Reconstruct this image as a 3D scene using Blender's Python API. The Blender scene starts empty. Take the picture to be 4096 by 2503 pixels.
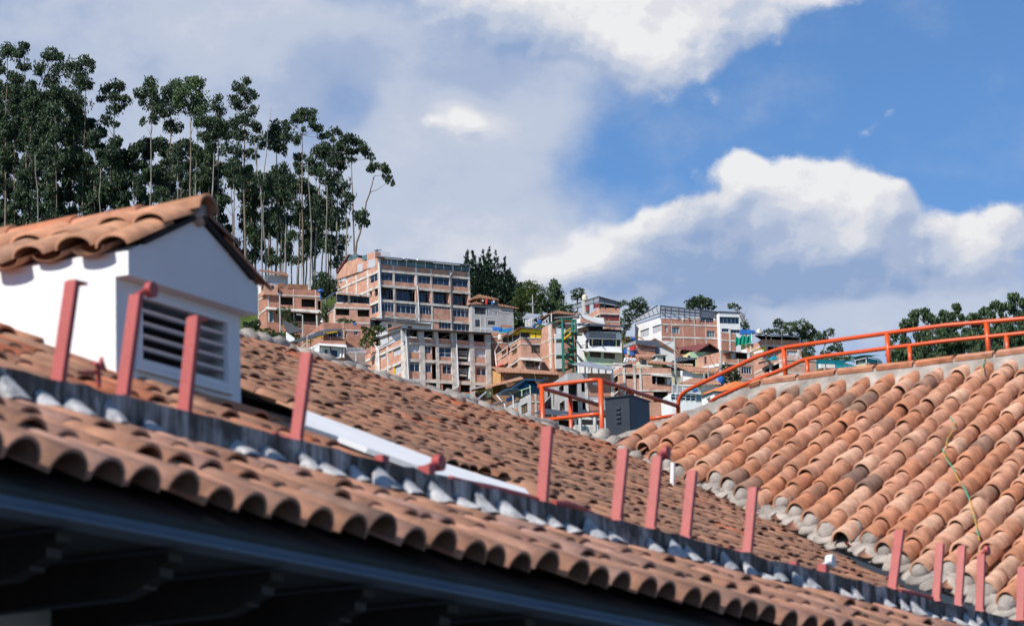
import bpy, math, random
import numpy as np
from mathutils import Vector, Matrix
random.seed(7)
S = bpy.context.scene
COL = S.collection
R = math.radians

# ------------------------------------------------------------------ camera
F = 13500.0                      # focal length in units of the 4096-wide frame
W0, H0 = 4096.0, 2503.0
CAMZ = 1.65
CAM = Vector((0, 0, CAMZ))
ROLL = R(1.7)
PITCH = R(11.45)
_f = Vector((0, math.cos(PITCH), math.sin(PITCH)))
_r0 = Vector((1, 0, 0)); _u0 = _r0.cross(_f)
# camera rolled clockwise: uprights lean to the left in the frame
_r = _r0 * math.cos(ROLL) - _u0 * math.sin(ROLL)
_u = _u0 * math.cos(ROLL) + _r0 * math.sin(ROLL)
cd = bpy.data.cameras.new('camera'); cam = bpy.data.objects.new('camera', cd); COL.objects.link(cam)
cd.sensor_width = 36.0; cd.lens = 36.0 * F / W0; cd.clip_start = 0.5; cd.clip_end = 9000
cam.matrix_world = Matrix(((_r.x, _u.x, -_f.x, CAM.x), (_r.y, _u.y, -_f.y, CAM.y), (_r.z, _u.z, -_f.z, CAM.z), (0, 0, 0, 1)))
cd.dof.use_dof = True; cd.dof.focus_distance = 130.0; cd.dof.aperture_fstop = 6.3
S.camera = cam

def ray(px, py):
    return _f * F + _r * (px - W0 / 2) - _u * (py - H0 / 2)
def P(px, py, Y):
    d = ray(px, py); return CAM + d * (Y / d.y)
def proj(p):
    d = p - CAM; k = d.dot(_f)
    return (W0 / 2 + F * d.dot(_r) / k, H0 / 2 - F * d.dot(_u) / k)
def hit_plane(px, py, o, n):
    d = ray(px, py); return CAM + d * ((o - CAM).dot(n) / d.dot(n))

# the two horizontal directions of the near houses
def _hz(px):                                        # horizon pixel row for a column
    lo, hi = 0.0, 9000.0
    for _ in range(60):
        m = (lo + hi) / 2
        if ray(px, m).z > 0: lo = m
        else: hi = m
    return lo
DE = ray(9200, _hz(9200)).normalized(); DE.z = 0; DE.normalize()     # along the eaves, receding to the right
U2 = Vector((DE.y, -DE.x, 0))                                        # outwards from the eave, to the right and near
UP = Vector((0, 0, 1))

# ------------------------------------------------------------------ tagging
def tag(o, label=None, cat=None, group=None, kind=None):
    if label: o['label'] = label
    if cat: o['category'] = cat
    if group: o['group'] = group
    if kind: o['kind'] = kind
    return o
def thing(name, loc, label, cat, group=None):
    o = bpy.data.objects.new(name, None); COL.objects.link(o); o.location = loc
    o.empty_display_size = 0.2
    return tag(o, label, cat, group)
def root_of(o):
    while o.parent: o = o.parent
    return o

class MB:
    def __init__(s): s.v = []; s.f = []; s.a = []
    def vert(s, p, a=None):
        s.v.append((p[0], p[1], p[2])); s.a.append(a if a else (0.5, 0.5, 0.5)); return len(s.v) - 1
    def face(s, pts, a=None):
        s.f.append([s.vert(p, a) for p in pts])
    def box(s, c, ax, ay, az):                       # centre and three half-axes
        P8 = [c + ax * i + ay * j + az * k for i in (-1, 1) for j in (-1, 1) for k in (-1, 1)]
        b = len(s.v)
        for p in P8: s.vert(p)
        for q in ((0, 1, 3, 2), (4, 6, 7, 5), (0, 4, 5, 1), (2, 3, 7, 6), (0, 2, 6, 4), (1, 5, 7, 3)):
            s.f.append([b + i for i in q])
        return s
    def prism(s, pts, off):                          # closed polygon extruded by a vector
        n = len(pts); b = len(s.v)
        for p in pts: s.vert(p)
        for p in pts: s.vert(p + off)
        s.f.append(list(range(b, b + n))); s.f.append(list(range(b + 2 * n - 1, b + n - 1, -1)))
        for i in range(n):
            j = (i + 1) % n; s.f.append([b + i, b + n + i, b + n + j, b + j])
        return s
    def tube(s, path, r, seg=8, cap=True):
        path = [Vector(p) for p in path]; rs = r if isinstance(r, (list, tuple)) else [r] * len(path)
        rings = []; pu = None
        for i, p in enumerate(path):
            t = (path[min(i + 1, len(path) - 1)] - path[max(i - 1, 0)])
            if t.length < 1e-9: t = Vector((0, 0, 1))
            t.normalize()
            if pu is None:
                pu = t.orthogonal().normalized()
            else:
                pu = (pu - t * pu.dot(t))
                pu = pu.normalized() if pu.length > 1e-6 else t.orthogonal().normalized()
            w = t.cross(pu)
            b = len(s.v)
            for k in range(seg):
                a = 2 * math.pi * k / seg
                s.vert(p + (pu * math.cos(a) + w * math.sin(a)) * rs[i])
            rings.append(b)
        for i in range(len(rings) - 1):
            for k in range(seg):
                a, c = rings[i], rings[i + 1]; k2 = (k + 1) % seg
                s.f.append([a + k, a + k2, c + k2, c + k])
        if cap:
            s.f.append([rings[0] + k for k in range(seg)][::-1]); s.f.append([rings[-1] + k for k in range(seg)])
        return s
    def lathe(s, c, prof, seg=14):                   # profile of (radius, height) about a vertical axis
        rings = []
        for (r, h) in prof:
            b = len(s.v)
            for k in range(seg):
                a = 2 * math.pi * k / seg
                s.vert(c + Vector((r * math.cos(a), r * math.sin(a), h)))
            rings.append(b)
        for i in range(len(rings) - 1):
            for k in range(seg):
                a, d = rings[i], rings[i + 1]; k2 = (k + 1) % seg
                s.f.append([a + k, a + k2, d + k2, d + k])
        s.f.append([rings[0] + k for k in range(seg)][::-1]); s.f.append([rings[-1] + k for k in range(seg)])
        return s
    def build(s, name, mat, parent=None, smooth=False, attr=False, label=None):
        me = bpy.data.meshes.new(name)
        off = root_of(parent).location if parent else Vector((0, 0, 0))
        V = np.array(s.v, dtype=np.float64).reshape(-1, 3) - np.array(off)
        me.from_pydata(V.tolist(), [], s.f); me.update()
        if attr:
            at = me.attributes.new('tint', 'FLOAT_COLOR', 'POINT')
            arr = np.ones((len(s.v), 4), dtype=np.float32); arr[:, :3] = np.array(s.a, dtype=np.float32)
            at.data.foreach_set('color', arr.ravel())
        if smooth:
            me.polygons.foreach_set('use_smooth', [True] * len(me.polygons))
        me.materials.append(mat)
        o = bpy.data.objects.new(name, me); COL.objects.link(o)
        if parent: o.parent = parent
        if label: o['label'] = label
        return o
def recalc(o):
    import bmesh
    bm = bmesh.new(); bm.from_mesh(o.data); bmesh.ops.recalc_face_normals(bm, faces=bm.faces); bm.to_mesh(o.data); bm.free(); return o
# ------------------------------------------------------------------ materials
def nmat(name):
    m = bpy.data.materials.new(name); m.use_nodes = True
    nt = m.node_tree; return m, nt, nt.nodes['Principled BSDF']
def N(nt, t, **kw):
    n = nt.nodes.new(t)
    for k, v in kw.items(): setattr(n, k, v)
    return n
def L(nt, a, b): nt.links.new(a, b)
def ramp(nt, fac, stops, interp='LINEAR'):
    r = N(nt, 'ShaderNodeValToRGB'); r.color_ramp.interpolation = interp
    el = r.color_ramp.elements
    while len(el) < len(stops): el.new(0.5)
    for e, (p, c) in zip(el, stops): e.position = p; e.color = (c[0], c[1], c[2], 1)
    L(nt, fac, r.inputs[0]); return r.outputs[0]
def noise(nt, scale, detail=4, rough=0.55, vec=None, out='Fac'):
    n = N(nt, 'ShaderNodeTexNoise'); n.inputs['Scale'].default_value = scale; n.inputs['Detail'].default_value = detail
    n.inputs['Roughness'].default_value = rough
    if vec is None:
        tc = N(nt, 'ShaderNodeTexCoord'); vec = tc.outputs['Object']
    L(nt, vec, n.inputs['Vector']); return n.outputs[out]
def mixc(nt, fac, a, b, mode='MIX'):
    m = N(nt, 'ShaderNodeMix', data_type='RGBA', blend_type=mode)
    for sock, v in ((m.inputs[0], fac), (m.inputs[6], a), (m.inputs[7], b)):
        if isinstance(v, (int, float)): sock.default_value = v
        elif isinstance(v, tuple): sock.default_value = (v[0], v[1], v[2], 1)
        else: L(nt, v, sock)
    return m.outputs[2]
def math_(nt, op, a, b=None, c=None, clamp=False):
    m = N(nt, 'ShaderNodeMath', operation=op); m.use_clamp = clamp
    for i, v in enumerate((a, b, c)):
        if v is None: continue
        if isinstance(v, (int, float)): m.inputs[i].default_value = v
        else: L(nt, v, m.inputs[i])
    return m.outputs[0]
def bump(nt, b, h, strength=0.3, dist=0.02):
    n = N(nt, 'ShaderNodeBump'); n.inputs['Strength'].default_value = strength; n.inputs['Distance'].default_value = dist
    L(nt, h, n.inputs['Height']); L(nt, n.outputs[0], b.inputs['Normal'])

def m_plain(name, col, rough=0.6, var=0.25, scale=3.0, metal=0.0, stain=None, spec=0.4, bmp=0.0):
    m, nt, b = nmat(name)
    n = noise(nt, scale, 5)
    c0 = tuple(max(0, x * (1 - var)) for x in col); c1 = tuple(min(1, x * (1 + var)) for x in col)
    c = ramp(nt, n, [(0.3, c0), (0.7, c1)])
    if stain:
        s = ramp(nt, noise(nt, scale * 0.35, 7, 0.7), [(0.52, (0, 0, 0)), (0.68, (1, 1, 1))])
        c = mixc(nt, s, c, stain)
    L(nt, c, b.inputs['Base Color']); b.inputs['Roughness'].default_value = rough; b.inputs['Metallic'].default_value = metal
    b.inputs['Specular IOR Level'].default_value = spec
    if bmp: bump(nt, b, noise(nt, scale * 8, 4), bmp, 0.02)
    return m
def m_brick(name, c1, c2, mortar, bw=0.46, bh=0.27, streak=0.35):
    """hollow brick: courses run along the wall whichever way it faces"""
    m, nt, b = nmat(name)
    tc = N(nt, 'ShaderNodeTexCoord'); sp = N(nt, 'ShaderNodeSeparateXYZ'); L(nt, tc.outputs['Object'], sp.inputs[0])
    ge = N(nt, 'ShaderNodeNewGeometry'); sn = N(nt, 'ShaderNodeSeparateXYZ'); L(nt, ge.outputs['Normal'], sn.inputs[0])
    along = math_(nt, 'SUBTRACT', math_(nt, 'MULTIPLY', sp.outputs[0], sn.outputs[1]), math_(nt, 'MULTIPLY', sp.outputs[1], sn.outputs[0]))
    cb = N(nt, 'ShaderNodeCombineXYZ'); L(nt, along, cb.inputs[0]); L(nt, sp.outputs[2], cb.inputs[1])
    br = N(nt, 'ShaderNodeTexBrick'); L(nt, cb.outputs[0], br.inputs['Vector'])
    br.inputs['Scale'].default_value = 1.0; br.inputs['Brick Width'].default_value = bw; br.inputs['Row Height'].default_value = bh
    br.inputs['Mortar Size'].default_value = 0.032; br.inputs['Mortar Smooth'].default_value = 0.2; br.inputs['Bias'].default_value = 0.0
    br.inputs['Color1'].default_value = (*c1, 1); br.inputs['Color2'].default_value = (*c2, 1); br.inputs['Mortar'].default_value = (*mortar, 1)
    blot = ramp(nt, noise(nt, 0.9, 8, 0.7, tc.outputs['Object']), [(0.32, (0.74, 0.72, 0.72)), (0.66, (1.25, 1.24, 1.22))])
    c = mixc(nt, 1.0, br.outputs['Color'], blot, 'MULTIPLY')
    # pale streaks of cement run down the bricks
    mp = N(nt, 'ShaderNodeMapping'); mp.inputs['Scale'].default_value = (1.6, 1.6, 0.25); L(nt, tc.outputs['Object'], mp.inputs[0])
    st = ramp(nt, noise(nt, 1.0, 6, 0.65, mp.outputs[0]), [(0.55, (0, 0, 0)), (0.78, (streak, streak, streak))])
    c = mixc(nt, st, c, mortar)
    L(nt, c, b.inputs['Base Color']); b.inputs['Roughness'].default_value = 0.9; b.inputs['Specular IOR Level'].default_value = 0.2
    return m
def m_glass(name, col=(0.015, 0.03, 0.06), rough=0.06, var=0.6):
    m, nt, b = nmat(name)
    n = noise(nt, 0.5, 3)
    L(nt, ramp(nt, n, [(0.35, tuple(x * (1 - var) for x in col)), (0.7, tuple(x * (1 + var) for x in col))]), b.inputs['Base Color'])
    b.inputs['Roughness'].default_value = rough; b.inputs['Specular IOR Level'].default_value = 0.6
    bump(nt, b, noise(nt, 0.35, 2), 0.15, 0.05)
    return m
def m_curtain(name, col, fold=7.0):
    m, nt, b = nmat(name)
    tc = N(nt, 'ShaderNodeTexCoord')
    mp = N(nt, 'ShaderNodeMapping'); mp.inputs['Scale'].default_value = (1, 1, 0.06); L(nt, tc.outputs['Object'], mp.inputs[0])
    n = noise(nt, fold, 3, 0.5, mp.outputs[0])
    L(nt, ramp(nt, n, [(0.3, tuple(x * 0.6 for x in col)), (0.7, col)]), b.inputs['Base Color']); b.inputs['Roughness'].default_value = 0.35
    b.inputs['Specular IOR Level'].default_value = 0.5
    return m
def m_tile(name, ramp_stops, lichen=0.3, dark=0.4, nscale=9.0):
    m, nt, b = nmat(name)
    at = N(nt, 'ShaderNodeAttribute', attribute_name='tint'); sp = N(nt, 'ShaderNodeSeparateColor'); L(nt, at.outputs['Color'], sp.inputs[0])
    tc = N(nt, 'ShaderNodeTexCoord')
    base = ramp(nt, sp.outputs[0], ramp_stops)
    n1 = noise(nt, nscale, 8, 0.65, tc.outputs['Object'])
    base = mixc(nt, 1.0, base, ramp(nt, n1, [(0.3, (1 - dark, 1 - dark, 1 - dark)), (0.68, (1.15, 1.15, 1.15))]), 'MULTIPLY')
    # soot and weathering that some tiles carry; also deepens the shade-toned undersides
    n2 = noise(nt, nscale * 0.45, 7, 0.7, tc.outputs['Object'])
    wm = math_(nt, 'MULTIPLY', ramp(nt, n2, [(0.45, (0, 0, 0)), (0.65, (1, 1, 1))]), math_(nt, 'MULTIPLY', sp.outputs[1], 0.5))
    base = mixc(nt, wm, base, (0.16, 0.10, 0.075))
    n3 = noise(nt, nscale * 1.7, 9, 0.75, tc.outputs['Object'])
    lm = math_(nt, 'MULTIPLY', ramp(nt, n3, [(0.57, (0, 0, 0)), (0.72, (1, 1, 1))]), math_(nt, 'MULTIPLY', sp.outputs[2], lichen))
    base = mixc(nt, lm, base, (0.55, 0.47, 0.41))
    L(nt, base, b.inputs['Base Color']); b.inputs['Roughness'].default_value = 0.82; b.inputs['Specular IOR Level'].default_value = 0.3
    bump(nt, b, noise(nt, nscale * 4, 6, 0.6, tc.outputs['Object']), 0.35, 0.006)
    return m
def m_corr(name, col, freq=18.0, rough=0.5, var=0.3, con=0.8):
    m, nt, b = nmat(name)
    tc = N(nt, 'ShaderNodeTexCoord')
    w = N(nt, 'ShaderNodeTexWave', wave_type='BANDS', bands_direction='DIAGONAL'); w.inputs['Scale'].default_value = freq * 0.06
    w.inputs['Distortion'].default_value = 0.3; L(nt, tc.outputs['Object'], w.inputs['Vector'])
    n = noise(nt, 0.8, 6, 0.7, tc.outputs['Object'])
    c = ramp(nt, n, [(0.3, tuple(x * (1 - var) for x in col)), (0.7, tuple(x * (1 + var) for x in col))])
    c = mixc(nt, 1.0, c, ramp(nt, w.outputs['Fac'], [(0.2, (con, con, con)), (0.8, (1.15, 1.15, 1.15))]), 'MULTIPLY')
    L(nt, c, b.inputs['Base Color']); b.inputs['Roughness'].default_value = rough
    bump(nt, b, w.outputs['Fac'], 0.6, 0.03)
    return m
def m_mesh(name, col, alpha=0.45):                    # shade netting: part of it lets the view through
    m, nt, b = nmat(name)
    n = noise(nt, 0.35, 5, 0.6)
    L(nt, ramp(nt, n, [(0.3, tuple(x * 0.75 for x in col)), (0.7, col)]), b.inputs['Base Color']); b.inputs['Roughness'].default_value = 0.8
    b.inputs['Alpha'].default_value = alpha
    return m
def m_leaf(name, c0, c1, c2):
    m, nt, b = nmat(name)
    at = N(nt, 'ShaderNodeAttribute', attribute_name='tint'); sp = N(nt, 'ShaderNodeSeparateColor'); L(nt, at.outputs['Color'], sp.inputs[0])
    L(nt, ramp(nt, sp.outputs[0], [(0.0, c0), (0.55, c1), (1.0, c2)]), b.inputs['Base Color'])
    b.inputs['Roughness'].default_value = 0.55; b.inputs['Specular IOR Level'].default_value = 0.35
    tr = N(nt, 'ShaderNodeBsdfTranslucent'); L(nt, ramp(nt, sp.outputs[0], [(0.0, c0), (1.0, tuple(x * 1.3 for x in c2))]), tr.inputs[0])
    mx = N(nt, 'ShaderNodeMixShader'); mx.inputs[0].default_value = 0.2
    L(nt, b.outputs[0], mx.inputs[1]); L(nt, tr.outputs[0], mx.inputs[2])
    L(nt, mx.outputs[0], nt.nodes['Material Output'].inputs[0])
    return m

M = {}
M['brick'] = m_brick('brick orange', (0.62, 0.28, 0.175), (0.52, 0.21, 0.125), (0.46, 0.40, 0.35))
M['brick_red'] = m_brick('brick red', (0.50, 0.19, 0.12), (0.39, 0.14, 0.085), (0.40, 0.31, 0.26), streak=0.2)
M['brick_pale'] = m_brick('brick pale', (0.66, 0.34, 0.23), (0.56, 0.26, 0.17), (0.50, 0.44, 0.39), streak=0.5)
M['brick_grey'] = m_brick('brick grey', (0.33, 0.19, 0.15), (0.30, 0.22, 0.19), (0.34, 0.32, 0.30), streak=0.7)
M['adobe'] = m_brick('adobe brown', (0.25, 0.13, 0.075), (0.20, 0.10, 0.06), (0.22, 0.13, 0.08), 0.4, 0.16)
M['concrete'] = m_plain('raw concrete', (0.61, 0.57, 0.52), 0.9, 0.25, 1.2, stain=(0.34, 0.30, 0.27), spec=0.2)
M['concrete_light'] = m_plain('pale concrete', (0.50, 0.48, 0.46), 0.9, 0.2, 0.8, stain=(0.36, 0.34, 0.32), spec=0.2)
M['cement'] = m_plain('grey cement render', (0.42, 0.41, 0.41), 0.9, 0.18, 0.7, stain=(0.30, 0.29, 0.29), spec=0.2)
M['white'] = m_plain('white paint', (0.78, 0.78, 0.77), 0.7, 0.06, 1.0, stain=(0.68, 0.66, 0.63))
M['white_dormer'] = m_plain('limewash', (0.80, 0.79, 0.79), 0.75, 0.03, 4.0, stain=(0.75, 0.745, 0.74), bmp=0.25)
M['cream'] = m_plain('cream paint', (0.62, 0.55, 0.36), 0.75, 0.15, 1.0)
M['ochre'] = m_plain('ochre plaster', (0.55, 0.31, 0.12), 0.85, 0.25, 0.8, stain=(0.42, 0.24, 0.12))
M['pale_green'] = m_plain('pale green paint', (0.48, 0.66, 0.44), 0.75, 0.1, 1.0)
M['pale_yellow'] = m_plain('pale yellow paint', (0.66, 0.62, 0.28), 0.75, 0.12, 1.0)
M['yellow'] = m_plain('yellow panel', (0.86, 0.58, 0.01), 0.5, 0.12, 2.0)
M['orange'] = m_plain('orange sheet', (0.72, 0.22, 0.06), 0.6, 0.15, 1.5)
M['glass'] = m_glass('window glass')
M['glass_light'] = m_glass('pale glass', (0.12, 0.19, 0.21), 0.08, 0.4)
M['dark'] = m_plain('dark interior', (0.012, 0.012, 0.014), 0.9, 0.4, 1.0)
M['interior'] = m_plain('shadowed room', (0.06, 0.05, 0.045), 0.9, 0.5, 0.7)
M['curtain'] = m_curtain('white curtain', (0.62, 0.64, 0.68))
M['curtain_brown'] = m_curtain('brown curtain', (0.20, 0.12, 0.06))
M['curtain_red'] = m_curtain('maroon curtain', (0.28, 0.05, 0.04))
M['frame_white'] = m_plain('white frame', (0.70, 0.72, 0.75), 0.5, 0.05)
M['frame_dark'] = m_plain('dark frame', (0.05, 0.06, 0.08), 0.5, 0.2)
M['frame_blue'] = m_plain('steel frame', (0.22, 0.29, 0.36), 0.4, 0.15)
M['wood'] = m_plain('weathered timber', (0.33, 0.19, 0.09), 0.8, 0.35, 5.0)
M['roof_dark'] = m_corr('dark corrugated sheet', (0.07, 0.075, 0.085))
M['roof_grey'] = m_corr('grey corrugated sheet', (0.32, 0.34, 0.37))
M['roof_maroon'] = m_corr('maroon sheet', (0.17, 0.05, 0.045))
M['roof_tile_far'] = m_corr('far clay tiles', (0.50, 0.25, 0.15), 16.0, 0.85, 0.4, 0.5)
M['roof_brown'] = m_corr('brown sheet', (0.27, 0.13, 0.08), 30.0, 0.85, 0.4)
M['blue'] = m_plain('blue plastic', (0.015, 0.12, 0.42), 0.45, 0.35, 1.0)
M['blue_sheet'] = m_plain('blue canopy sheet', (0.02, 0.16, 0.36), 0.4, 0.35, 0.8)
M['teal'] = m_plain('teal sheet', (0.02, 0.33, 0.40), 0.4, 0.3, 0.8)
M['green_steel'] = m_plain('green steel', (0.0, 0.16, 0.115), 0.45, 0.2)
M['tarp_green'] = m_plain('green tarpaulin', (0.0, 0.30, 0.20), 0.6, 0.25, 1.0)
M['net_grey'] = m_mesh('grey net', (0.35, 0.37, 0.40), 0.62)
M['net_dark'] = m_mesh('dark net', (0.10, 0.12, 0.16), 0.75)
M['net_pale'] = m_mesh('pale sheet', (0.55, 0.60, 0.66), 0.75)
M['steel'] = m_plain('galvanised steel', (0.45, 0.48, 0.52), 0.4, 0.2, 3.0, 0.5)
M['pole'] = m_plain('concrete pole', (0.40, 0.38, 0.36), 0.9, 0.2, 2.0)
M['cable'] = m_plain('black cable', (0.02, 0.02, 0.025), 0.6, 0.1)
M['red_cloth'] = m_plain('red cloth', (0.55, 0.03, 0.03), 0.8, 0.2)
M['tank'] = m_plain('cream tank', (0.62, 0.58, 0.48), 0.5, 0.1)
M['bag'] = m_plain('white bag', (0.72, 0.73, 0.75), 0.7, 0.2, 1.5)
# near things
M['tile_front'] = m_tile('clay tiles of the near roof', [(0.0, (0.36, 0.21, 0.15)), (0.3, (0.54, 0.27, 0.165)), (0.55, (0.61, 0.295, 0.18)), (0.8, (0.57, 0.32, 0.24)), (1.0, (0.66, 0.27, 0.13))], 0.35, 0.42, 7.0)
M['tile_mid'] = m_tile('clay tiles of the middle roof', [(0.0, (0.32, 0.19, 0.13)), (0.25, (0.48, 0.25, 0.155)), (0.5, (0.57, 0.28, 0.16)), (0.75, (0.56, 0.25, 0.145)), (1.0, (0.66, 0.20, 0.09))], 0.35, 0.40, 7.0)
M['tile_right'] = m_tile('clay tiles of the right roof', [(0.0, (0.24, 0.15, 0.115)), (0.2, (0.36, 0.205, 0.14)), (0.4, (0.56, 0.23, 0.12)), (0.55, (0.56, 0.265, 0.155)), (0.75, (0.61, 0.31, 0.20)), (0.97, (0.67, 0.40, 0.27)), (1.0, (0.36, 0.06, 0.05))], 0.35, 0.5, 8.0)
M['mortar'] = m_plain('grey mortar', (0.34, 0.30, 0.265), 0.95, 0.4, 6.0, stain=(0.27, 0.24, 0.21), spec=0.15, bmp=0.5)
M['mortar_white'] = m_plain('white mortar', (0.50, 0.49, 0.49), 0.9, 0.35, 12.0, stain=(0.30, 0.30, 0.32), spec=0.15, bmp=0.5)
M['white_ledge'] = m_plain('white painted ledge', (0.80, 0.79, 0.79), 0.7, 0.05, 3.0, stain=(0.70, 0.68, 0.66))
M['red_steel'] = m_plain('red oxide steel', (0.37, 0.06, 0.053), 0.5, 0.14, 9.0, stain=(0.27, 0.05, 0.04), bmp=0.15)
M['orange_steel'] = m_plain('orange gloss steel', (0.66, 0.085, 0.015), 0.32, 0.08, 5.0, spec=0.5)
M['cabinet'] = m_plain('dark cabinet paint', (0.02, 0.026, 0.036), 0.45, 0.25, 6.0)
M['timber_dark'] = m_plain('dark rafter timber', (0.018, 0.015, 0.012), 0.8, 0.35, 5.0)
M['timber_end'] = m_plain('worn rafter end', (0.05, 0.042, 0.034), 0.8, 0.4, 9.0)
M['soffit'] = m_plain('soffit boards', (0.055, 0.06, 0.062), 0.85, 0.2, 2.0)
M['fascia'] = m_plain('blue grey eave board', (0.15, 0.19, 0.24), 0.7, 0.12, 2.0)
M['shade_wall'] = m_plain('grey wall paint', (0.5, 0.54, 0.56), 0.85, 0.15, 1.5)
def m_flash():
    m, nt, b = nmat('tarred kerb')
    tc = N(nt, 'ShaderNodeTexCoord')
    n = noise(nt, 3.0, 7, 0.65, tc.outputs['Object'])
    c = ramp(nt, n, [(0.38, (0.035, 0.031, 0.027)), (0.55, (0.085, 0.078, 0.07)), (0.72, (0.28, 0.26, 0.24))])
    mp = N(nt, 'ShaderNodeMapping'); mp.inputs['Scale'].default_value = (5, 5, 0.7); L(nt, tc.outputs['Object'], mp.inputs[0])
    s = ramp(nt, noise(nt, 2.2, 7, 0.65, mp.outputs[0]), [(0.44, (0, 0, 0)), (0.60, (0.95, 0.95, 0.95))])
    big = ramp(nt, noise(nt, 4.0, 4, 0.6, tc.outputs['Object']), [(0.42, (0.05, 0.05, 0.05)), (0.58, (1, 1, 1))])
    c = mixc(nt, math_(nt, 'MULTIPLY', s, big), c, (0.52, 0.50, 0.49))
    L(nt, c, b.inputs['Base Color']); b.inputs['Roughness'].default_value = 0.9; return m
M['flash'] = m_flash()
M['bark'] = m_plain('eucalyptus bark', (0.17, 0.13, 0.10), 0.85, 0.45, 0.35, stain=(0.30, 0.26, 0.22))
M['bark_pale'] = m_plain('pale bark', (0.21, 0.19, 0.165), 0.85, 0.4, 0.35)
M['leaf_euc'] = m_leaf('eucalyptus leaves', (0.010, 0.021, 0.013), (0.028, 0.052, 0.024), (0.072, 0.108, 0.042))
M['leaf_con'] = m_leaf('dark conifer leaves', (0.008, 0.020, 0.014), (0.018, 0.042, 0.024), (0.04, 0.075, 0.035))
M['leaf_bright'] = m_leaf('bright leaves', (0.030, 0.055, 0.018), (0.075, 0.115, 0.026), (0.15, 0.18, 0.04))
M['leaf_mid'] = m_leaf('mid green leaves', (0.020, 0.042, 0.022), (0.052, 0.092, 0.038), (0.105, 0.150, 0.052))
def m_ground(name, cols, scale):
    m, nt, b = nmat(name)
    n = noise(nt, scale, 9, 0.7)
    L(nt, ramp(nt, n, [(0.3, cols[0]), (0.5, cols[1]), (0.7, cols[2])]), b.inputs['Base Color']); b.inputs['Roughness'].default_value = 0.95
    b.inputs['Specular IOR Level'].default_value = 0.1; return m
M['earth'] = m_ground('courtyard paving', [(0.04, 0.038, 0.035), (0.06, 0.055, 0.05), (0.085, 0.075, 0.07)], 1.5)
M['hill'] = m_ground('hill grass and soil', [(0.03, 0.05, 0.015), (0.07, 0.10, 0.025), (0.15, 0.12, 0.07)], 0.12)
# ------------------------------------------------------------------ light and sky
SUN_AZ = (-0.66, -0.75); SUN_EL = R(43)
sd = Vector((SUN_AZ[0] * math.cos(SUN_EL), SUN_AZ[1] * math.cos(SUN_EL), math.sin(SUN_EL)))   # towards the sun
sl = bpy.data.lights.new('sun', 'SUN'); sl.energy = 5.0; sl.angle = R(0.5); sl.color = (1.0, 0.955, 0.89)
so = bpy.data.objects.new('sun', sl); COL.objects.link(so); so.rotation_euler = sd.to_track_quat('Z', 'Y').to_euler(); so.location = (0, -20, 60)
wd = bpy.data.worlds.new('World'); S.world = wd; wd.use_nodes = True
nt = wd.node_tree; bg = nt.nodes['Background']; bg.inputs['Strength'].default_value = 0.1
sky = N(nt, 'ShaderNodeTexSky', sky_type='NISHITA'); sky.sun_disc = False; sky.sun_elevation = SUN_EL
sky.sun_rotation = math.atan2(SUN_AZ[0], SUN_AZ[1]); sky.altitude = 3400; sky.air_density = 1.0; sky.dust_density = 0.3; sky.ozone_density = 3.0
tc = N(nt, 'ShaderNodeTexCoord'); gen = tc.outputs['Generated']
def dot(v):
    d = N(nt, 'ShaderNodeVectorMath', operation='DOT_PRODUCT'); L(nt, gen, d.inputs[0]); d.inputs[1].default_value = tuple(v); return d.outputs['Value']
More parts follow.
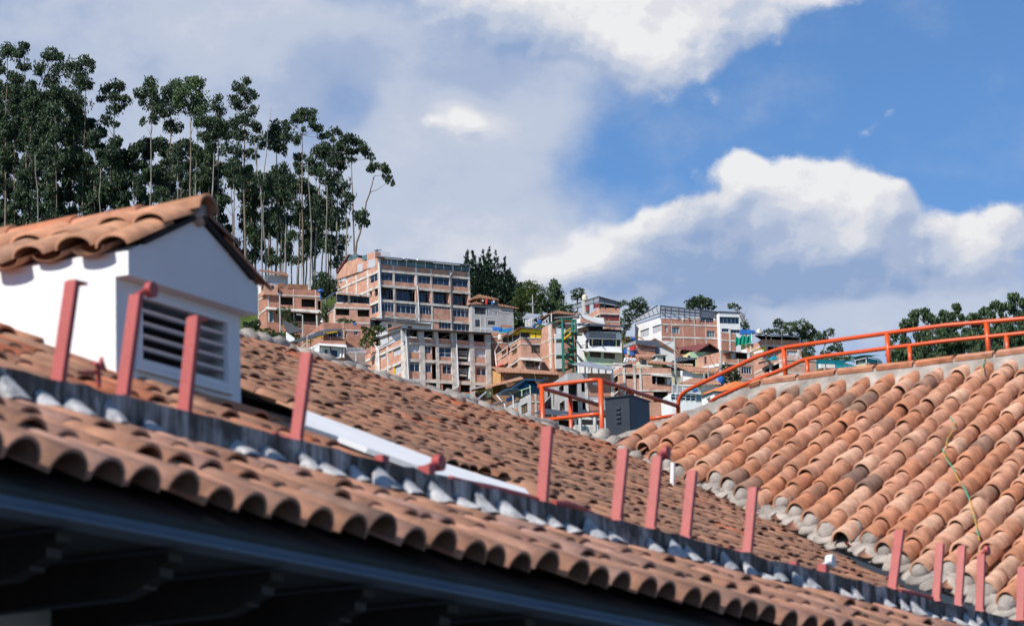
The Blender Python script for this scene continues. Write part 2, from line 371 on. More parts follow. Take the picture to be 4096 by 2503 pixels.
# a fixed gnomonic map of the sky about the bearing of the hill, in milliunits
kf = math_(nt, 'MAXIMUM', math_(nt, 'ABSOLUTE', dot(_f)), 0.12)
gx = math_(nt, 'ADD', math_(nt, 'MULTIPLY', math_(nt, 'DIVIDE', dot(_r), kf), 13.5), 2.048)
gy = math_(nt, 'SUBTRACT', 1.2515, math_(nt, 'MULTIPLY', math_(nt, 'DIVIDE', dot(_u), kf), 13.5))
cx = N(nt, 'ShaderNodeCombineXYZ'); L(nt, gx, cx.inputs[0]); L(nt, gy, cx.inputs[1])
def group_density(name, blobs, nscale, namp, detail=9, rough=0.58, seed=0.0, stretch=1.0, warp=0.0, vor=0.0, vscale=8.0):
    g = bpy.data.node_groups.new(name, 'ShaderNodeTree')
    g.interface.new_socket('P', in_out='INPUT', socket_type='NodeSocketVector'); g.interface.new_socket('D', in_out='OUTPUT', socket_type='NodeSocketFloat')
    gi = g.nodes.new('NodeGroupInput'); go = g.nodes.new('NodeGroupOutput')
    pv = gi.outputs[0]
    if warp:
        wn = N(g, 'ShaderNodeTexNoise'); wn.inputs['Scale'].default_value = 3.2; wn.inputs['Detail'].default_value = 3; L(g, gi.outputs[0], wn.inputs['Vector'])
        ma = N(g, 'ShaderNodeVectorMath', operation='MULTIPLY_ADD'); L(g, wn.outputs['Color'], ma.inputs[0]); ma.inputs[1].default_value = (warp, warp, 0)
        oa = N(g, 'ShaderNodeVectorMath', operation='ADD'); L(g, gi.outputs[0], oa.inputs[0]); oa.inputs[1].default_value = (-warp / 2, -warp / 2, 0)
        L(g, oa.outputs[0], ma.inputs[2]); pv = ma.outputs[0]
    tot = None
    for (bx, by, rx, ry, rot, amp) in blobs:
        m = N(g, 'ShaderNodeMapping', vector_type='TEXTURE'); L(g, pv, m.inputs[0])
        m.inputs['Location'].default_value = (bx, by, 0); m.inputs['Rotation'].default_value = (0, 0, R(rot)); m.inputs['Scale'].default_value = (rx, ry, 1)
        q = N(g, 'ShaderNodeVectorMath', operation='DOT_PRODUCT'); L(g, m.outputs[0], q.inputs[0]); L(g, m.outputs[0], q.inputs[1])
        e = math_(g, 'POWER', 0.367879, q.outputs['Value'])
        tot = math_(g, 'MULTIPLY', e, amp) if tot is None else math_(g, 'MULTIPLY_ADD', e, amp, tot)
    mp = N(g, 'ShaderNodeMapping'); mp.inputs['Location'].default_value = (seed, seed * 0.7, seed); mp.inputs['Scale'].default_value = (1, stretch, 1)
    L(g, gi.outputs[0], mp.inputs[0])
    n = N(g, 'ShaderNodeTexNoise'); n.inputs['Scale'].default_value = nscale; n.inputs['Detail'].default_value = detail; n.inputs['Roughness'].default_value = rough
    L(g, mp.outputs[0], n.inputs['Vector'])
    tot = math_(g, 'ADD', tot, math_(g, 'MULTIPLY', math_(g, 'SUBTRACT', n.outputs['Fac'], 0.5), namp))
    if vor:
        dv = N(g, 'ShaderNodeVectorMath', operation='ADD'); sc = N(g, 'ShaderNodeVectorMath', operation='SCALE'); L(g, n.outputs['Color'], sc.inputs[0]); sc.inputs['Scale'].default_value = 0.13
        L(g, gi.outputs[0], dv.inputs[0]); L(g, sc.outputs[0], dv.inputs[1])
        for vs, va in ((vscale, 1.0),):
            v = N(g, 'ShaderNodeTexVoronoi', feature='SMOOTH_F1'); v.inputs['Scale'].default_value = vs; v.inputs['Smoothness'].default_value = 0.35
            L(g, dv.outputs[0], v.inputs['Vector'])
            tot = math_(g, 'ADD', tot, math_(g, 'MULTIPLY', math_(g, 'SUBTRACT', 0.45, v.outputs['Distance']), vor * va))
    L(g, tot, go.inputs[0]); return g
cum = [(2.42, 0.08, 0.52, 0.20, 8, 1.15), (2.62, 0.27, 0.26, 0.13, 22, 0.85), (2.10, 0.06, 0.32, 0.20, 0, 0.75), (3.15, -0.03, 0.42, 0.11, 0, 0.85), (2.86, 0.10, 0.25, 0.13, 0, 0.55), (1.75, 0.02, 0.4, 0.12, 0, 0.45),
       (2.97, 0.68, 0.10, 0.09, 0, 0.95), (3.13, 0.78, 0.18, 0.17, 0, 0.9), (3.36, 0.80, 0.25, 0.19, 0, 1.05), (3.52, 0.88, 0.14, 0.14, 0, 0.6), (2.76, 0.90, 0.26, 0.16, -15, 0.95), (3.25, 1.02, 0.46, 0.17, 0, 0.95),
       (2.42, 1.03, 0.30, 0.12, -18, 0.85), (2.18, 1.10, 0.20, 0.11, 0, 0.6), (2.85, 1.12, 0.55, 0.13, 0, 0.7), (3.92, 0.98, 0.24, 0.17, 10, 0.9), (4.15, 0.9, 0.3, 0.12, 0, 0.55),
       (1.84, 0.49, 0.17, 0.075, 5, 0.55), (1.90, 0.58, 0.10, 0.12, 5, 0.40), (1.72, 0.50, 0.1, 0.05, 0, 0.3), (3.56, 0.46, 0.17, 0.05, -42, 0.46), (3.95, 0.62, 0.05, 0.03, -20, 0.45), (3.85, 1.18, 0.5, 0.13, 0, 0.45)]
gc = group_density('cumulus', cum, 5.0, 0.80, 8, 0.62, 3.1, 1.15, 0.12, 0.55, 7.0)
sheet = [(0.25, 0.30, 0.80, 0.36, 0, 1.0), (1.05, 0.08, 0.85, 0.24, 10, 0.95), (0.95, 0.32, 0.34, 0.2, 0, 0.5), (1.85, 0.75, 0.52, 0.46, 0, 0.95), (2.0, 0.30, 0.50, 0.32, 0, 0.7), (1.70, 1.05, 0.7, 0.3, 0, 0.8),
         (0.5, 0.8, 0.9, 0.5, 0, 0.8), (3.6, 1.22, 1.0, 0.22, 0, 0.85), (2.4, 1.28, 1.0, 0.18, 0, 0.8), (1.38, 0.36, 0.15, 0.20, 20, -0.35), (1.62, 0.55, 0.10, 0.2, 0, -0.1), (2.42, 0.62, 0.22, 0.22, -25, -0.45)]
gs = group_density('sheet', sheet, 2.6, 1.0, 7, 0.60, 9.4, 1.25, 0.25)
tone = [(0.75, 0.10, 0.40, 0.16, 0, 0.18), (0.25, 0.25, 0.35, 0.15, 0, -0.12), (1.32, 0.33, 0.17, 0.22, 15, -0.42), (1.25, 0.06, 0.3, 0.09, 10, 0.18), (1.52, 0.50, 0.12, 0.18, 20, 0.14), (1.90, 0.24, 0.28, 0.16, 0, -0.20), (1.85, 0.47, 0.17, 0.09, 10, 0.42), (1.85, 0.95, 0.45, 0.25, 0, 0.24),
        (2.45, 0.08, 0.42, 0.16, 8, 0.50), (2.62, 0.25, 0.22, 0.12, 22, 0.40), (3.20, 0.0, 0.35, 0.10, 0, 0.38), (2.15, 0.20, 0.18, 0.12, 0, -0.10), (2.0, 0.05, 0.2, 0.08, 0, 0.0),
        (2.98, 0.67, 0.13, 0.11, 0, 0.55), (3.25, 0.70, 0.26, 0.11, 0, 0.42), (3.42, 0.86, 0.17, 0.14, 0, 0.26), (3.36, 0.98, 0.2, 0.06, 0, 0.16), (2.80, 0.96, 0.30, 0.11, -10, -0.22), (2.95, 1.13, 0.45, 0.09, 0, -0.34), (3.35, 1.10, 0.35, 0.08, 0, -0.28), (2.30, 1.00, 0.20, 0.09, -20, 0.42), (2.62, 0.80, 0.12, 0.07, -25, 0.28),
        (3.92, 0.92, 0.28, 0.12, 0, 0.28), (3.70, 1.05, 0.08, 0.12, 0, -0.18), (3.57, 0.45, 0.1, 0.08, 0, 0.25), (3.95, 0.62, 0.06, 0.05, 0, 0.25), (3.6, 1.28, 0.6, 0.10, 0, 0.10)]
gt = group_density('cloud tone', tone, 3.0, 0.75, 8, 0.60, 17.3, 1.35, 0.14)
def dens(g, off=(0, 0)):
    n = N(nt, 'ShaderNodeGroup'); n.node_tree = g
    if off != (0, 0):
        a = N(nt, 'ShaderNodeVectorMath', operation='ADD'); L(nt, cx.outputs[0], a.inputs[0]); a.inputs[1].default_value = (off[0], off[1], 0); L(nt, a.outputs[0], n.inputs[0])
    else: L(nt, cx.outputs[0], n.inputs[0])
    return n.outputs[0]
def sstep(v, a, b):
    m = N(nt, 'ShaderNodeMapRange', interpolation_type='SMOOTHSTEP'); L(nt, v, m.inputs[0]); m.inputs[1].default_value = a; m.inputs[2].default_value = b; return m.outputs[0]
d0 = dens(gc); d1 = dens(gc, (-0.022, -0.040)); s0 = dens(gs); t0 = dens(gt)
a_c = sstep(d0, 0.40, 0.82); a_s = math_(nt, 'MULTIPLY', sstep(s0, -0.05, 0.95), 0.94)
relief = math_(nt, 'MULTIPLY', math_(nt, 'SUBTRACT', d0, d1), 0.85)
tc_ = math_(nt, 'ADD', math_(nt, 'ADD', t0, 0.43), relief)
ts_ = math_(nt, 'ADD', math_(nt, 'MULTIPLY', t0, 0.85), 0.47)
stops = [(0.0, (2.6, 3.6, 5.6)), (0.30, (3.6, 4.35, 6.0)), (0.55, (4.9, 5.45, 6.6)), (0.80, (6.6, 6.7, 7.2)), (1.0, (7.7, 7.75, 7.9))]
def sky_ramp(v):
    r = N(nt, 'ShaderNodeValToRGB'); el = r.color_ramp.elements; r.color_ramp.interpolation = 'EASE'
    while len(el) < len(stops): el.new(0.5)
    for e, (p_, c) in zip(el, stops): e.position = p_; e.color = (c[0] / 10, c[1] / 10, c[2] / 10, 1)
    L(nt, v, r.inputs[0]); return mixc(nt, 1.0, r.outputs[0], (10, 10, 10), 'MULTIPLY')
hs = N(nt, 'ShaderNodeHueSaturation'); hs.inputs['Saturation'].default_value = 1.14; hs.inputs['Value'].default_value = 1.28; L(nt, sky.outputs[0], hs.inputs['Color'])
ccol = sky_ramp(tc_); scol = sky_ramp(ts_)
c1_ = mixc(nt, a_s, hs.outputs[0], scol)
c2_ = mixc(nt, a_c, c1_, ccol)
L(nt, c2_, bg.inputs['Color'])
S.view_settings.view_transform = 'Standard'; S.view_settings.look = 'None'; S.view_settings.exposure = 0.14; S.view_settings.gamma = 1.0
S.view_settings.use_curve_mapping = False
wd.cycles.sampling_method = 'MANUAL'; wd.cycles.sample_map_resolution = 512
S.cycles.max_bounces = 6; S.cycles.transparent_max_bounces = 12
# ------------------------------------------------------------------ ground
gb = MB(); gb.face([(-4000, -600, 0), (4000, -600, 0), (4000, 6000, 0), (-4000, 6000, 0)])
tag(gb.build('ground', M['earth']), kind='structure')

# ------------------------------------------------------------------ barrel tiles
SIDE = DE.cross(UP)          # same as U2
class Frame:
    """roof plane: u along the eave, v up the slope, w out of the roof"""
    def __init__(s, o, u, inward, pitch):
        s.o = o; s.u = u.normalized(); s.pitch = pitch
        s.v = inward.normalized() * math.cos(pitch) + UP * math.sin(pitch)
        s.w = s.u.cross(s.v)
        if s.w.z < 0: s.w = -s.w
    def pt(s, u, v, w=0.0): return s.o + s.u * u + s.v * v + s.w * w
    def hit(s, px, py, w=0.0):
        p = hit_plane(px, py, s.o + s.w * w, s.w); q = p - s.o; return q.dot(s.u), q.dot(s.v)
def barrel(mb, fr, uc, v0, Ln, r0, r1, h0, h1, l0, l1, a, seg=8, th=0.014, inv=False, skew=0.0, cap=True):
    """one clay tile: half round, tapering upwards, its lower lip showing the thickness of the clay"""
    def arc(v, r, h, l, uu):
        out = []
        for k in range(seg + 1):
            t = math.pi * k / seg
            x = r * math.cos(t); y = h * math.sin(t)
            if inv: y = -y
            out.append(mb.vert(fr.pt(uu + x, v, l + y), a))
        return out
    t2 = th if not inv else -th
    o0 = arc(v0, r0, h0, l0, uc - skew); o1 = arc(v0 + Ln, r1, h1, l1, uc + skew)
    shade_tint = (0.0, 1.0, 0.0) if cap else a  # undersides take the darkest tone: shade of the hollows put into the colour
    i0 = arc(v0, r0 - th, h0 - th, l0, uc - skew)
    for k in range(seg):
        mb.f.append([o0[k], o0[k + 1], o1[k + 1], o1[k]])
        mb.f.append([o0[k + 1], o0[k], i0[k], i0[k + 1]])
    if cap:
        a = shade_tint; j0 = arc(v0 + 0.004, r0 - th - .001, h0 - th - .001, l0, uc - skew); i1 = arc(v0 + Ln, r1 - th, h1 - th, l1, uc + skew)
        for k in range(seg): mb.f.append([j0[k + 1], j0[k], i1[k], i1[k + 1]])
def tiled(mb, fr, us, vs, inside, pitch_u, Lt, R0=0.40, H=0.075, rnd=random, seg=8, pan=True, tone=None, loose=0.012, vmax=None, th=0.014, lift0=0.010, pan0=True, taper=0.045, lvar=0.026):
    nu0, nu1 = us; v_lo, v_hi = vs
    rows = int((v_hi - v_lo) / Lt) + 1; cols = int((nu1 - nu0) / pitch_u) + 1
    for c in range(cols):
        u = nu0 + c * pitch_u
        voff = rnd.uniform(-0.05, 0.05); streak = rnd.random()
        for r in range(rows):
            v = v_lo + r * Lt + (voff if r else voff * 0.4)
            uj = u + rnd.gauss(0, loose * 0.6)
            t = min(1, max(0, rnd.random() * 0.75 + streak * 0.25)) if tone is None else tone(uj, v, rnd)
            a = (t, rnd.random() ** 1.2, rnd.random() ** 1.5)
            k = 1 + rnd.uniform(-0.08, 0.08)
            ln = Lt * 1.28 if vmax is None else min(Lt * 1.28, vmax - v)
            if ln < 0.08: continue
            if inside(u, v):
                lift = lift0 + rnd.random() ** 2 * lvar
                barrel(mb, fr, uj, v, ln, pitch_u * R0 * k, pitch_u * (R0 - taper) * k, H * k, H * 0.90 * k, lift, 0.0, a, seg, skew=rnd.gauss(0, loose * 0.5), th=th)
            if pan and (r > 0 or pan0) and inside(u + pitch_u / 2, v):
                b = (min(1, max(0, t + rnd.uniform(-0.3, 0.3))), min(1, a[1] + 0.2), a[2] * 0.6)
                barrel(mb, fr, u + pitch_u / 2 + rnd.gauss(0, loose * 0.4), v - 0.03, ln, pitch_u * 0.40, pitch_u * 0.36, pitch_u * 0.20, pitch_u * 0.17, pitch_u * 0.11, pitch_u * 0.035, b, max(4, seg - 3), inv=True, cap=False)

def lumpy(mb, path, rad, rnd, seg=7, jit=0.35, flat=1.0):
    """a run of hand-laid mortar: an uneven rope of overlapping lumps"""
    pts = []; rr = []
    for i in range(len(path) - 1):
        a, b = Vector(path[i]), Vector(path[i + 1]); n = max(2, int((b - a).length / (rad * 1.1)))
        for k in range(n):
            pts.append(a.lerp(b, k / n) + Vector((rnd.gauss(0, rad * jit * .4), rnd.gauss(0, rad * jit * .4), rnd.gauss(0, rad * jit * .5)))); rr.append(rad * rnd.uniform(1 - jit, 1 + jit))
    pts.append(Vector(path[-1])); rr.append(rad * 0.8)
    mb.tube(pts, rr, seg)

def blob(mb, c, ax, ay, az, rnd, nu=9, nv=6, jit=0.22):
    rows = []
    for j in range(nv + 1):
        th = math.pi * j / nv; row = []
        for i in range(nu):
            ph = 2 * math.pi * i / nu; k = 1 + rnd.uniform(-jit, jit)
            row.append(mb.vert(c + ax * (math.sin(th) * math.cos(ph) * k) + ay * (math.sin(th) * math.sin(ph) * k) + az * (math.cos(th) * k)))
        rows.append(row)
    for j in range(nv):
        for i in range(nu): mb.f.append([rows[j][i], rows[j + 1][i], rows[j + 1][(i + 1) % nu], rows[j][(i + 1) % nu]])
# ------------------------------------------------------------------ nearest house: eave, roof, kerb
PIN = -U2
E0 = P(340, 1933, 11.4)
front = thing('tiled_house', Vector((E0.x, E0.y, 0)), 'nearest house with a row of round clay tile mouths over its dark eave', 'house')
FR = Frame(E0 + UP * 0.0, DE, PIN, R(25))
vtop = FR.hit(134, 1607, 0.085)[1]
rnd = random.Random(11)
mb = MB()
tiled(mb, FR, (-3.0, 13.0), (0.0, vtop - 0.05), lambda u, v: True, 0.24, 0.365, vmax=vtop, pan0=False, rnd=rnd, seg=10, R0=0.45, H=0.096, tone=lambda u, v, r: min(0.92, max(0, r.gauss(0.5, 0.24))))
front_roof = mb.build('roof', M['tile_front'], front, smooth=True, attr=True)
# bedding under the tiles
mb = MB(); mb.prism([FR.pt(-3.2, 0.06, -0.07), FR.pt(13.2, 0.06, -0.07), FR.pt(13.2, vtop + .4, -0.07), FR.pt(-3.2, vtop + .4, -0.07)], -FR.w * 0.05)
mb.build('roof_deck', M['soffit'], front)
# eave board: a coved band under the tile mouths
mb = MB(); prof = [(-0.105, -0.045), (-0.10, -0.065), (-0.085, -0.085), (-0.06, -0.103), (-0.03, -0.117), (-0.005, -0.125), (-0.005, -0.133), (-0.15, -0.133), (-0.15, -0.045)]
e_a, e_b = E0 - DE * 3.2, E0 + DE * 13.2
mb.prism([e_a + U2 * x + UP * z for x, z in prof], e_b - e_a); recalc(mb.build('eave_board', M['fascia'], front))
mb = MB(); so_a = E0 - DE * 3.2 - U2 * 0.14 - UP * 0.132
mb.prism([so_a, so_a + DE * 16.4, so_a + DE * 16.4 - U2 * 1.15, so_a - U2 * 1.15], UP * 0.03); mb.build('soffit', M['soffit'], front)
# wall below
wo = E0 - U2 * 1.12; mb = MB()
wz0, wz1 = 0.0, E0.z - 0.13
a, b = Vector((wo.x, wo.y, 0)) - DE * 3.2, Vector((wo.x, wo.y, 0)) + DE * 13.2
mb.prism([a, b, b - U2 * 0.3, a - U2 * 0.3], UP * wz1); mb.build('wall', M['shade_wall'], front)
# rafters: their carved ends stop short of the eave board
Rpos = FR.hit(270, 2100)[0]
eb = E0 - U2 * 0.10 - UP * 0.142
def eave_u(px, py):
    n = U2; p = hit_plane(px, py, eb, n); return (p - eb).dot(DE)
rz = [eave_u(268, 2085), eave_u(715, 2168)]; step = rz[1] - rz[0]
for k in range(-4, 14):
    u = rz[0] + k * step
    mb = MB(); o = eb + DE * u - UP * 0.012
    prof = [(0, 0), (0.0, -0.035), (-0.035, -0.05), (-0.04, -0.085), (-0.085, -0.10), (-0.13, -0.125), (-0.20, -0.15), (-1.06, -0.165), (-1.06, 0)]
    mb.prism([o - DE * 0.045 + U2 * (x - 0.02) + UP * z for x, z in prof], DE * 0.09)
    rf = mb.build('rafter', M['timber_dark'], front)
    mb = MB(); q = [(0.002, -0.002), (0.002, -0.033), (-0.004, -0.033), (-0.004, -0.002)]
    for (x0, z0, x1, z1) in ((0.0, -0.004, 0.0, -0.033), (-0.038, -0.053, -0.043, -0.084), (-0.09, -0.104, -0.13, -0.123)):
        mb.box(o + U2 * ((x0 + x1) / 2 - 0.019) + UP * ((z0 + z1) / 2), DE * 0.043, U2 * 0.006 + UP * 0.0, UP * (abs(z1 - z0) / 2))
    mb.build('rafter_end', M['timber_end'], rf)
# kerb along the head of the roof
KN = Vector((U2.x, U2.y, 0))
kb = FR.pt(0, vtop, 0.0); 
def kerb_hit(px, py, d=0.0): return hit_plane(px, py, kb + U2 * d, U2)
ktop = kerb_hit(134, 1490).z
kz0 = kb.z - 0.12
ka = Vector((kb.x, kb.y, 0))
mb = MB(); a, b = ka - DE * 3.2 + UP * kz0, ka + DE * 13.5 + UP * kz0
nseg = 120; rnd = random.Random(3)
for i in range(nseg):
    p, q = a.lerp(b, i / nseg), a.lerp(b, (i + 1) / nseg)
    pass
# one continuous hand-finished strip with a slightly uneven top
tops = [ktop - kz0 + rnd.gauss(0, 0.004) for _ in range(nseg + 1)]
for i in range(nseg):
    p, q = a.lerp(b, i / nseg), a.lerp(b, (i + 1) / nseg)
    t0, t1 = UP * tops[i], UP * tops[i + 1]; bk = -U2 * 0.10
    mb.face([p, q, q + t1, p + t0]); mb.face([p + t0, q + t1, q + t1 + bk, p + t0 + bk]); mb.face([q + bk, p + bk, p + t0 + bk, q + t1 + bk])
mb.build('kerb', M['flash'], front)
mb = MB(); rnd = random.Random(21)
for c in range(67):
    u = -3.0 + c * 0.24
    if rnd.random() < 0.08: continue
    o = FR.pt(u + rnd.gauss(0, .02), vtop, 0); w = rnd.uniform(0.06, 0.125); h = rnd.triangular(0.10, 0.21, 0.15); l = rnd.uniform(0.03, 0.09)
    n = 10; rows = []
    for jj in range(6):
        tt = jj / 5; sc = (1 - tt) ** 0.5 if tt < 1 else 0.0
        row = []
        for k in range(n + 1):
            t = math.pi * k / n; rr = rnd.uniform(0.88, 1.1)
            out = FR.v * (-l * math.sin(t) * rr * (1 - tt) ** 1.7) + FR.w * (0.045 * (1 - tt) + 0.055 * math.sin(t) * (1 - tt) ** 1.2)
            row.append(o + DE * (w * math.cos(t) * rr * sc + rnd.gauss(0, .007)) + out + UP * (h * tt ** 0.9) + U2 * 0.004)
        rows.append(row)
    for jj in range(5):
        for k in range(n): mb.face([rows[jj][k], rows[jj][k + 1], rows[jj + 1][k + 1], rows[jj + 1][k]])
mb.build('mortar', M['mortar_white'], front, smooth=True)

# ------------------------------------------------------------------ roof behind the kerb, with the white dormer on it
K = P(513, 1003, 16.1)
_o = Vector((kb.x, kb.y, ktop)) - U2 * 0.14 - UP * 0.15
_w = hit_plane(200, 1372, K, -DE); _d = _w - _o
FB = Frame(_o, DE, PIN, math.atan2(_d.z - 0.10, -_d.dot(U2)))
back = thing('tiled_house', Vector((FB.o.x, FB.o.y, 0)) - U2 * 1.2, 'low clay tile roof behind the tarred kerb that carries the white dormer', 'house')
Btop = [(-700, 1040), (60, 1255), (520, 1440), (860, 1540), (1000, 1590), (1250, 1720), (1480, 1800), (1720, 1893), (2050, 1975), (2300, 2040)]
def below_line(pts, p):
    x, y = proj(p)
    if x <= pts[0][0]: return y > pts[0][1]
    for (x0, y0), (x1, y1) in zip(pts, pts[1:]):
        if x0 <= x <= x1: return y > y0 + (y1 - y0) * (x - x0) / (x1 - x0)
    return False
mb = MB(); rnd = random.Random(5)
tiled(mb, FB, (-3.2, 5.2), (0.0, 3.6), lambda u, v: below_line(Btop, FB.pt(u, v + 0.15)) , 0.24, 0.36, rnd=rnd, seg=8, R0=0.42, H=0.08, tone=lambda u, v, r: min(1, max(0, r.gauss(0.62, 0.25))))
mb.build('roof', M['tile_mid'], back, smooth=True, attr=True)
mb = MB()
uA, vA = FB.hit(-250, 1180); 
mb.prism([FB.pt(-3.3, -0.05, -0.08), FB.pt(4.6, -0.05, -0.08), FB.pt(0.4, 1.5, -0.08), FB.pt(-1.2, 2.9, -0.08), FB.pt(-3.3, 2.9, -0.08)], -FB.w * 0.06); mb.build('roof_deck', M['soffit'], back)

# dormer
K = P(513, 1003, 16.1)
class Fac:
    def __init__(s, o, t, n): s.o = Vector(o); s.t = t; s.n = n
    def pt(s, u, z, d=0.0): return Vector((s.o.x, s.o.y, 0)) + s.t * u + s.n * d + UP * z
    def hit(s, px, py, d=0.0):
        p = hit_plane(px, py, s.o + s.n * d, s.n); return (p - s.o).dot(s.t), p.z
    def px(s, px, py, d=0.0): return hit_plane(px, py, s.o + s.n * d, s.n)
GA = Fac(K, DE, U2)                       # gable end
LN = -DE                                  # outward from the left wall
LA = Fac(K, -U2, LN)
dorm = thing('dormer', Vector((K.x, K.y, K.z - 1.2)) - U2 * 0.8 + DE * 0.5, 'white plastered dormer with a clay tile gable roof and louvred vent', 'dormer')
ua, va = GA.hit(786, 872); ur, vr = GA.hit(1031, 1128); vb = GA.hit(520, 1100)[1]; vb2 = GA.hit(1027, 1258)[1]; vbm = (vb + vb2) / 2
ve = K.z; DL = 2.6                        # eave height and length of the dormer
mb = MB()
gab = [(0, vbm), (ur, vbm), (ur, (ve + vr) / 2), (ua, va), (0, ve)]
mb.prism([GA.pt(u, z) for u, z in gab], -U2 * DL); recalc(mb.build('gable', M['white_dormer'], dorm))
ins = 0.075; b0 = vbm - 1.25
# lower walls, with the vent opening left open in the front one
ol, ot = GA.hit(545, 1150, -ins); orr, ob = GA.hit(911, 1512, -ins); ot2 = GA.hit(905, 1282, -ins)[1]; ob2 = GA.hit(600, 1432, -ins)[1]
ot = vbm - 0.045; ob = (ob + ob2) / 2 - 0.055
mb = MB()
x0, x1 = 0.0, ur - 0.06
def gbox(ua_, ub_, za, zb, d0, d1): mb.prism([GA.pt(ua_, za, d0), GA.pt(ub_, za, d0), GA.pt(ub_, zb, d0), GA.pt(ua_, zb, d0)], U2 * (d1 - d0))
gbox(x0, ol, b0, vbm - .001, -ins, -DL); gbox(orr, x1, b0, vbm - .001, -ins, -DL); gbox(ol, orr, b0, ob, -ins, -DL); gbox(ol, orr, ot, vbm - .001, -ins, -DL)
recalc(mb.build('wall', M['white_dormer'], dorm))
mb = MB(); gbox(ol, orr, ob, ot, -0.28, -0.32); mb.build('vent_back', M['dark'], dorm)
lou = MB(); fw = 0.025
for (p, q, r_, s_) in ((ol, ol + fw, ob, ot), (orr - fw, orr, ob, ot), (ol + fw, orr - fw, ob, ob + fw), (ol + fw, orr - fw, ot - fw, ot)):
    lou.prism([GA.pt(p, r_, -0.085), GA.pt(q, r_, -0.085), GA.pt(q, s_, -0.085), GA.pt(p, s_, -0.085)], U2 * 0.03)
lf = lou.build('louvre_frame', M['white_dormer'], dorm)
ns = 5; hh = (ot - ob - 2 * fw) / ns
for k in range(ns):
    z = ob + fw + hh * k; s_ = MB()
    s_.prism([GA.pt(ol + fw, z, -0.075), GA.pt(ol + fw, z + 0.012, -0.065), GA.pt(ol + fw, z + hh * 0.5, -0.15), GA.pt(ol + fw, z + hh * 0.5 - 0.014, -0.16)], DE * (orr - ol - 2 * fw))
    recalc(s_.build('louvre', M['white_dormer'], dorm))
sb = MB(); sb.prism([GA.pt(ol - 0.02, ob - 0.03, -ins + 0.002), GA.pt(orr + 0.02, ob - 0.03, -ins + 0.002), GA.pt(orr + 0.02, ob - 0.004, -ins + 0.002), GA.pt(ol - 0.02, ob - 0.004, -ins + 0.002)], U2 * 0.025); sb.build('sill', M['white_dormer'], dorm)
# its tiles: left slope over the bright wall, right slope seen edge on
for side in (0, 1):
    run = ua + 0.035 if side == 0 else ur - ua + 0.08
    rise = va - ve; pit = math.atan2(rise, ua if side == 0 else ur - ua)
    if side == 0: o = GA.pt(-0.035, ve - 0.035 * math.tan(pit) + 0.03, 0.035); fr = Frame(o, -U2, DE, pit)
    else: o = GA.pt(ur + 0.08, (ve + vr) / 2 - 0.08 * math.tan(pit) + 0.02, 0.035); fr = Frame(o, -U2, -DE, pit)
    sl_ = run / math.cos(pit); rnd = random.Random(40 + side); mb = MB()
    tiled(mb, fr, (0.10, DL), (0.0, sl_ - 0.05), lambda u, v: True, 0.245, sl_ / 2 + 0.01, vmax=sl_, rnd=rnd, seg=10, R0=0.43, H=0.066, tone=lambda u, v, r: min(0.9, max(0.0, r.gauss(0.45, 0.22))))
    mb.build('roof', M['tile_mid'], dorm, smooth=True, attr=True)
    dk = MB(); dk.prism([fr.pt(0.01, 0.16, -0.03), fr.pt(DL, 0.16, -0.03), fr.pt(DL, sl_, -0.03), fr.pt(0.01, sl_, -0.03)], fr.w * 0.022); dk.build('roof_deck', M['timber_dark'], dorm)
mb = MB(); rnd = random.Random(8)
fr = Frame(GA.pt(ua, va + 0.012, 0.075), DE, -U2, 0.0)
for k in range(7):
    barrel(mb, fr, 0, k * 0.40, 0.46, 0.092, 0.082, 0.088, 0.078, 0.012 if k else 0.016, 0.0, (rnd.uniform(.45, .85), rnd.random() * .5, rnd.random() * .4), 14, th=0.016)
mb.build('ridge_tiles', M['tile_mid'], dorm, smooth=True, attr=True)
mb = MB(); lumpy(mb, [GA.pt(ua, va + 0.02, 0.03), GA.pt(ua, va + 0.02, -DL)], 0.055, random.Random(3)); mb.build('ridge_mortar', M['mortar'], dorm, smooth=True)
# skim of mortar where the left wall meets the tiles
mb = MB(); q = [FB.hit(px, py) for px, py in ((-150, 1285), (150, 1350), (330, 1410), (468, 1462))]
lumpy(mb, [FB.pt(u, v, 0.07) for u, v in q], 0.045, random.Random(4)); mb.build('foot_mortar', M['mortar_white'], dorm, smooth=True)

# ------------------------------------------------------------------ middle roof with the long ridge
P0 = P(2400, 1777, 32.0)
KS = 32.0 / 29.0
LIM = (kb - P0).dot(U2) - 0.32
FC = Frame(P0, DE, PIN, R(25))
mid = thing('tiled_house', Vector((P0.x, P0.y, 0)) - DE * 5, 'long middle house with speckled clay tile roof, mortared ridge and white eave ledge', 'house')
Cbot = [(-500, 1250), (860, 1532), (1030, 1590), (1222, 1668), (1760, 1868), (2120, 1968), (2400, 2065), (4096, 2500)]
def c_in(u, v):
    if u > v * math.cos(FC.pitch) + 0.15 or -v * math.cos(FC.pitch) > LIM: return False
    return not below_line(Cbot, FC.pt(u, v + 0.08)) or proj(FC.pt(u, v))[0] > 2150
mb = MB(); rnd = random.Random(17)
def c_tone(u, v, r):
    near_ridge = max(0.0, 1 + v / 1.6); return min(1.0, max(0.0, r.gauss(0.42 + 0.32 * near_ridge, 0.2)))
tiled(mb, FC, (-11.6, 0.3), (-6.6, -0.1), c_in, 0.168, 0.245, vmax=0.0, th=0.009, lift0=0.005, lvar=0.02, taper=0.03, rnd=rnd, seg=7, R0=0.475, H=0.043, tone=c_tone, loose=0.02)
mb.build('roof', M['tile_mid'], mid, smooth=True, attr=True)
mb = MB(); cc = math.cos(FC.pitch)
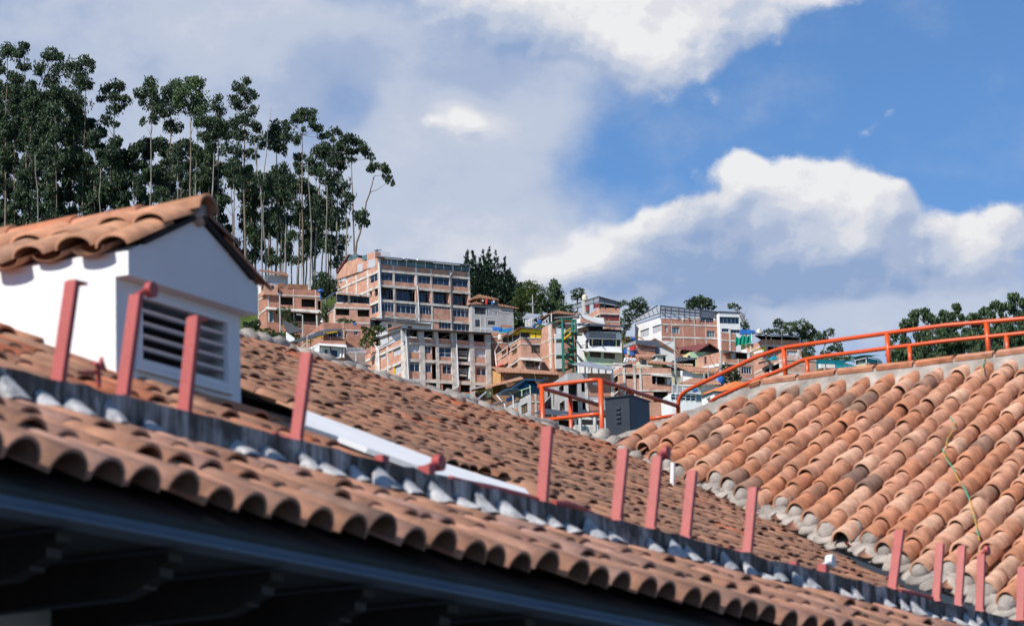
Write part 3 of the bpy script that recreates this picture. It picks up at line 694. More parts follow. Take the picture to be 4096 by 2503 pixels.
mb.prism([FC.pt(-11.6, 0.0, -0.09), FC.pt(-0.0, 0.0, -0.09), FC.pt(-6.0 * cc, -6.0, -0.09), FC.pt(-9.0, -6.0, -0.09), FC.pt(-6.8, -3.9, -0.09), FC.pt(-9.0, -2.85, -0.09), FC.pt(-11.6, -2.6, -0.09)], -FC.w * 0.05)
mb.build('roof_deck', M['soffit'], mid)
mb = MB(); rnd = random.Random(31); pts = [FC.pt(-11.6 + 0.3 * k, 0.0 + rnd.gauss(0, .02), 0.0 + rnd.gauss(0, .015)) for k in range(39)]
lumpy(mb, pts, 0.07, rnd, 8, 0.25)
for k in range(46):
    blob(mb, FC.pt(-11.5 + k * 0.255 + rnd.gauss(0, .04), rnd.gauss(-.06, .03), 0.02), FC.u * rnd.uniform(.06, .15), FC.v * rnd.uniform(.08, .16), FC.w * rnd.uniform(.035, .075), rnd, jit=.18)
mb.build('ridge_mortar', M['mortar'], mid, smooth=True)
# white ledge under its left eave, open to the sun
def c_strip(pts, w, th, mat, name):
    mb = MB(); q = [FC.pt(*FC.hit(x, y, w), w) for x, y in pts]; mb.prism(q, -FC.w * th); return recalc(mb.build(name, mat, mid))
c_strip([(1224, 1640), (1500, 1742), (1735, 1832), (1722, 1880), (1470, 1790), (1355, 1745), (1222, 1700)], 0.05, 0.03, M['white_ledge'], 'eave_ledge')
c_strip([(1738, 1838), (1900, 1890), (2100, 1952), (2118, 1975), (1960, 1935), (1738, 1893)], 0.05, 0.03, M['white_ledge'], 'eave_ledge')
mb = MB(); mb.prism([FC.pt(-11.4, -2.5, -0.2), FC.pt(-9.2, -2.7, -0.2), FC.pt(-7.0, -3.5, -0.2), FC.pt(-7.0, 0, -0.2), FC.pt(-11.4, 0, -0.2)], -UP * 4.0); recalc(mb.build('wall', M['white_dormer'], mid))

# ------------------------------------------------------------------ right roof with its long barrel tiles
FD = Frame(P0, U2, DE, R(25))
rightH = thing('tiled_house', Vector((P0.x, P0.y, 0)) + U2 * 5 + DE * 1.0, 'right hand house whose sunlit clay tiles run down to a mortared valley', 'house')
v_r = FD.hit(3500, 1503, 0.08)[1]; uh, vh = FD.hit(3080, 1560)
def d_top(u): return v_r if u > uh else 0.02 + (v_r - 0.02) * max(0, u / uh) ** 0.9
PD = 0.245
def d_in(u, v):
    if v < -u - 0.12 or u > LIM: return False
    return v + (0.40 if u < uh else 0.1) < d_top(u)
mb = MB(); rnd = random.Random(23)
def d_tone(u, v, r):
    k = min(1, max(0, (u - 1.5) / 4.0)) * 0.28
    t = r.gauss(0.44 + k, 0.22)
    return 1.0 if r.random() < 0.005 else min(0.965, max(0, t))
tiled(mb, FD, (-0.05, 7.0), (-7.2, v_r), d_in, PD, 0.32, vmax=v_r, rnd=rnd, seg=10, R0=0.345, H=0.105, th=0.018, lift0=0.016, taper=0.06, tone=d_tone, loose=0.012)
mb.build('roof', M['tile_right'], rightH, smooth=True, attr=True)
mb = MB(); mb.prism([FD.pt(0, 0, -0.085), FD.pt(LIM, -LIM, -0.085), FD.pt(LIM, v_r, -0.085), FD.pt(uh, v_r, -0.085)], -FD.w * 0.05); recalc(mb.build('roof_deck', M['mortar'], rightH))
# mortared head: a sloping cement band with small clay pieces set along the top
mb = MB(); rnd = random.Random(29)
head = [FD.pt(0.02 + (uh) * t, d_top(uh * t) - 0.02, 0.0) for t in [i / 14 for i in range(15)]] + [FD.pt(uh + k * 0.4, v_r, 0) for k in range(1, 1 + int((LIM - uh) / 0.4))]
hv = [(p + FD.w * rnd.uniform(-.01, .01)) for p in head]
for p, q in zip(hv, hv[1:]):
    kk = min(1.0, 0.22 + 0.78 * (max(0, (p - P0).dot(U2)) / uh) ** 1.5)
    lo = -FD.v * 0.20 + FD.w * 0.01; mid_ = FD.w * 0.09 - FD.v * 0.05; tp = FD.w * 0.15 + FD.v * 0.03; bk = FD.v * 0.16 - FD.w * 0.05
    lo, mid_, tp, bk = lo * kk, mid_ * kk, tp * kk, bk
    for a_, b_ in ((lo, mid_), (mid_, tp), (tp, bk)): mb.face([p + a_, q + a_, q + b_, p + b_])
mb.build('ridge_mortar', M['mortar'], rightH, smooth=False)
mb = MB()
for i in range(1, len(hv) - 1):
    p, q = hv[i], hv[i + 1]; L0 = (q - p)
    t = (rnd.uniform(.35, .7), rnd.random() * .3, rnd.random() * .3)
    if (p - P0).dot(U2) < 1.2: continue
    c = p + L0 * 0.5 + FD.w * 0.152 + FD.v * 0.045; b = len(mb.v); mb.box(c, L0 * 0.46, FD.v * 0.05, FD.w * 0.018 + L0 * rnd.uniform(-.02, .02))
    for j in range(b, len(mb.v)): mb.a[j] = t
mb.build('ridge_tiles', M['tile_right'], rightH, attr=True)
mb = MB(); c45 = math.cos(FD.pitch)
for k in range(25):
    u = -0.05 + k * PD
    v1 = -7.2 + math.ceil((-u - 0.12 + 7.2) / 0.32) * 0.32
    blob(mb, FD.pt(u, v1 + 0.05, 0.012), FD.u * .078, FD.v * .12, FD.w * .088, rnd, 13, 9, jit=.07)
    vm = (v1 - u) / 2 - 0.03
    blob(mb, FD.pt(u, vm, -0.02), FD.u * rnd.uniform(.09, .13), FD.v * (abs(v1 + u) / 2 + .10), FD.w * rnd.uniform(.035, .05), rnd, 13, 7, jit=.10)
    blob(mb, FD.pt(u + PD / 2, vm - PD / 4, -0.045), FD.u * .11, FD.v * .20, FD.w * .035, rnd, 11, 7, jit=.10)
lumpy(mb, [FD.pt(u, -u + 0.02, -0.05) for u in [i * 0.25 for i in range(24)]], 0.06, rnd)
mb.build('valley_mortar', M['mortar'], rightH, smooth=True)
# walls of the right house, seen only from the side
mb = MB(); zt = P0.z - 0.35
q = [FD.pt(0.3, 0.2), FD.pt(LIM, 0.2), FD.pt(LIM, v_r + 0.0), FD.pt(uh, v_r)]
mb.prism([Vector((p.x, p.y, 0)) + DE * 0.4 for p in q], UP * zt); recalc(mb.build('wall', M['white_dormer'], rightH))
# ------------------------------------------------------------------ red steel posts standing on the kerb
kback = kb - U2 * 0.05
PN = Vector((U2.x, U2.y, 0))
def post_pt(px, py): return hit_plane(px, py, kback, PN)
posts = [  # top x0,x1,y ; bottom x0,x1,y ; label
    (255, 324, 1128, 196, 265, 1520, 'red steel post in front of the sunlit dormer wall, leftmost of all'),
    (511, 580, 1182, 460, 518, 1585, 'red steel post with a round ended arm at its head, crossing the dormer corner'),
    (743, 810, 1271, 705, 768, 1645, 'red steel post with flaking paint on its head, in front of the louvred vent'),
    (1201, 1259, 1414, 1154, 1212, 1758, 'tall red steel post standing alone right of the dormer'),
    (2167, 2216, 1710, 2138, 2196, 2010, 'red steel post standing alone below the orange landing rail'),
    (2469, 2520, 1797, 2437, 2491, 2080, 'red steel post right under the dark cabinet, first of a group of three'),
    (2605, 2656, 1828, 2576, 2625, 2112, 'red steel post with a flat arm on its head, middle one under the cabinet'),
    (2745, 2795, 1884, 2717, 2764, 2150, 'red steel post right of the short white pipe, last of a group of three'),
    (2991, 3036, 1953, 2965, 3010, 2212, 'lone red steel post where the mottled valley mortar begins, with a clamp at its foot'),
    (3579, 3621, 2122, 3543, 3590, 2356, 'strongly tilted red steel post before the foot of the right tile roof'),
    (3742, 3780, 2174, 3724, 3764, 2400, 'red steel post left of the pair below the hanging yellow wire'),
    (3831, 3867, 2185, 3813, 3851, 2420, 'red steel post with a bracket plate at its head, just left of the wire end'),
    (3907, 3945, 2218, 3898, 3938, 2440, 'red steel post with the yellow wire tied at its head'),
    (4068, 4110, 2267, 4061, 4100, 2475, 'red steel post cut by the right edge of the photo')]
for i, (a0, a1, at_, b0_, b1_, bt, lab) in enumerate(posts):
    top = post_pt((a0 + a1) / 2, at_); bot = post_pt((b0_ + b1_) / 2, bt) - UP * 0.02
    Zd = bot.y; wpx = ((a1 - a0) + (b1_ - b0_)) / 2
    sx = wpx / F * Zd
    wu = sx * 0.80 / (abs(U2.x) + 0.1) / 2; wd_ = 0.016
    t = thing('metal_post', bot, lab, 'post', 'red steel posts along the kerb')
    ax = (top - bot).normalized(); side = (U2 - ax * U2.dot(ax)).normalized(); dep = ax.cross(side).normalized()
    mb = MB(); L2 = (top - bot).length / 2
    # folded channel: a front plate and two returned flanges
    mb.box((top + bot) / 2, side * wu, dep * wd_, ax * L2); mb.build('upright', M['red_steel'], t)
    mb = MB(); mb.box(bot + ax * 0.006 - U2 * 0.0, side * (wu + 0.018), dep * (wd_ + 0.02), ax * 0.006); mb.build('foot_plate', M['red_steel'], t)
    mb = MB()
    if i in (1, 6, 12):
        arm = top - ax * 0.005; tip = arm + DE * 0.10 + UP * 0.045
        mb.tube([arm, arm + DE * 0.035 + UP * 0.02, tip], 0.015, 8); mb.tube([tip - U2 * 0.008, tip + U2 * 0.02], 0.034, 14)
        mb.build('arm', M['red_steel'], t, smooth=False)
    elif i in (0, 2, 8, 9, 11):
        mb.box(top + DE * 0.035 + ax * 0.004, DE * 0.045, side * wu * 0.7, ax * 0.005); mb.build('head_plate', M['red_steel'], t)
    if i in (3, 8):
        mb = MB(); c = bot + ax * 0.035 + U2 * -0.06; mb.tube([c - U2 * 0.05, c + U2 * 0.06], 0.016, 8); mb.box(c - U2 * 0.06, U2 * 0.02, DE * 0.02, UP * 0.03); mb.build('clamp', M['red_steel'], t)
for k, (x0, x1, y0, y1, lab) in enumerate([(1677, 1735, 1863, 1915, 'short red stub with a round ended arm below the white eave ledge'), (3273, 3313, 2256, 2300, 'short red stub with a pale round cap right of the lone post'), (3160, 3195, 2245, 2280, 'small red stub peeping over the kerb'), (1508, 1548, 1822, 1860, 'smallest red bracket over the kerb under the white ledge')]):
    c = post_pt((x0 + x1) / 2, y1); top = post_pt((x0 + x1) / 2, y0); t = thing('metal_bracket', c, lab, 'bracket', 'red steel stubs on the kerb')
    w = (x1 - x0) / F * c.y * 0.45; mb = MB(); mb.box((c + top) / 2, U2 * w, DE * 0.03, (top - c) / 2); mb.build('stub', M['red_steel'], t)
    if k < 2:
        mb = MB(); tip = top + DE * 0.12 + UP * 0.03; mb.tube([top - UP * .01, tip], 0.018, 8); mb.tube([tip - U2 * .02, tip + U2 * .02], 0.04, 12); mb.build('arm', M['red_steel'] if k == 0 else M['white'], t)
# red conduit lying along the back of the kerb
def kerb_path(pts, d=0.07, lift=0.0): return [hit_plane(x, y, kb - U2 * d, PN) + UP * lift for x, y in pts]
for k, (pts, r, lab) in enumerate([([(1800, 1912), (1900, 1938), (2010, 1960), (2100, 1985), (2150, 1998)], 0.014, 'thin red conduit along the kerb below the white ledge'),
                    ([(2215, 2012), (2280, 2018), (2330, 2036), (2375, 2062), (2440, 2082)], 0.018, 'kinked red conduit lying on the kerb between two posts'),
                    ([(3595, 2364), (3650, 2372), (3725, 2392)], 0.018, 'short red conduit at the foot of the tilted post')]):
    p = kerb_path(pts); t = MB(); t.tube(p, r, 8); o = t.build('conduit', M['red_steel']); tag(o, lab, 'conduit')
for (px, py, lab) in ((395, 1530, 'twisted red wire bracket in front of the dormer foot'),):
    c = post_pt(px, py); mb = MB()
    mb.tube([c - UP * .02, c + UP * .06, c + UP * .10 + DE * .02, c + UP * .06 + DE * .045, c + UP * .075 - DE * .03], 0.010, 7)
    mb.tube([c + UP * 0.02 - DE * 0.14, c + UP * 0.035 - DE * .05, c + UP * 0.05], 0.007, 6); tag(mb.build('wire_bracket', M['red_steel']), lab, 'bracket')
# yellow green wire lying down the right roof, in three visible runs
for k, (pts, lab) in enumerate([([(3940, 1408), (3935, 1450), (3928, 1475), (3925, 1500)], 'short yellow green wire tail hanging over the right roof ridge'),
          ([(3800, 1665), (3818, 1690), (3812, 1720), (3790, 1755), (3785, 1780)], 'yellow green wire loop lying in the middle of the right roof'),
          ([(3770, 1795), (3785, 1835), (3812, 1870), (3832, 1915), (3860, 1955), (3880, 2000), (3892, 2045), (3905, 2100), (3917, 2160)], 'long yellow green wire running down the right roof to a red post')]):
    p = []
    for (x, y) in pts: p.append(FD.pt(*FD.hit(x, y, 0.13), 0.13))
    m_, nt_, b_ = nmat('striped wire'); tcw = N(nt_, 'ShaderNodeTexCoord'); nz = noise(nt_, 7.0, 1, 0.5, tcw.outputs['Object'])
    L(nt_, ramp(nt_, nz, [(0.48, (0.60, 0.36, 0.05)), (0.52, (0.05, 0.40, 0.25))]), b_.inputs['Base Color'])
    mb = MB(); mb.tube(p, 0.0055, 6); o = mb.build('wire', m_); tag(o, lab, 'wire')
# short white pipe
mb = MB(); a = P(2692, 1850, 28); b = P(2687, 1908, 28); mb.tube([b - UP * 0.1, a], 0.02, 10); tag(mb.build('vent_pipe', M['white']), 'short white pipe sticking up between two red posts', 'pipe')

# ------------------------------------------------------------------ orange guard rails
def rail_tube(mb, pts, Zs, r=0.023, seg=10):
    pp = [P(x, y, z) for (x, y), z in zip(pts, Zs)]
    return mb.tube(pp, r, seg)
ZB = 34.2
nB = P(2390, 1517, ZB)
FU = Fac(nB, U2 * -1, -DE)                 # plane of the rail that runs left from the near corner
FE = Fac(nB, DE, U2)                       # plane of the rail that recedes right from it
pB = nB; zt = nB.z
def Lp(px, py): return hit_plane(px, py, nB, DE)
def Rp(px, py): return hit_plane(px, py, nB, U2)
corner = nB
A = Lp(2150, 1546); C_ = Rp(2712, 1612)
A.z = zt; C_.z = zt
# the far return of the landing, parallel to the receding rail
def Ap(px, py): return hit_plane(px, py, A, U2)
landing = thing('guard_rail', Vector((nB.x, nB.y, nB.z - 1.1)), 'orange tube rail boxed round a small landing beside the dark cabinet', 'railing')
def arcpath(a, c, b, r, n=5):
    d1 = (a - c).normalized(); d2 = (b - c).normalized(); p1 = c + d1 * r; p2 = c + d2 * r
    return [p1.lerp(c, t).lerp(c.lerp(p2, t), t) for t in [i / n for i in range(n + 1)]]
tr = 0.0225
mb = MB(); end = A + DE * 0.1
mb.tube([Ap(2400, 1620) * 1.0] + arcpath(Ap(2300, 1592), A, corner, 0.06) + arcpath(A, corner, C_, 0.09) + [C_], tr, 10); mb.build('top_rail', M['orange_steel'], landing, smooth=True)
low = 0.36
cl = Vector(corner) - UP * low
al = A - UP * low; 
mb = MB(); lowL = Lp(2372, 1657); zl = lowL.z
cornL = Vector((corner.x, corner.y, zl)); aL = Vector((A.x, A.y, zl))
mb.tube([aL + DE * 1.0, aL] + arcpath(aL, cornL, cornL + DE * 1, 0.09) + [cornL + DE * 1.3], tr * 0.95, 10); mb.build('low_rail', M['orange_steel'], landing, smooth=True)
for q, rr in ((Lp(2402, 1530), tr * 1.15), (A + U2 * 0.05, tr * 1.1), (Ap(2281, 1592), tr), (Rp(2520, 1560), tr), (C_ - DE * 0.0, tr * 1.1)):
    mb = MB(); mb.tube([Vector((q.x, q.y, zt)), Vector((q.x, q.y, zt - 1.05))], rr, 10); mb.build('post', M['orange_steel'], landing, smooth=True)
# long rail over the right roof
ZR = C_.y
zs = lambda x: ZR + (33.6 - ZR) * min(1.0, max(0.0, (x - 2712) / 700.0))
long_ = thing('guard_rail', P(3400, 1560, 33.6), 'long orange tube rail climbing over the ridge of the right roof', 'railing')
def long_tube(pts, name, r=tr):
    mb = MB(); mb.tube([P(x, y, zs(x) - max(0, (x - 3412)) * 0.0012) for x, y in pts], r, 10); return mb.build(name, M['orange_steel'], long_, smooth=True)
long_tube([(2712, 1668), (2712, 1622), (2716, 1597), (2727, 1577), (2745, 1563), (2770, 1549), (2900, 1487), (3020, 1430), (3110, 1398), (3150, 1388), (3250, 1374), (3520, 1336), (3780, 1301), (4096, 1274), (4400, 1246)], 'top_rail')
long_tube([(2840, 1607), (2866, 1590), (2900, 1574), (3020, 1520), (3140, 1474), (3200, 1445), (3226, 1436), (3300, 1424), (3520, 1396), (3780, 1364), (4096, 1332), (4400, 1300)], 'low_rail', tr * 0.95)
long_tube([(2600, 1675), (2650, 1668), (2712, 1660)], 'low_rail', tr * 0.9)
long_tube([(2320, 1738), (2360, 1752), (2404, 1768)], 'low_rail', tr * 0.9)
for (x0, y0, x1, y1, r) in ((3135, 1392, 3145, 1520, 1.15), (3548, 1335, 3560, 1475, 1.15), (3945, 1292, 3960, 1440, 1.15), (3228, 1437, 3234, 1520, 1.0), (3638, 1385, 3644, 1470, 1.0), (4025, 1341, 4035, 1430, 1.0), (4330, 1255, 4345, 1400, 1.1)):
    mb = MB(); z = zs(x0) - max(0, x0 - 3412) * 0.0012; mb.tube([P(x0, y0, z), P(x1, y1 + 25, z)], tr * r, 10); mb.build('post', M['orange_steel'], long_, smooth=True)

# ------------------------------------------------------------------ dark cabinet on the landing
cabP = P(2521, 1583, 32.7)
cab = thing('cabinet', Vector((cabP.x, cabP.y, cabP.z - 0.5)), 'dark blue grey metal cabinet with four louvres beside the orange rail', 'cabinet')
CF = Fac(cabP, -U2, -DE); CE = Fac(cabP, DE, U2)
uw = CF.hit(2419, 1590)[0]; ud = CE.hit(2597, 1600)[0]
def cabbox(u0, u1, z0, z1, d0, d1): 
    return [CF.pt(u0, z0, d0), CF.pt(u1, z0, d0), CF.pt(u1, z1, d0), CF.pt(u0, z1, d0)], -DE * (d1 - d0)
mb = MB(); z1 = cabP.z; z0 = z1 - 0.50
a_, off = cabbox(0, uw, z0, z1, -ud, 0); mb.prism(a_, off); recalc(mb.build('body', M['cabinet'], cab))
mb = MB(); a_, off = cabbox(0.005, uw * 0.74, z0, z1 - 0.02, 0.0015, 0.015); mb.prism(a_, off); dr = recalc(mb.build('door', M['cabinet'], cab))
for k in range(4):
    mb = MB(); zc = z1 - 0.11 - k * 0.045; uc = uw * 0.46; w = 0.05
    mb.prism([CF.pt(uc - w / 2, zc + 0.012, 0.016), CF.pt(uc - w / 2, zc - 0.012, 0.016), CF.pt(uc - w / 2, zc - 0.013, 0.034)], CF.t * w); recalc(mb.build('louvre', M['cabinet'], dr))
mb = MB(); a_, off = cabbox(-0.012, uw + 0.012, z1 + 0.001, z1 + 0.014, -ud - 0.01, 0.02); mb.prism(a_, off); recalc(mb.build('lid', M['cabinet'], cab))
# ------------------------------------------------------------------ hillside
CREST = [(-900, 1020), (0, 1080), (900, 1150), (1300, 1175), (1900, 1215), (2100, 1290), (2300, 1330), (2520, 1375), (2900, 1350), (3120, 1385), (3400, 1470), (3560, 1490), (4096, 1420), (4900, 1350)]
FOOT_Y, CREST_Y = 480.0, 720.0
def lerp_tab(tab, x):
    if x <= tab[0][0]: return tab[0][1]
    for (x0, y0), (x1, y1) in zip(tab, tab[1:]):
        if x <= x1: return y0 + (y1 - y0) * (x - x0) / (x1 - x0)
    return tab[-1][1]
def hill_z(x, y):
    px = W0 / 2 + F * x / max(y, 1) * 0.985
    zc = P(px, lerp_tab(CREST, px), CREST_Y).z
    zf = P(px, 2250, FOOT_Y).z
    if y <= FOOT_Y: return max(0.0, zf * (y - 150) / (FOOT_Y - 150))
    if y <= CREST_Y:
        t = (y - FOOT_Y) / (CREST_Y - FOOT_Y); return zf + (zc - zf) * (t ** 1.5)
    return zc - (y - CREST_Y) * 0.03
mb = MB(); xs = [-420 + 14 * i for i in range(61)]; ys = [150, 250, 350, 420, 460] + [480 + 12 * i for i in range(21)] + [740, 780, 850, 950, 1100, 1400]
rnd = random.Random(2); idx = {}
for j, y in enumerate(ys):
    for i, x in enumerate(xs):
        X = x * (0.55 + y / 900.0); idx[i, j] = mb.vert((X, y, hill_z(X, y) + (rnd.uniform(-.5, .5) if y > 300 else -0.2)))
for j in range(len(ys) - 1):
    for i in range(len(xs) - 1): mb.f.append([idx[i, j], idx[i + 1, j], idx[i + 1, j + 1], idx[i, j + 1]])
tag(mb.build('hillside', M['hill'], smooth=True), kind='structure')

# ------------------------------------------------------------------ house builder
class Z_:
    def __init__(s, ox, oy, k): s.ox, s.oy, s.k = ox, oy, k
    def __call__(s, x, y): return s.ox + x * s.k, s.oy + y * s.k
ZA = Z_(1300, 960, 700 / 2463); ZB = Z_(1300, 1250, 700 / 2463); ZC = Z_(1850, 980, 700 / 2463)
ZD = Z_(1900, 1300, 700 / 2463); ZE = Z_(2450, 1180, 700 / 2463); ZF = Z_(2900, 1150, 700 / 2463); ZL = Z_(960, 980, 540 / 1506)
KIND = {'glass': ('frame_blue', 'glass'), 'glassw': ('frame_white', 'glass'), 'curtain': ('frame_white', 'curtain'), 'white': ('frame_white', 'curtain'), 'wood': ('frame_dark', 'curtain_brown'),
        'red': ('frame_dark', 'curtain_red'), 'pale': ('frame_white', 'glass_light'), 'bars': ('frame_dark', 'dark')}
class Bld:
    def __init__(s, name, label, zf, B, L, R, Z, phi=31, wall='brick', cat='house', group=None, deep=None, solid=True):
        s.zf = zf; s.Z = Z; ph = R_(phi)
        x, yt = zf(B[0], B[1]); _, yb = zf(B[0], B[2]); s.B = P(x, yt, Z)
        s.R = Fac(s.B, Vector((math.cos(ph), math.sin(ph), 0)), Vector((math.sin(ph), -math.cos(ph), 0)))
        s.L = Fac(s.B, Vector((-math.sin(ph), math.cos(ph), 0)), Vector((-math.cos(ph), -math.sin(ph), 0)))
        s.zt = s.B.z; s.zb = P(x, yb, Z).z
        my = (B[1] + B[2]) / 2
        s.uR = s.R.hit(*zf(R, my))[0] if R is not None else 6.0
        s.uL = s.L.hit(*zf(L, my))[0] if L is not None else (deep or 7.0)
        s.root = thing(name, Vector((s.B.x, s.B.y, s.zb)), label, cat, group)
        s.wall = wall; s.holes = {'R': [], 'L': []}; s.cf = MB(); s.solid = solid
    def fac(s, f): return s.R if f == 'R' else s.L
    def rect(s, f, r, d=0.0):
        F_ = s.fac(f); x0, y0, x1, y1 = r; cx, cy = (x0 + x1) / 2, (y0 + y1) / 2
        a = F_.hit(*s.zf(x0, cy), d)[0]; b = F_.hit(*s.zf(x1, cy), d)[0]; z1 = F_.hit(*s.zf(cx, y0), d)[1]; z0 = F_.hit(*s.zf(cx, y1), d)[1]
        return min(a, b), max(a, b), z0, z1
    def win(s, f, rects, kind='glass', n=2, rail=0.0, dep=0.22, label=None):
        F_ = s.fac(f)
        lim = s.uR if f == 'R' else s.uL
        for r in rects:
            u0, u1, z0, z1 = s.rect(f, r); u0 = max(0.06, u0); u1 = min(lim - 0.06, u1)
            s.holes[f].append((u0, u1, z0, z1))
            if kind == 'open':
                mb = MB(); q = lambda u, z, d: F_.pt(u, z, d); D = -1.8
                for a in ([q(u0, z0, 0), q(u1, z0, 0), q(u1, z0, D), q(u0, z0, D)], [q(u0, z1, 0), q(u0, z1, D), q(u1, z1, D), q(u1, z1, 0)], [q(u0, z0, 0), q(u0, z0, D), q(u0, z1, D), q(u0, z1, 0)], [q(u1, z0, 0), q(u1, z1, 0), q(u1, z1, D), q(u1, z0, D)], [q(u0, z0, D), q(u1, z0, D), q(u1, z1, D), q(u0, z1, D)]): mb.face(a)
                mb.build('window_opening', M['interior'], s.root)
                continue
            fm, pm = KIND[kind]; w = 0.07; mb = MB()
            def bar(a, b, c, d, dd=dep, t=0.05):
                mb.prism([F_.pt(a, c, -dd), F_.pt(b, c, -dd), F_.pt(b, d, -dd), F_.pt(a, d, -dd)], F_.n * t)
            bar(u0, u0 + w, z0, z1); bar(u1 - w, u1, z0, z1); bar(u0 + w, u1 - w, z0, z0 + w); bar(u0 + w, u1 - w, z1 - w, z1)
            for k in range(1, n):
                u = u0 + (u1 - u0) * k / n; bar(u - w * .4, u + w * .4, z0 + w, z1 - w, dep, 0.04)
            if rail: z = z1 - (z1 - z0) * rail; bar(u0 + w, u1 - w, z - w * .4, z + w * .4, dep, 0.035)
            if kind == 'bars':
                for k in range(1, 9): u = u0 + (u1 - u0) * k / 9; bar(u - .05, u + .05, z0, z1, 0.05, 0.04)
            fr = mb.build('window', M['frame_white' if kind == 'bars' and n == 3 else fm], s.root, label=label)
            mb = MB(); mb.face([F_.pt(u0, z0, -dep - 0.015), F_.pt(u1, z0, -dep - 0.015), F_.pt(u1, z1, -dep - 0.015), F_.pt(u0, z1, -dep - 0.015)])
            mb.build('pane', M[pm], fr)
        return s
    def beams(s, ys, d=0.10, fs='RL'):
        for y0, y1 in ys:
            x, _ = 0, 0
            bx = s.bx
            z1 = s.R.hit(*s.zf(bx, y0))[1]; z0 = s.R.hit(*s.zf(bx, y1))[1]
            if 'R' in fs: s.cf.prism([s.R.pt(-d, z0, 0.0), s.R.pt(s.uR, z0, 0.0), s.R.pt(s.uR, z1, 0.0), s.R.pt(-d, z1, 0.0)], s.R.n * d)
            if 'L' in fs: s.cf.prism([s.L.pt(0, z0, 0.0), s.L.pt(s.uL, z0, 0.0), s.L.pt(s.uL, z1, 0.0), s.L.pt(0, z1, 0.0)], s.L.n * d)
        return s
    def cols(s, f, xs_, d=0.07, y=None):
        F_ = s.fac(f); my = s.my
        for x0, x1 in xs_:
            a = F_.hit(*s.zf(x0, my))[0]; b = F_.hit(*s.zf(x1, my))[0]; a, b = min(a, b), max(a, b)
            z0, z1 = s.zb, s.zt - 0.003
            if y: z1 = F_.hit(*s.zf((x0 + x1) / 2, y[0]))[1]; z0 = F_.hit(*s.zf((x0 + x1) / 2, y[1]))[1]
            s.cf.prism([F_.pt(a, z0, 0), F_.pt(b, z0, 0), F_.pt(b, z1, 0), F_.pt(a, z1, 0)], F_.n * d)
        return s
    def poly(s, f, pts, d0, d1, mat, name, parent=None, label=None):
        F_ = s.fac(f); mb = MB(); mb.prism([F_.px(*s.zf(x, y), d1) for x, y in pts], F_.n * (d0 - d1))
        return recalc(mb.build(name, M[mat], parent or s.root, label=label))
    def sheet(s, pts, mat, name, th=0.06):
        """a roof sheet through points (facade, x, y, distance out from it)"""
        mb = MB(); q = [s.fac(f).px(*s.zf(x, y), d) for f, x, y, d in pts]; mb.prism(q, UP * th); return recalc(mb.build(name, M[mat], s.root))
    def slab(s, y, over, th, mat, name='roof', rise=0.0, back=None):
        """flat roof sheet over the whole plan at the height it has over the near corner"""
        z = s.R.hit(*s.zf(s.bx, y))[1]; o = over; q = [(-o, -o), (s.uR + o, -o), (s.uR + o, s.uL + o), (-o, s.uL + o)]
        mb = MB(); pts = []
        for a, b in q:
            p = s.R.pt(a, z, 0) + s.L.t * b; pts.append(p + UP * (rise * max(0, b)))
        mb.prism(pts, UP * th); return recalc(mb.build(name, M[mat], s.root))
    def strip(s, f, pts, r, mat, name, d=0.1):
        F_ = s.fac(f); mb = MB(); mb.tube([F_.px(*s.zf(x, y), d) for x, y in pts], r, 6); return mb.build(name, M[mat], s.root)
    def bars(s, f, segs, r, mat, name, d=0.1):
        F_ = s.fac(f)
        name = {'glazing_bars': 'glazing_bar', 'terrace_posts': 'terrace_post', 'pavilion_posts': 'pavilion_post', 'canopy_posts': 'canopy_post', 'veranda_posts': 'veranda_post', 'posts': 'post', 'frame': 'frame_bar', 'terrace_frame': 'frame_bar', 'roof_frame': 'frame_bar', 'loft_frame': 'frame_bar', 'balcony_rail': 'rail_bar', 'terrace_rail': 'rail_bar'}.get(name, name)
        for g in segs: mb = MB(); mb.tube([F_.px(*s.zf(x, y), d) for x, y in g], r, 5); mb.build(name, M[mat], s.root)
    def done(s, roofmat='concrete'):
        mb = MB(); base_z = min(s.zb - 2, hill_z(s.B.x, s.B.y) - 6)
        for f, lim in (('R', s.uR), ('L', s.uL)):
            F_ = s.fac(f); H = [h for h in s.holes[f]]
            us = sorted({0.0, lim} | {x for h in H for x in h[:2]}); zs_ = sorted({base_z, s.zt} | {min(s.zt, z) for h in H for z in h[2:]})
            for i in range(len(us) - 1):
                for j in range(len(zs_) - 1):
                    cu, cz = (us[i] + us[i + 1]) / 2, (zs_[j] + zs_[j + 1]) / 2
                    if any(h[0] < cu < h[1] and h[2] < cz < h[3] for h in H): continue
                    mb.face([F_.pt(us[i], zs_[j]), F_.pt(us[i + 1], zs_[j]), F_.pt(us[i + 1], zs_[j + 1]), F_.pt(us[i], zs_[j + 1])])
            for u0, u1, z0, z1 in H:
                q = lambda u, z, d: F_.pt(u, z, d); D = -0.26
                for a in ([q(u0, z0, 0), q(u1, z0, 0), q(u1, z0, D), q(u0, z0, D)], [q(u0, z1, 0), q(u0, z1, D), q(u1, z1, D), q(u1, z1, 0)], [q(u0, z0, 0), q(u0, z0, D), q(u0, z1, D), q(u0, z1, 0)], [q(u1, z0, 0), q(u1, z1, 0), q(u1, z1, D), q(u1, z0, D)]):
                    if abs(D) > 0: mb.face(a)
        pb = lambda a, b, z: s.R.pt(a, z, 0) + s.L.t * b
        mb.face([pb(s.uR, 0, base_z), pb(s.uR, s.uL, base_z), pb(s.uR, s.uL, s.zt), pb(s.uR, 0, s.zt)])
        mb.face([pb(0, s.uL, base_z), pb(s.uR, s.uL, base_z), pb(s.uR, s.uL, s.zt), pb(0, s.uL, s.zt)])
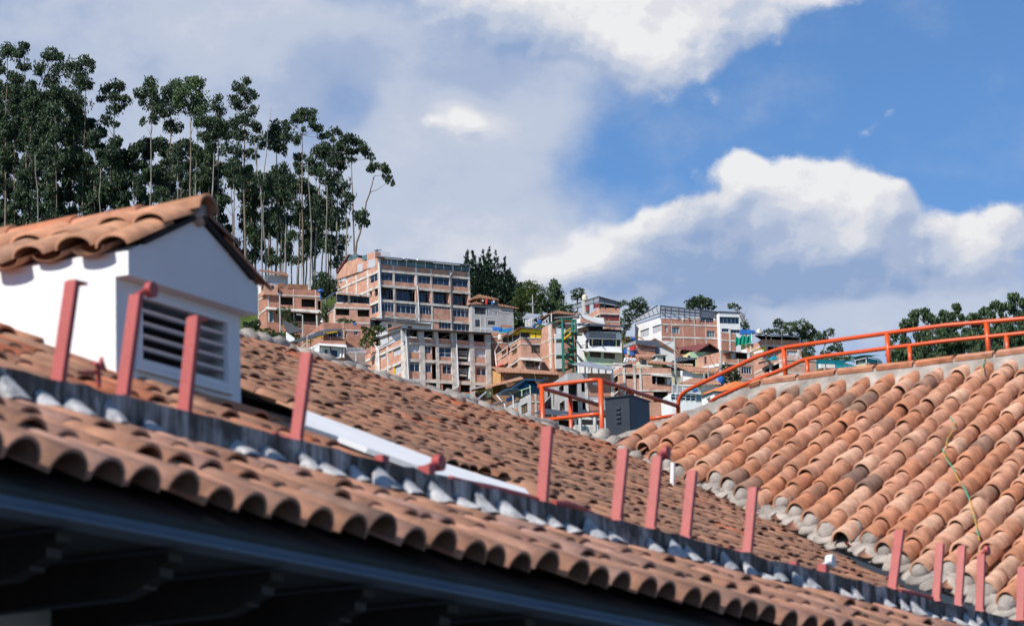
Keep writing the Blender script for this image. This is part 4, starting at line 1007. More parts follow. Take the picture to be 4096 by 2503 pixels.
        mb.build('wall', M[s.wall], s.root)
        mb = MB(); mb.face([pb(0.02, 0.02, s.zt - 0.25), pb(s.uR - .02, 0.02, s.zt - 0.25), pb(s.uR - .02, s.uL - .02, s.zt - 0.25), pb(0.02, s.uL - .02, s.zt - 0.25)]); mb.build('roof_slab', M[roofmat], s.root)
        if s.cf.v: recalc(s.cf.build('concrete_frame', M['concrete'], s.root))
        return s
R_ = R
_oi = Bld.__init__
def _init(s, name, label, zf, B, L, R, Z, **k):
    s.bx = B[0]; s.my = (B[1] + B[2]) / 2; _oi(s, name, label, zf, B, L, R, Z, **k)
Bld.__init__ = _init
def loose(name, label, cat, zf, c, Z, group=None):
    x, y = zf(*c); return thing(name, P(x, y, Z), label, cat, group)
def pz(zf, x, y, Z): return P(*zf(x, y), Z)
def pole(label, zf, pts, Z, r=0.14, arm=None, mat='pole', name='utility_pole'):
    a = pz(zf, *pts[0], Z); b = pz(zf, *pts[1], Z); b = Vector((b.x, b.y, b.z - 3)); a.x = a.x
    t = thing(name, b, label, 'pole'); mb = MB(); mb.tube([b, a], [r, r * 0.7], 8); mb.build('shaft', M[mat], t)
    if arm:
        mb = MB(); p = [pz(zf, x, y, Z) for x, y in arm]; mb.tube(p, r * 0.4, 6); mb.build('arm', M['steel'], t)
        mb = MB(); d = (p[-1] - p[-2]).normalized(); mb.box(p[-1], d * 0.45, UP * 0.08, Vector((0, .2, 0))); mb.build('lamp_head', M['steel'], t)
    return t
def tank(label, zf, x, y0, y1, w, Z, mat='tank', name='water_tank'):
    a = pz(zf, x, y1, Z); h = pz(zf, x, y0, Z).z - a.z; r = w * zf.k / F * Z / 2
    t = thing(name, a, label, 'tank'); mb = MB(); mb.lathe(a, [(r, 0), (r * 1.02, h * .1), (r, h * .2), (r * 1.02, h * .35), (r, h * .5), (r * .98, h * .68), (r * .72, h * .84), (r * .3, h * .9)], 14); mb.build('body', M[mat], t, smooth=False)
    mb = MB(); mb.lathe(a + UP * h * .9, [(r * .34, 0), (r * .34, h * .08), (r * .2, h * .1)], 12); mb.build('lid', M[mat], t); return t
def cable(label, zf, pts, Z, r=0.03, sag=0.0):
    """overhead wire strung between points, hanging in a shallow curve"""
    P_ = [pz(zf, x, y, Z if not isinstance(Z, (list, tuple)) else Z[i]) for i, (x, y) in enumerate(pts)]
    out = []
    for a, b in zip(P_, P_[1:]):
        for k in range(8): t = k / 8; out.append(a.lerp(b, t) - UP * (sag * 4 * t * (1 - t)))
    out.append(P_[-1]); mb = MB(); mb.tube(out, r, 5); return tag(mb.build('cable', M['cable']), label, 'cable')
# ------------------------------------------------------------------ the big apartment block
b = Bld('apartment_block', 'largest brick apartment block, six storeys of wide windows and a glazed top floor', ZA, (775, 342, 1330), 165, 2045, 660, phi=29, cat='building')
b.win('R', [(792, 458, 960, 570), (988, 472, 1260, 598), (1312, 492, 1487, 612), (1515, 512, 1752, 632), (1790, 537, 2016, 658)], 'glass', 3, 0.2)
b.win('R', [(795, 662, 968, 838), (1000, 680, 1270, 862), (1325, 700, 1490, 882), (1528, 718, 1755, 905), (1800, 742, 2022, 922)], 'glass', 4, 0.2, 1.3)
b.win('R', [(797, 877, 977, 1008), (1005, 892, 1278, 1030), (1338, 914, 1510, 1045), (1805, 960, 2032, 1083)], 'glassw', 4, 0.2)
b.win('R', [(1527, 932, 1765, 968)], 'glassw', 6)
b.win('R', [(805, 1095, 985, 1165), (1010, 1110, 1283, 1180), (1338, 1140, 1505, 1240), (1605, 1155, 1778, 1250), (1812, 1175, 2036, 1275)], 'glassw', 4)
b.win('L', [(182, 468, 290, 588), (455, 347, 525, 445), (612, 378, 705, 470)][:2], 'white', 3)
b.win('L', [(470, 520, 592, 572), (627, 480, 738, 592), (640, 892, 750, 1030)], 'glassw', 2, 0.25)
b.win('L', [(630, 702, 660, 800), (700, 664, 745, 785), (325, 397, 393, 466)], 'open')
b.beams([(418, 450), (628, 660), (834, 868), (1062, 1092)], 0.13)
b.cols('R', [(760, 790), (960, 985), (1272, 1302), (1490, 1512), (1760, 1787), (2020, 2045)]); b.cols('L', [(163, 182), (305, 325), (436, 457), (597, 620), (755, 772)])
b.poly('L', [(165, 455), (318, 300), (440, 250), (525, 310), (590, 290), (590, 195), (708, 165), (708, 262), (768, 240), (768, 345), (165, 556)], -1.2, 0.012, 'brick', 'upper_wall')
for pts in ([(320, 212), (440, 200), (440, 262), (320, 305)], [(525, 222), (590, 200), (590, 270), (525, 292)]): b.poly('L', pts, -0.5, 0.02, 'glass_light', 'terrace_glazing')
b.poly('L', [(610, 285), (705, 260), (705, 375), (610, 398)], -0.4, 0.05, 'curtain', 'pale_window')
b.poly('L', [(455, 350), (525, 322), (525, 440), (455, 455)], -0.3, 0.05, 'curtain', 'pale_window')
b.poly('L', [(150, 452), (325, 200), (335, 205), (165, 465)], -8, 0.3, 'roof_maroon', 'shed_roof')
b.poly('R', [(778, 252), (2030, 368), (2030, 440), (778, 342)], -2.6, -0.15, 'glass_light', 'top_glazing')
b.bars('R', [[(x, 252 + (x - 778) * .0926), (x, 342 + (x - 778) * .079)] for x in (778, 880, 930, 1015, 1145, 1280, 1410, 1560, 1670, 1790, 1920, 2030)], 0.10, 'frame_white', 'glazing_bars', -0.1)
b.sheet([('R', 705, 240, 0.9), ('R', 2045, 362, 0.9), ('R', 2040, 352, -6), ('R', 760, 232, -6)], 'roof_dark', 'roof', 0.12)
b.bars('R', [[(705, 165), (910, 183)], [(705, 165), (705, 240)], [(910, 183), (915, 250)], [(705, 200), (910, 215)]], 0.05, 'steel', 'terrace_rail', -0.6)
b.poly('R', [(1200, 268), (1560, 272), (1560, 300), (1200, 292)], -6, -3, 'white', 'roof_room')
b.strip('R', [(757, 250), (775, 640), (795, 1110)], 0.13, 'frame_white', 'drain_pipe', 0.25); b.strip('R', [(1300, 640), (1318, 900), (1325, 1170)], 0.10, 'frame_white', 'drain_pipe', 0.2)
b.strip('R', [(1798, 345), (1805, 435), (1765, 492)], 0.11, 'frame_white', 'drain_pipe', 0.2); b.strip('R', [(1768, 500), (1775, 760), (1792, 1250)], 0.09, 'frame_dark', 'drain_pipe', 0.2)
for x in (1268, 1500): b.poly('R', [(x, 390), (x + 28, 392), (x + 28, 640), (x, 636)] if x == 1268 else [(1280, 690), (1300, 690), (1302, 870), (1280, 868)], 0, 0.09 if x == 1268 else 0.16, 'white' if x == 1268 else 'brick', 'pier_render')
for (x, y) in ((1478, 712), (1742, 735), (2008, 760)): b.poly('R', [(x, y), (x + 14, y + 2), (x + 18, y + 165), (x + 4, y + 150)], -1.2, -0.05, 'brick', 'fin_wall')
b.done()
for k, x in enumerate((1108, 1305)): tank('small white water tank on the big block roof, %s one' % ('left' if k == 0 else 'right'), ZA, x, 252 + k * 12, 282 + k * 10, 36, 664, 'white')
o = loose('solar_collector', 'tilted solar panel on the roof edge of the big block', 'panel', ZA, (750, 150), 668); mb = MB()
mb.prism([pz(ZA, 685, 152, 668), pz(ZA, 740, 138, 668), pz(ZA, 800, 140, 672), pz(ZA, 745, 160, 670)], UP * 0.08); mb.build('panel', M['glass'], o); mb = MB(); mb.tube([pz(ZA, 745, 150, 669), pz(ZA, 745, 175, 669)], 0.06, 5); mb.build('stand', M['steel'], o)

# ------------------------------------------------------------------ grey house with a tiled pavilion
b = Bld('rendered_house', 'grey cement rendered house with barred windows beside the big block', ZC, (128, 840, 1165), None, 718, 668, phi=20, wall='cement', deep=10)
b.win('R', [(172, 877, 328, 974)], 'bars', 2); b.win('R', [(350, 897, 510, 992)], 'bars', 3); b.win('R', [(180, 1050, 260, 1150), (357, 1066, 458, 1122)], 'bars', 2)
b.slab(838, 0.35, 0.12, 'roof_dark', 'roof_edge')
b.poly('R', [(540, 1120), (700, 1130), (700, 1160), (540, 1150)], 0, 0.04, 'brick_red', 'bare_brick')
b.poly('R', [(125, 745), (228, 690), (430, 738), (518, 762), (500, 772), (240, 745), (125, 765)], -5, 0.4, 'roof_tile_far', 'pavilion_roof')
b.poly('R', [(128, 812), (185, 792), (312, 830), (128, 836)], -2, 0.5, 'roof_tile_far', 'tile_ledge'); b.poly('R', [(508, 832), (560, 832), (790, 885), (790, 896), (508, 856)], -3, 0.5, 'roof_tile_far', 'tile_ledge')
b.bars('R', [[(200, 745), (200, 815)], [(255, 748), (255, 825)], [(505, 765), (505, 850)], [(330, 790), (505, 800)]], 0.12, 'wood', 'pavilion_posts', -0.2)
b.poly('R', [(245, 762), (500, 775), (500, 845), (245, 825)], -4, -2.5, 'glass', 'pavilion_back')
b.done()
for k, (x, y, w, h, m, lab) in enumerate(((318, 760, 32, 75, 'red_cloth', 'red garment hanging under the tiled pavilion'), (272, 768, 26, 28, 'curtain', 'pale blue garment left of the red one on the line'), (402, 790, 26, 55, 'blue', 'blue garment hanging right of the red one'), (428, 775, 24, 40, 'curtain', 'white garment at the right end of the washing line'))):
    mb = MB(); rr = random.Random(k); q = [pz(ZC, x, y, 666), pz(ZC, x + w, y + 3, 666), pz(ZC, x + w * .95, y + h, 666), pz(ZC, x + w * .6, y + h * .85, 666), pz(ZC, x + w * .1, y + h, 666)]; mb.prism(q, Vector((0, 0.12, 0))); tag(mb.build('hanging_garment', M[m]), lab, 'clothes', 'washing on the pavilion')
pole('concrete lamp pole with a curved arm before the grey house', ZC, ((322, 1010), (330, 1225)), 640, 0.22, [(322, 1030), (350, 1018), (405, 1007)], name='street_lamp')
pole('leaning bare pole with insulators beside the lamp before the grey house', ZC, ((254, 1003), (258, 1230)), 638, 0.2)

# ------------------------------------------------------------------ middle block with a concrete frame
b = Bld('apartment_block', 'concrete framed brick block with an open top terrace under a dark sheet roof', ZB, (1135, 345, 1150), 568, 2335, 600, phi=26, cat='building')
b.win('R', [(1187, 450, 1325, 556), (2102, 520, 2262, 626)], 'curtain', 3); b.win('R', [(1405, 468, 1495, 572), (1605, 486, 1782, 622)], 'glassw', 2, 0.6)
b.win('R', [(1197, 698, 1335, 828), (1415, 714, 1500, 840), (1655, 730, 1783, 862), (2133, 767, 2272, 882)], 'glassw', 2, 0.2)
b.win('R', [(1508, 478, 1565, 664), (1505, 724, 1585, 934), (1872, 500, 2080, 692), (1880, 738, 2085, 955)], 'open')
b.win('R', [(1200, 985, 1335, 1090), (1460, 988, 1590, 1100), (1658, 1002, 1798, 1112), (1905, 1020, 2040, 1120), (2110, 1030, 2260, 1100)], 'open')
b.win('L', [(778, 545, 855, 658), (785, 795, 858, 900)], 'white', 2); b.win('L', [(958, 470, 1068, 600), (970, 715, 1078, 870)], 'curtain', 3, 0.2); b.win('L', [(900, 512, 930, 565), (910, 757, 935, 800)], 'glass', 1)
b.beams([(412, 446), (648, 686), (925, 968)], 0.12)
b.cols('R', [(1135, 1182), (1333, 1405), (1562, 1605), (1785, 1862), (2040, 2105), (2262, 2335)], 0.16); b.cols('L', [(712, 765), (878, 898), (1078, 1132)], 0.10)
for (x0, x1, y0) in ((1080, 1150, 228), (1310, 1392, 262), (1532, 1592, 270), (1770, 1848, 285), (2032, 2088, 292), (2255, 2328, 302)):
    b.poly('R', [(x0, y0), (x1, y0 + 4), (x1 + 8, y0 + 150), (x0 + 8, y0 + 146)] if x0 > 1100 else [(1082, 228), (1145, 232), (1150, 400), (1090, 400)], -0.5, 0.14, 'concrete_light', 'terrace_column')
b.sheet([('R', 1060, 222, 1.3), ('R', 2345, 292, 1.3), ('R', 2330, 330, -9.5), ('R', 1200, 250, -9.5)], 'roof_dark', 'roof', 0.12)
b.sheet([('L', 645, 392, 0.8), ('L', 1120, 228, 0.8), ('L', 1120, 262, -8), ('L', 720, 410, -5)], 'roof_dark', 'roof', 0.12)
for x, y in ((1150, 268), (1405, 285), (1640, 300), (1880, 318)): 
    b.sheet([('R', x, y + 55, -1.5), ('R', x + 48, y + 56, -1.5), ('R', x + 120, y + 4, -4.5), ('R', x + 70, y + 2, -4.5)], 'net_pale', 'skylight', 0.05)
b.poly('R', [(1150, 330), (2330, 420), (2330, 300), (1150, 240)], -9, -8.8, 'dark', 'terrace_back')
b.strip('R', [(1135, 240), (1150, 420), (1178, 955)], 0.11, 'frame_white', 'drain_pipe', 0.3); b.strip('R', [(1845, 280), (1862, 600), (1880, 1035), (1735, 1112)], 0.11, 'frame_white', 'drain_pipe', 0.35); b.strip('L', [(750, 500), (762, 700), (768, 880)], 0.11, 'frame_white', 'drain_pipe', 0.3)
b.strip('L', [(755, 500), (900, 420), (1140, 245)], 0.11, 'steel', 'drain_pipe', 0.35); b.strip('L', [(650, 410), (745, 500)], 0.09, 'frame_white', 'drain_pipe', 0.35)
b.bars('L', [[(760, 345), (762, 430)], [(888, 250), (895, 400)]], 0.10, 'wood', 'timber_prop', 0.2)
for y in (500, 745): b.poly('R', [(2030, y + 15), (2078, y), (2088, y + 205), (2036, y + 215)], -1.7, -0.06, 'white', 'balcony_fin'); b.poly('R', [(1872, y + 118), (2000, y + 128), (2000, y + 150), (1872, y + 140)], -1.7, 0.25, 'concrete_light', 'balcony_slab')
for y in (535, 785): b.bars('R', [[(1882, y + k * 14), (1998, y + 10 + k * 14)] for k in range(5)], 0.045, 'steel', 'balcony_rail', -0.4)
b.poly('R', [(1330, 698), (1338, 698), (1342, 830), (1334, 830)], -0.1, 0.03, 'yellow', 'window_post'); b.poly('L', [(966, 740), (972, 738), (976, 872), (970, 875)], -0.1, 0.03, 'yellow', 'window_post')
b.done()

# ------------------------------------------------------------------ houses under the trees, far left
b = Bld('brick_house', 'small house with pale curtained windows and a brown sheet roof under the trees', ZL, (300, 330, 470), 195, 535, 672, phi=18, wall='white')
b.win('R', [(312, 348, 498, 422)], 'curtain', 4); b.sheet([('R', 205, 290, 1.2), ('R', 545, 352, 1.2), ('R', 520, 318, -6), ('R', 230, 280, -6)], 'roof_brown', 'roof', 0.15)
b.poly('R', [(505, 360), (535, 365), (535, 480), (505, 478)], -1, 0.1, 'concrete_light', 'pier'); b.poly('R', [(425, 428), (505, 432), (505, 482), (425, 475)], 0, 0.6, 'roof_brown', 'lean_to'); b.done()
b = Bld('brick_house', 'wide two storey brick house with two large dark openings on the left slope', ZL, (292, 480, 860), 205, 905, 660, phi=19, wall='brick_red')
b.win('R', [(455, 582, 590, 668), (686, 602, 838, 692), (868, 622, 903, 722)], 'open'); b.win('R', [(305, 735, 375, 858)], 'pale', 1); b.win('R', [(400, 735, 440, 765), (560, 760, 850, 850)], 'open')
b.beams([(545, 560), (700, 722)]); b.cols('R', [(308, 326), (595, 602), (840, 850)])
b.poly('R', [(268, 435), (420, 448), (420, 560), (268, 548)], -2, 0.7, 'brick', 'upper_room'); b.poly('R', [(350, 452), (376, 454), (376, 488), (350, 486)], 0.6, 0.74, 'glass', 'window')
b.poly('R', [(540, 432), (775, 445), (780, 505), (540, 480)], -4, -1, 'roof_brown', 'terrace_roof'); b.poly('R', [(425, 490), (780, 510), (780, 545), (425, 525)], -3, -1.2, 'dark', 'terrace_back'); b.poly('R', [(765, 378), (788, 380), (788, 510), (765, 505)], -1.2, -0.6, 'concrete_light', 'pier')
b.sheet([('R', 285, 718, 1.2), ('R', 910, 765, 1.2), ('R', 905, 752, -0.2), ('R', 290, 700, -0.2)], 'concrete', 'balcony_slab', 0.25)
b.sheet([('R', 210, 460, 0.6), ('R', 330, 425, 0.6), ('R', 330, 415, -3), ('R', 230, 440, -3)], 'roof_maroon', 'roof', 0.1)
b.done()
mb = MB(); c = pz(ZL, 897, 520, 655); t = thing('satellite_dish', c - UP * 1.2, 'round blue dish on a post above the wide brick house', 'dish'); mb.lathe(c, [(0.1, -.2), (.75, .0), (.7, .25), (.3, .5)], 12); mb.build('bowl', M['blue'], t); mb = MB(); mb.tube([c - UP * 1.6, c], 0.12, 6); mb.build('stem', M['blue'], t)
b = Bld('brick_house', 'brick house with a curved blue canopy over its terrace', ZL, (1062, 650, 880), 908, 1450, 640, phi=17, wall='brick')
b.win('R', [(1068, 706, 1220, 782), (1312, 724, 1443, 798)], 'open'); b.beams([(690, 708), (855, 872)]); b.cols('L', [(972, 984), (1048, 1058)]); b.win('L', [(1028, 600, 1044, 640)][:0], 'open')
b.sheet([('R', 1080, 525, 0.8), ('R', 1465, 568, 0.8), ('R', 1455, 575, -5), ('R', 1090, 535, -5)], 'white', 'canopy', 0.12)
mb = MB(); 
for k in range(8):
    t0, t1 = k / 8, (k + 1) / 8; f = lambda t: (968 + 112 * t, 585 - 62 * math.sin(t * 1.57))
    q = [b.R.px(*ZL(*f(t0)), 0.6), b.R.px(*ZL(*f(t1)), 0.6)]; mb.prism([q[0], q[1], q[1] - b.R.n * 5, q[0] - b.R.n * 5], UP * 0.06)
mb.build('curved_canopy', M['blue_sheet'], b.root)
b.poly('R', [(1080, 545), (1440, 580), (1440, 655), (1080, 635)], -4, -3.8, 'glass', 'terrace_back'); b.poly('R', [(1205, 560), (1230, 562), (1230, 635), (1205, 632)], -3.7, -3.4, 'white', 'terrace_post')
b.bars('R', [[(x, 545 + (x - 1070) * .09), (x, 635 + (x - 1070) * .07)] for x in (1072, 1150, 1200, 1260, 1310, 1380, 1440)] + [[(1072, 575), (1440, 605)]], 0.06, 'frame_dark', 'terrace_posts', -0.1)
b.poly('R', [(1346, 880), (1452, 890), (1452, 960), (1346, 945)], -2.0, -0.5, 'dark', 'lower_opening'); b.done()
b = Bld('brick_house', 'long flat brick house behind a dark corrugated canopy with orange strips', ZL, (922, 862, 1200), 688, 1348, 615, phi=17, wall='brick_red')
b.win('R', [(1272, 962, 1316, 1004)], 'glassw', 2); b.win('R', [(985, 965, 1195, 1028)], 'glassw', 4); b.beams([(938, 950)]); b.cols('R', [(1150, 1158)])
b.sheet([('R', 505, 1105, 5.0), ('R', 730, 1062, 4), ('R', 1170, 938, 2), ('R', 950, 940, -0.2)], 'roof_dark', 'canopy', 0.12)
for pts in ([(960, 978), (1075, 962), (1090, 972), (980, 988)], [(805, 1032), (915, 1018), (930, 1028), (820, 1042)], [(700, 1078), (815, 1064), (830, 1074), (715, 1088)]): b.sheet([('R', x, y, 3.4) for x, y in pts], 'yellow', 'canopy_strip', 0.05)
b.bars('R', [[(655, 1060), (658, 1140)], [(785, 1015), (787, 1100)], [(912, 965), (915, 1045)], [(1006, 1000), (1010, 1068)], [(1132, 950), (1136, 1078)]], 0.11, 'frame_dark', 'canopy_posts', 2.5); b.bars('R', [[(1170, 940), (1166, 1085)], [(938, 955), (940, 1020)]], 0.12, 'wood', 'timber_prop', 2.2)
b.done()
b = Bld('rendered_house', 'white walled house under a brick terrace parapet on the lower left', ZL, (888, 1062, 1300), 660, 1180, 590, phi=17, wall='brick_red')
b.poly('R', [(890, 1130), (1178, 1150), (1178, 1262), (890, 1262)], 0, 0.2, 'white', 'white_front'); b.poly('R', [(945, 1165), (976, 1168), (976, 1255), (945, 1252)], 0.2, 0.26, 'glass', 'door'); b.poly('R', [(1018, 1168), (1086, 1174), (1086, 1248), (1018, 1242)], 0.2, 0.26, 'glass', 'window')
b.poly('R', [(1105, 1150), (1180, 1155), (1180, 1250), (1105, 1245)], 0.2, 0.24, 'brick_red', 'bare_brick'); b.bars('R', [[(x, 1150), (x, 1255)] for x in (1122, 1155)], 0.22, 'white', 'white_pillar', 0.4); b.bars('R', [[(893, 1120), (893, 1245)], [(1012, 1135), (1012, 1255)]], 0.12, 'frame_dark', 'pipe', 0.5)
b.sheet([('R', 870, 1118, 1.2), ('R', 1190, 1142, 1.2), ('R', 1185, 1128, -0.1), ('R', 890, 1105, -0.1)], 'white', 'balcony_slab', 0.18)
b.beams([(1098, 1112)]); b.poly('L', [(690, 1180), (885, 1095), (885, 1240), (830, 1235)], 0, 0.1, 'white', 'white_side'); b.done()
b = Bld('brick_wall', 'grey brick yard wall topped with coiled wire between two houses', ZL, (1175, 1200, 1400), None, 1396, 596, phi=12, wall='brick_grey', cat='wall', deep=0.4)
mb = MB(); pts = []
for k in range(160):
    t = k / 159; a = t * 15 * 2 * math.pi; p = b.R.pt(b.uR * t, b.zt + 0.45, -0.1); pts.append(p + UP * (0.5 * math.sin(a)) + b.R.t * (0.32 * math.cos(a)))
mb.tube(pts, 0.06, 4); mb.build('coiled_wire', M['steel'], b.root); b.cols('R', [(1285, 1300)]); b.done()
b = Bld('brick_shed', 'low shed with a dark tarred roof in front of the coiled wire wall', ZB, (300, 705, 800), None, 600, 560, phi=12, wall='brick_grey', cat='shed', deep=4)
b.sheet([('R', 290, 715, 1.0), ('R', 650, 770, 1.0), ('R', 590, 740, -3), ('R', 300, 683, -3)], 'roof_dark', 'roof', 0.25); b.done()
pole('pale lamp post on the grassy slope at the far left', ZL, ((443, 545), (450, 970)), 640, 0.19, [(443, 560), (432, 548), (418, 543)], name='street_lamp')
pole('lamp post standing among the trunks above the wide brick house', ZL, ((697, 235), (700, 440)), 668, 0.16, [(697, 248), (680, 242), (652, 240)], name='street_lamp')
pole('short lamp post in front of the shaded ground floor on the left slope', ZL, ((698, 780), (700, 925)), 628, 0.15, [(698, 786), (685, 778), (655, 776)], name='street_lamp')
pole('lamp post in front of the dark canopy with orange strips', ZL, ((750, 1010), (754, 1190)), 585, 0.16, [(750, 1018), (765, 1005), (808, 988)], name='street_lamp')
pole('thin white post in the yard below the wide brick house', ZL, ((857, 785), (860, 870)), 640, 0.12, mat='frame_white')
tank('cream water tank just above the mortared ridge on the left', ZL, 352, 1030, 1085, 66, 560); tank('small silver tank on the flat brick terrace', ZL, 915, 838, 862, 34, 612, 'white'); tank('blue lidded tank beside the flat brick terrace', ZL, 1280, 868, 890, 42, 612, 'blue')
o = loose('fence', 'white corrugated sheet fence stepping down the left slope', 'fence', ZL, (560, 1070), 612); mb = MB()
for k in range(6): mb.prism([pz(ZL, 513 + k * 16, 970 + k * 12, 612), pz(ZL, 528 + k * 16, 972 + k * 12, 612), pz(ZL, 528 + k * 16, 1070 + k * 3, 612), pz(ZL, 513 + k * 16, 1078, 612)], Vector((0, .15, 0)))
mb.build('panel', M['white'], o)
mb = MB(); q = [(470, 850), (520, 850), (600, 895), (690, 940), (680, 960), (560, 985), (520, 960)]; mb.prism([pz(ZL, x, y, 622) for x, y in q], Vector((0, .4, -.1))); tag(mb.build('tarpaulin', M['roof_dark']), 'dark tarpaulin draped on the bank left of the flat brick house', 'tarpaulin')
b = Bld('timber_shed', 'white lean-to with a dark sheet roof at the foot of the big block', ZA, (802, 1145, 1300), None, 1490, 634, phi=15, wall='white', cat='shed', deep=6)
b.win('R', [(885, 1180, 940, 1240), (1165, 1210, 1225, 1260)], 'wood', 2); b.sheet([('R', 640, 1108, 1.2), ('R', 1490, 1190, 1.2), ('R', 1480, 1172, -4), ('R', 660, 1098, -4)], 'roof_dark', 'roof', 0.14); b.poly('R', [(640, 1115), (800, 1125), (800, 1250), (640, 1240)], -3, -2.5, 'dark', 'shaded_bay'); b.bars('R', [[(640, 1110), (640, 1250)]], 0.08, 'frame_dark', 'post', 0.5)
b.poly('R', [(890, 1240), (1080, 1190), (1085, 1205), (890, 1262)], -1, 1.5, 'roof_tile_far', 'porch_roof'); b.done()
# ------------------------------------------------------------------ yellow topped house and its neighbours
b = Bld('brick_house', 'brick house with a bright yellow top floor', ZD, (642, 180, 720), 290, 940, 590, phi=16)
b.win('R', [(795, 282, 918, 396)], 'wood', 2); b.win('R', [(715, 505, 832, 590), (838, 518, 900, 578)], 'wood', 2, dep=0.6); b.win('L', [(372, 338, 443, 462), (515, 288, 592, 412), (407, 542, 468, 604), (510, 504, 600, 606)], 'wood', 2); b.win('L', [(459, 320, 496, 364)], 'open')
b.beams([(172, 185), (258, 272), (455, 478)], 0.08)
b.poly('R', [(642, 45), (935, 66), (935, 190), (770, 180), (770, 105), (642, 95)], -3, 0.05, 'yellow', 'yellow_wall'); b.poly('R', [(645, 96), (768, 106), (768, 180), (645, 176)], -1.2, -0.2, 'interior', 'window_opening')
b.bars('R', [[(x, 48 + (x - 642) * .07), (x, 176 + (x - 642) * .04)] for x in (645, 770, 852, 932)] + [[(770, 125), (932, 132)]], 0.055, 'frame_dark', 'panel_joint', 0.08)
b.poly('L', [(640, 50), (640, 100), (435, 165), (420, 172)], -3, 0.05, 'yellow', 'yellow_wall'); b.poly('L', [(640, 102), (640, 180), (390, 248), (385, 190), (430, 168)], -1.2, -0.3, 'interior', 'window_opening'); b.bars('L', [[(x, 100 + (640 - x) * .33), (x, 180 + (640 - x) * .3)] for x in (635, 530, 465, 388)], 0.07, 'steel', 'terrace_posts', 0)
b.sheet([('L', 355, 188, 0.8), ('L', 642, 36, 0.8), ('L', 648, 30, -6), ('L', 420, 150, -6)], 'roof_maroon', 'roof', 0.14); b.sheet([('R', 630, 38, 0.6), ('R', 940, 64, 0.6), ('R', 938, 50, -5), ('R', 640, 28, -5)], 'roof_dark', 'roof', 0.14)
b.sheet([('R', 640, 488, 1.0), ('R', 945, 512, 1.0), ('R', 940, 498, -0.1), ('R', 640, 470, -0.1)], 'concrete', 'soffit_slab', 0.15)
b.strip('L', [(345, 240), (280, 360), (290, 480), (300, 570)], 0.09, 'frame_white', 'drain_pipe', 0.4); b.strip('R', [(935, 495), (905, 570), (905, 620)], 0.09, 'frame_white', 'drain_pipe', 0.5)
b.sheet([('L', 280, 598, 1.5), ('L', 395, 560, 1.5), ('L', 395, 550, -0.2), ('L', 300, 585, -0.2)], 'red_cloth', 'awning', 0.08); b.done()
tank('cream water tank left of the yellow top floor', ZC, 530, 1250, 1330, 68, 596)
b = Bld('brick_house', 'tall plain brick house with a white panelled corner behind the green stair', ZC, (1258, 1095, 1720), 985, 1620, 612, phi=22)
b.win('R', [(1278, 1288, 1296, 1382)], 'wood', 1); b.cols('L', [(1215, 1250)], 0.03); b.beams([(1300, 1318), (1520, 1538)], 0.06)
b.poly('R', [(1300, 1240), (1392, 1236), (1400, 1735), (1312, 1740)], 0, 0.25, 'white', 'white_panel'); b.poly('R', [(1312, 1168), (1450, 1178), (1450, 1240), (1312, 1236)], 0, 0.12, 'white', 'white_parapet')
b.poly('R', [(1262, 1090), (1440, 1095), (1440, 1165), (1262, 1160)], 0.0, 0.10, 'interior', 'loft_opening'); b.poly('R', [(1330, 1050), (1600, 1042), (1600, 1085), (1330, 1080)], -0.5, 0.3, 'orange', 'orange_board')
b.sheet([('R', 1290, 1030, 1.0), ('R', 1650, 1000, 1.0), ('R', 1640, 1035, -5), ('R', 1300, 1020, -5)], 'roof_grey', 'roof', 0.12)
b.poly('R', [(1205, 965), (1340, 918), (1612, 968), (1600, 985), (1330, 958), (1215, 980)], -6, -1.0, 'roof_tile_far', 'tile_roof'); b.poly('R', [(1230, 975), (1560, 975), (1560, 1030), (1230, 1030)], -6, -1.6, 'interior', 'loft')
b.bars('L', [[(1030, 1160), (1215, 1015)], [(1165, 1055), (1168, 1100)], [(1205, 1040), (1208, 1085)], [(1250, 960), (1252, 1080)]], 0.1, 'frame_white', 'loft_frame', 0.1)
b.done()
o = loose('solar_rack', 'row of tilted solar panels on the brick house left of the green stair', 'panel', ZC, (960, 1045), 622); mb = MB(); mb.prism([pz(ZC, 838, 1035, 620), pz(ZC, 905, 962, 626), pz(ZC, 1125, 985, 626), pz(ZC, 1010, 1045, 620)], UP * 0.1); mb.build('panel', M['roof_grey'], o); mb = MB()
for x, y0, y1 in ((860, 1030, 1060), (985, 1040, 1080), (1060, 1020, 1060)): mb.tube([pz(ZC, x, y0, 621), pz(ZC, x, y1 + 30, 621)], 0.08, 5)
mb.build('leg', M['steel'], o)
o = loose('block_screen', 'white pierced block screen under the solar panels', 'screen', ZC, (935, 1165), 617); mb = MB()
for i in range(5):
    for (x0, x1) in ((880 + i * 21, 884 + i * 21),): mb.prism([pz(ZC, x0, 1062 - i * 5, 617), pz(ZC, x1 + 4, 1062 - i * 5, 617), pz(ZC, x1 + 4, 1165, 617), pz(ZC, x0, 1165, 617)], Vector((0, .3, 0)))
for j in range(6): mb.prism([pz(ZC, 880, 1058 + j * 19, 617.1), pz(ZC, 985, 1034 + j * 23, 617.1), pz(ZC, 985, 1044 + j * 23, 617.1), pz(ZC, 880, 1066 + j * 19, 617.1)], Vector((0, .25, 0)))
mb.build('blocks', M['white'], o)
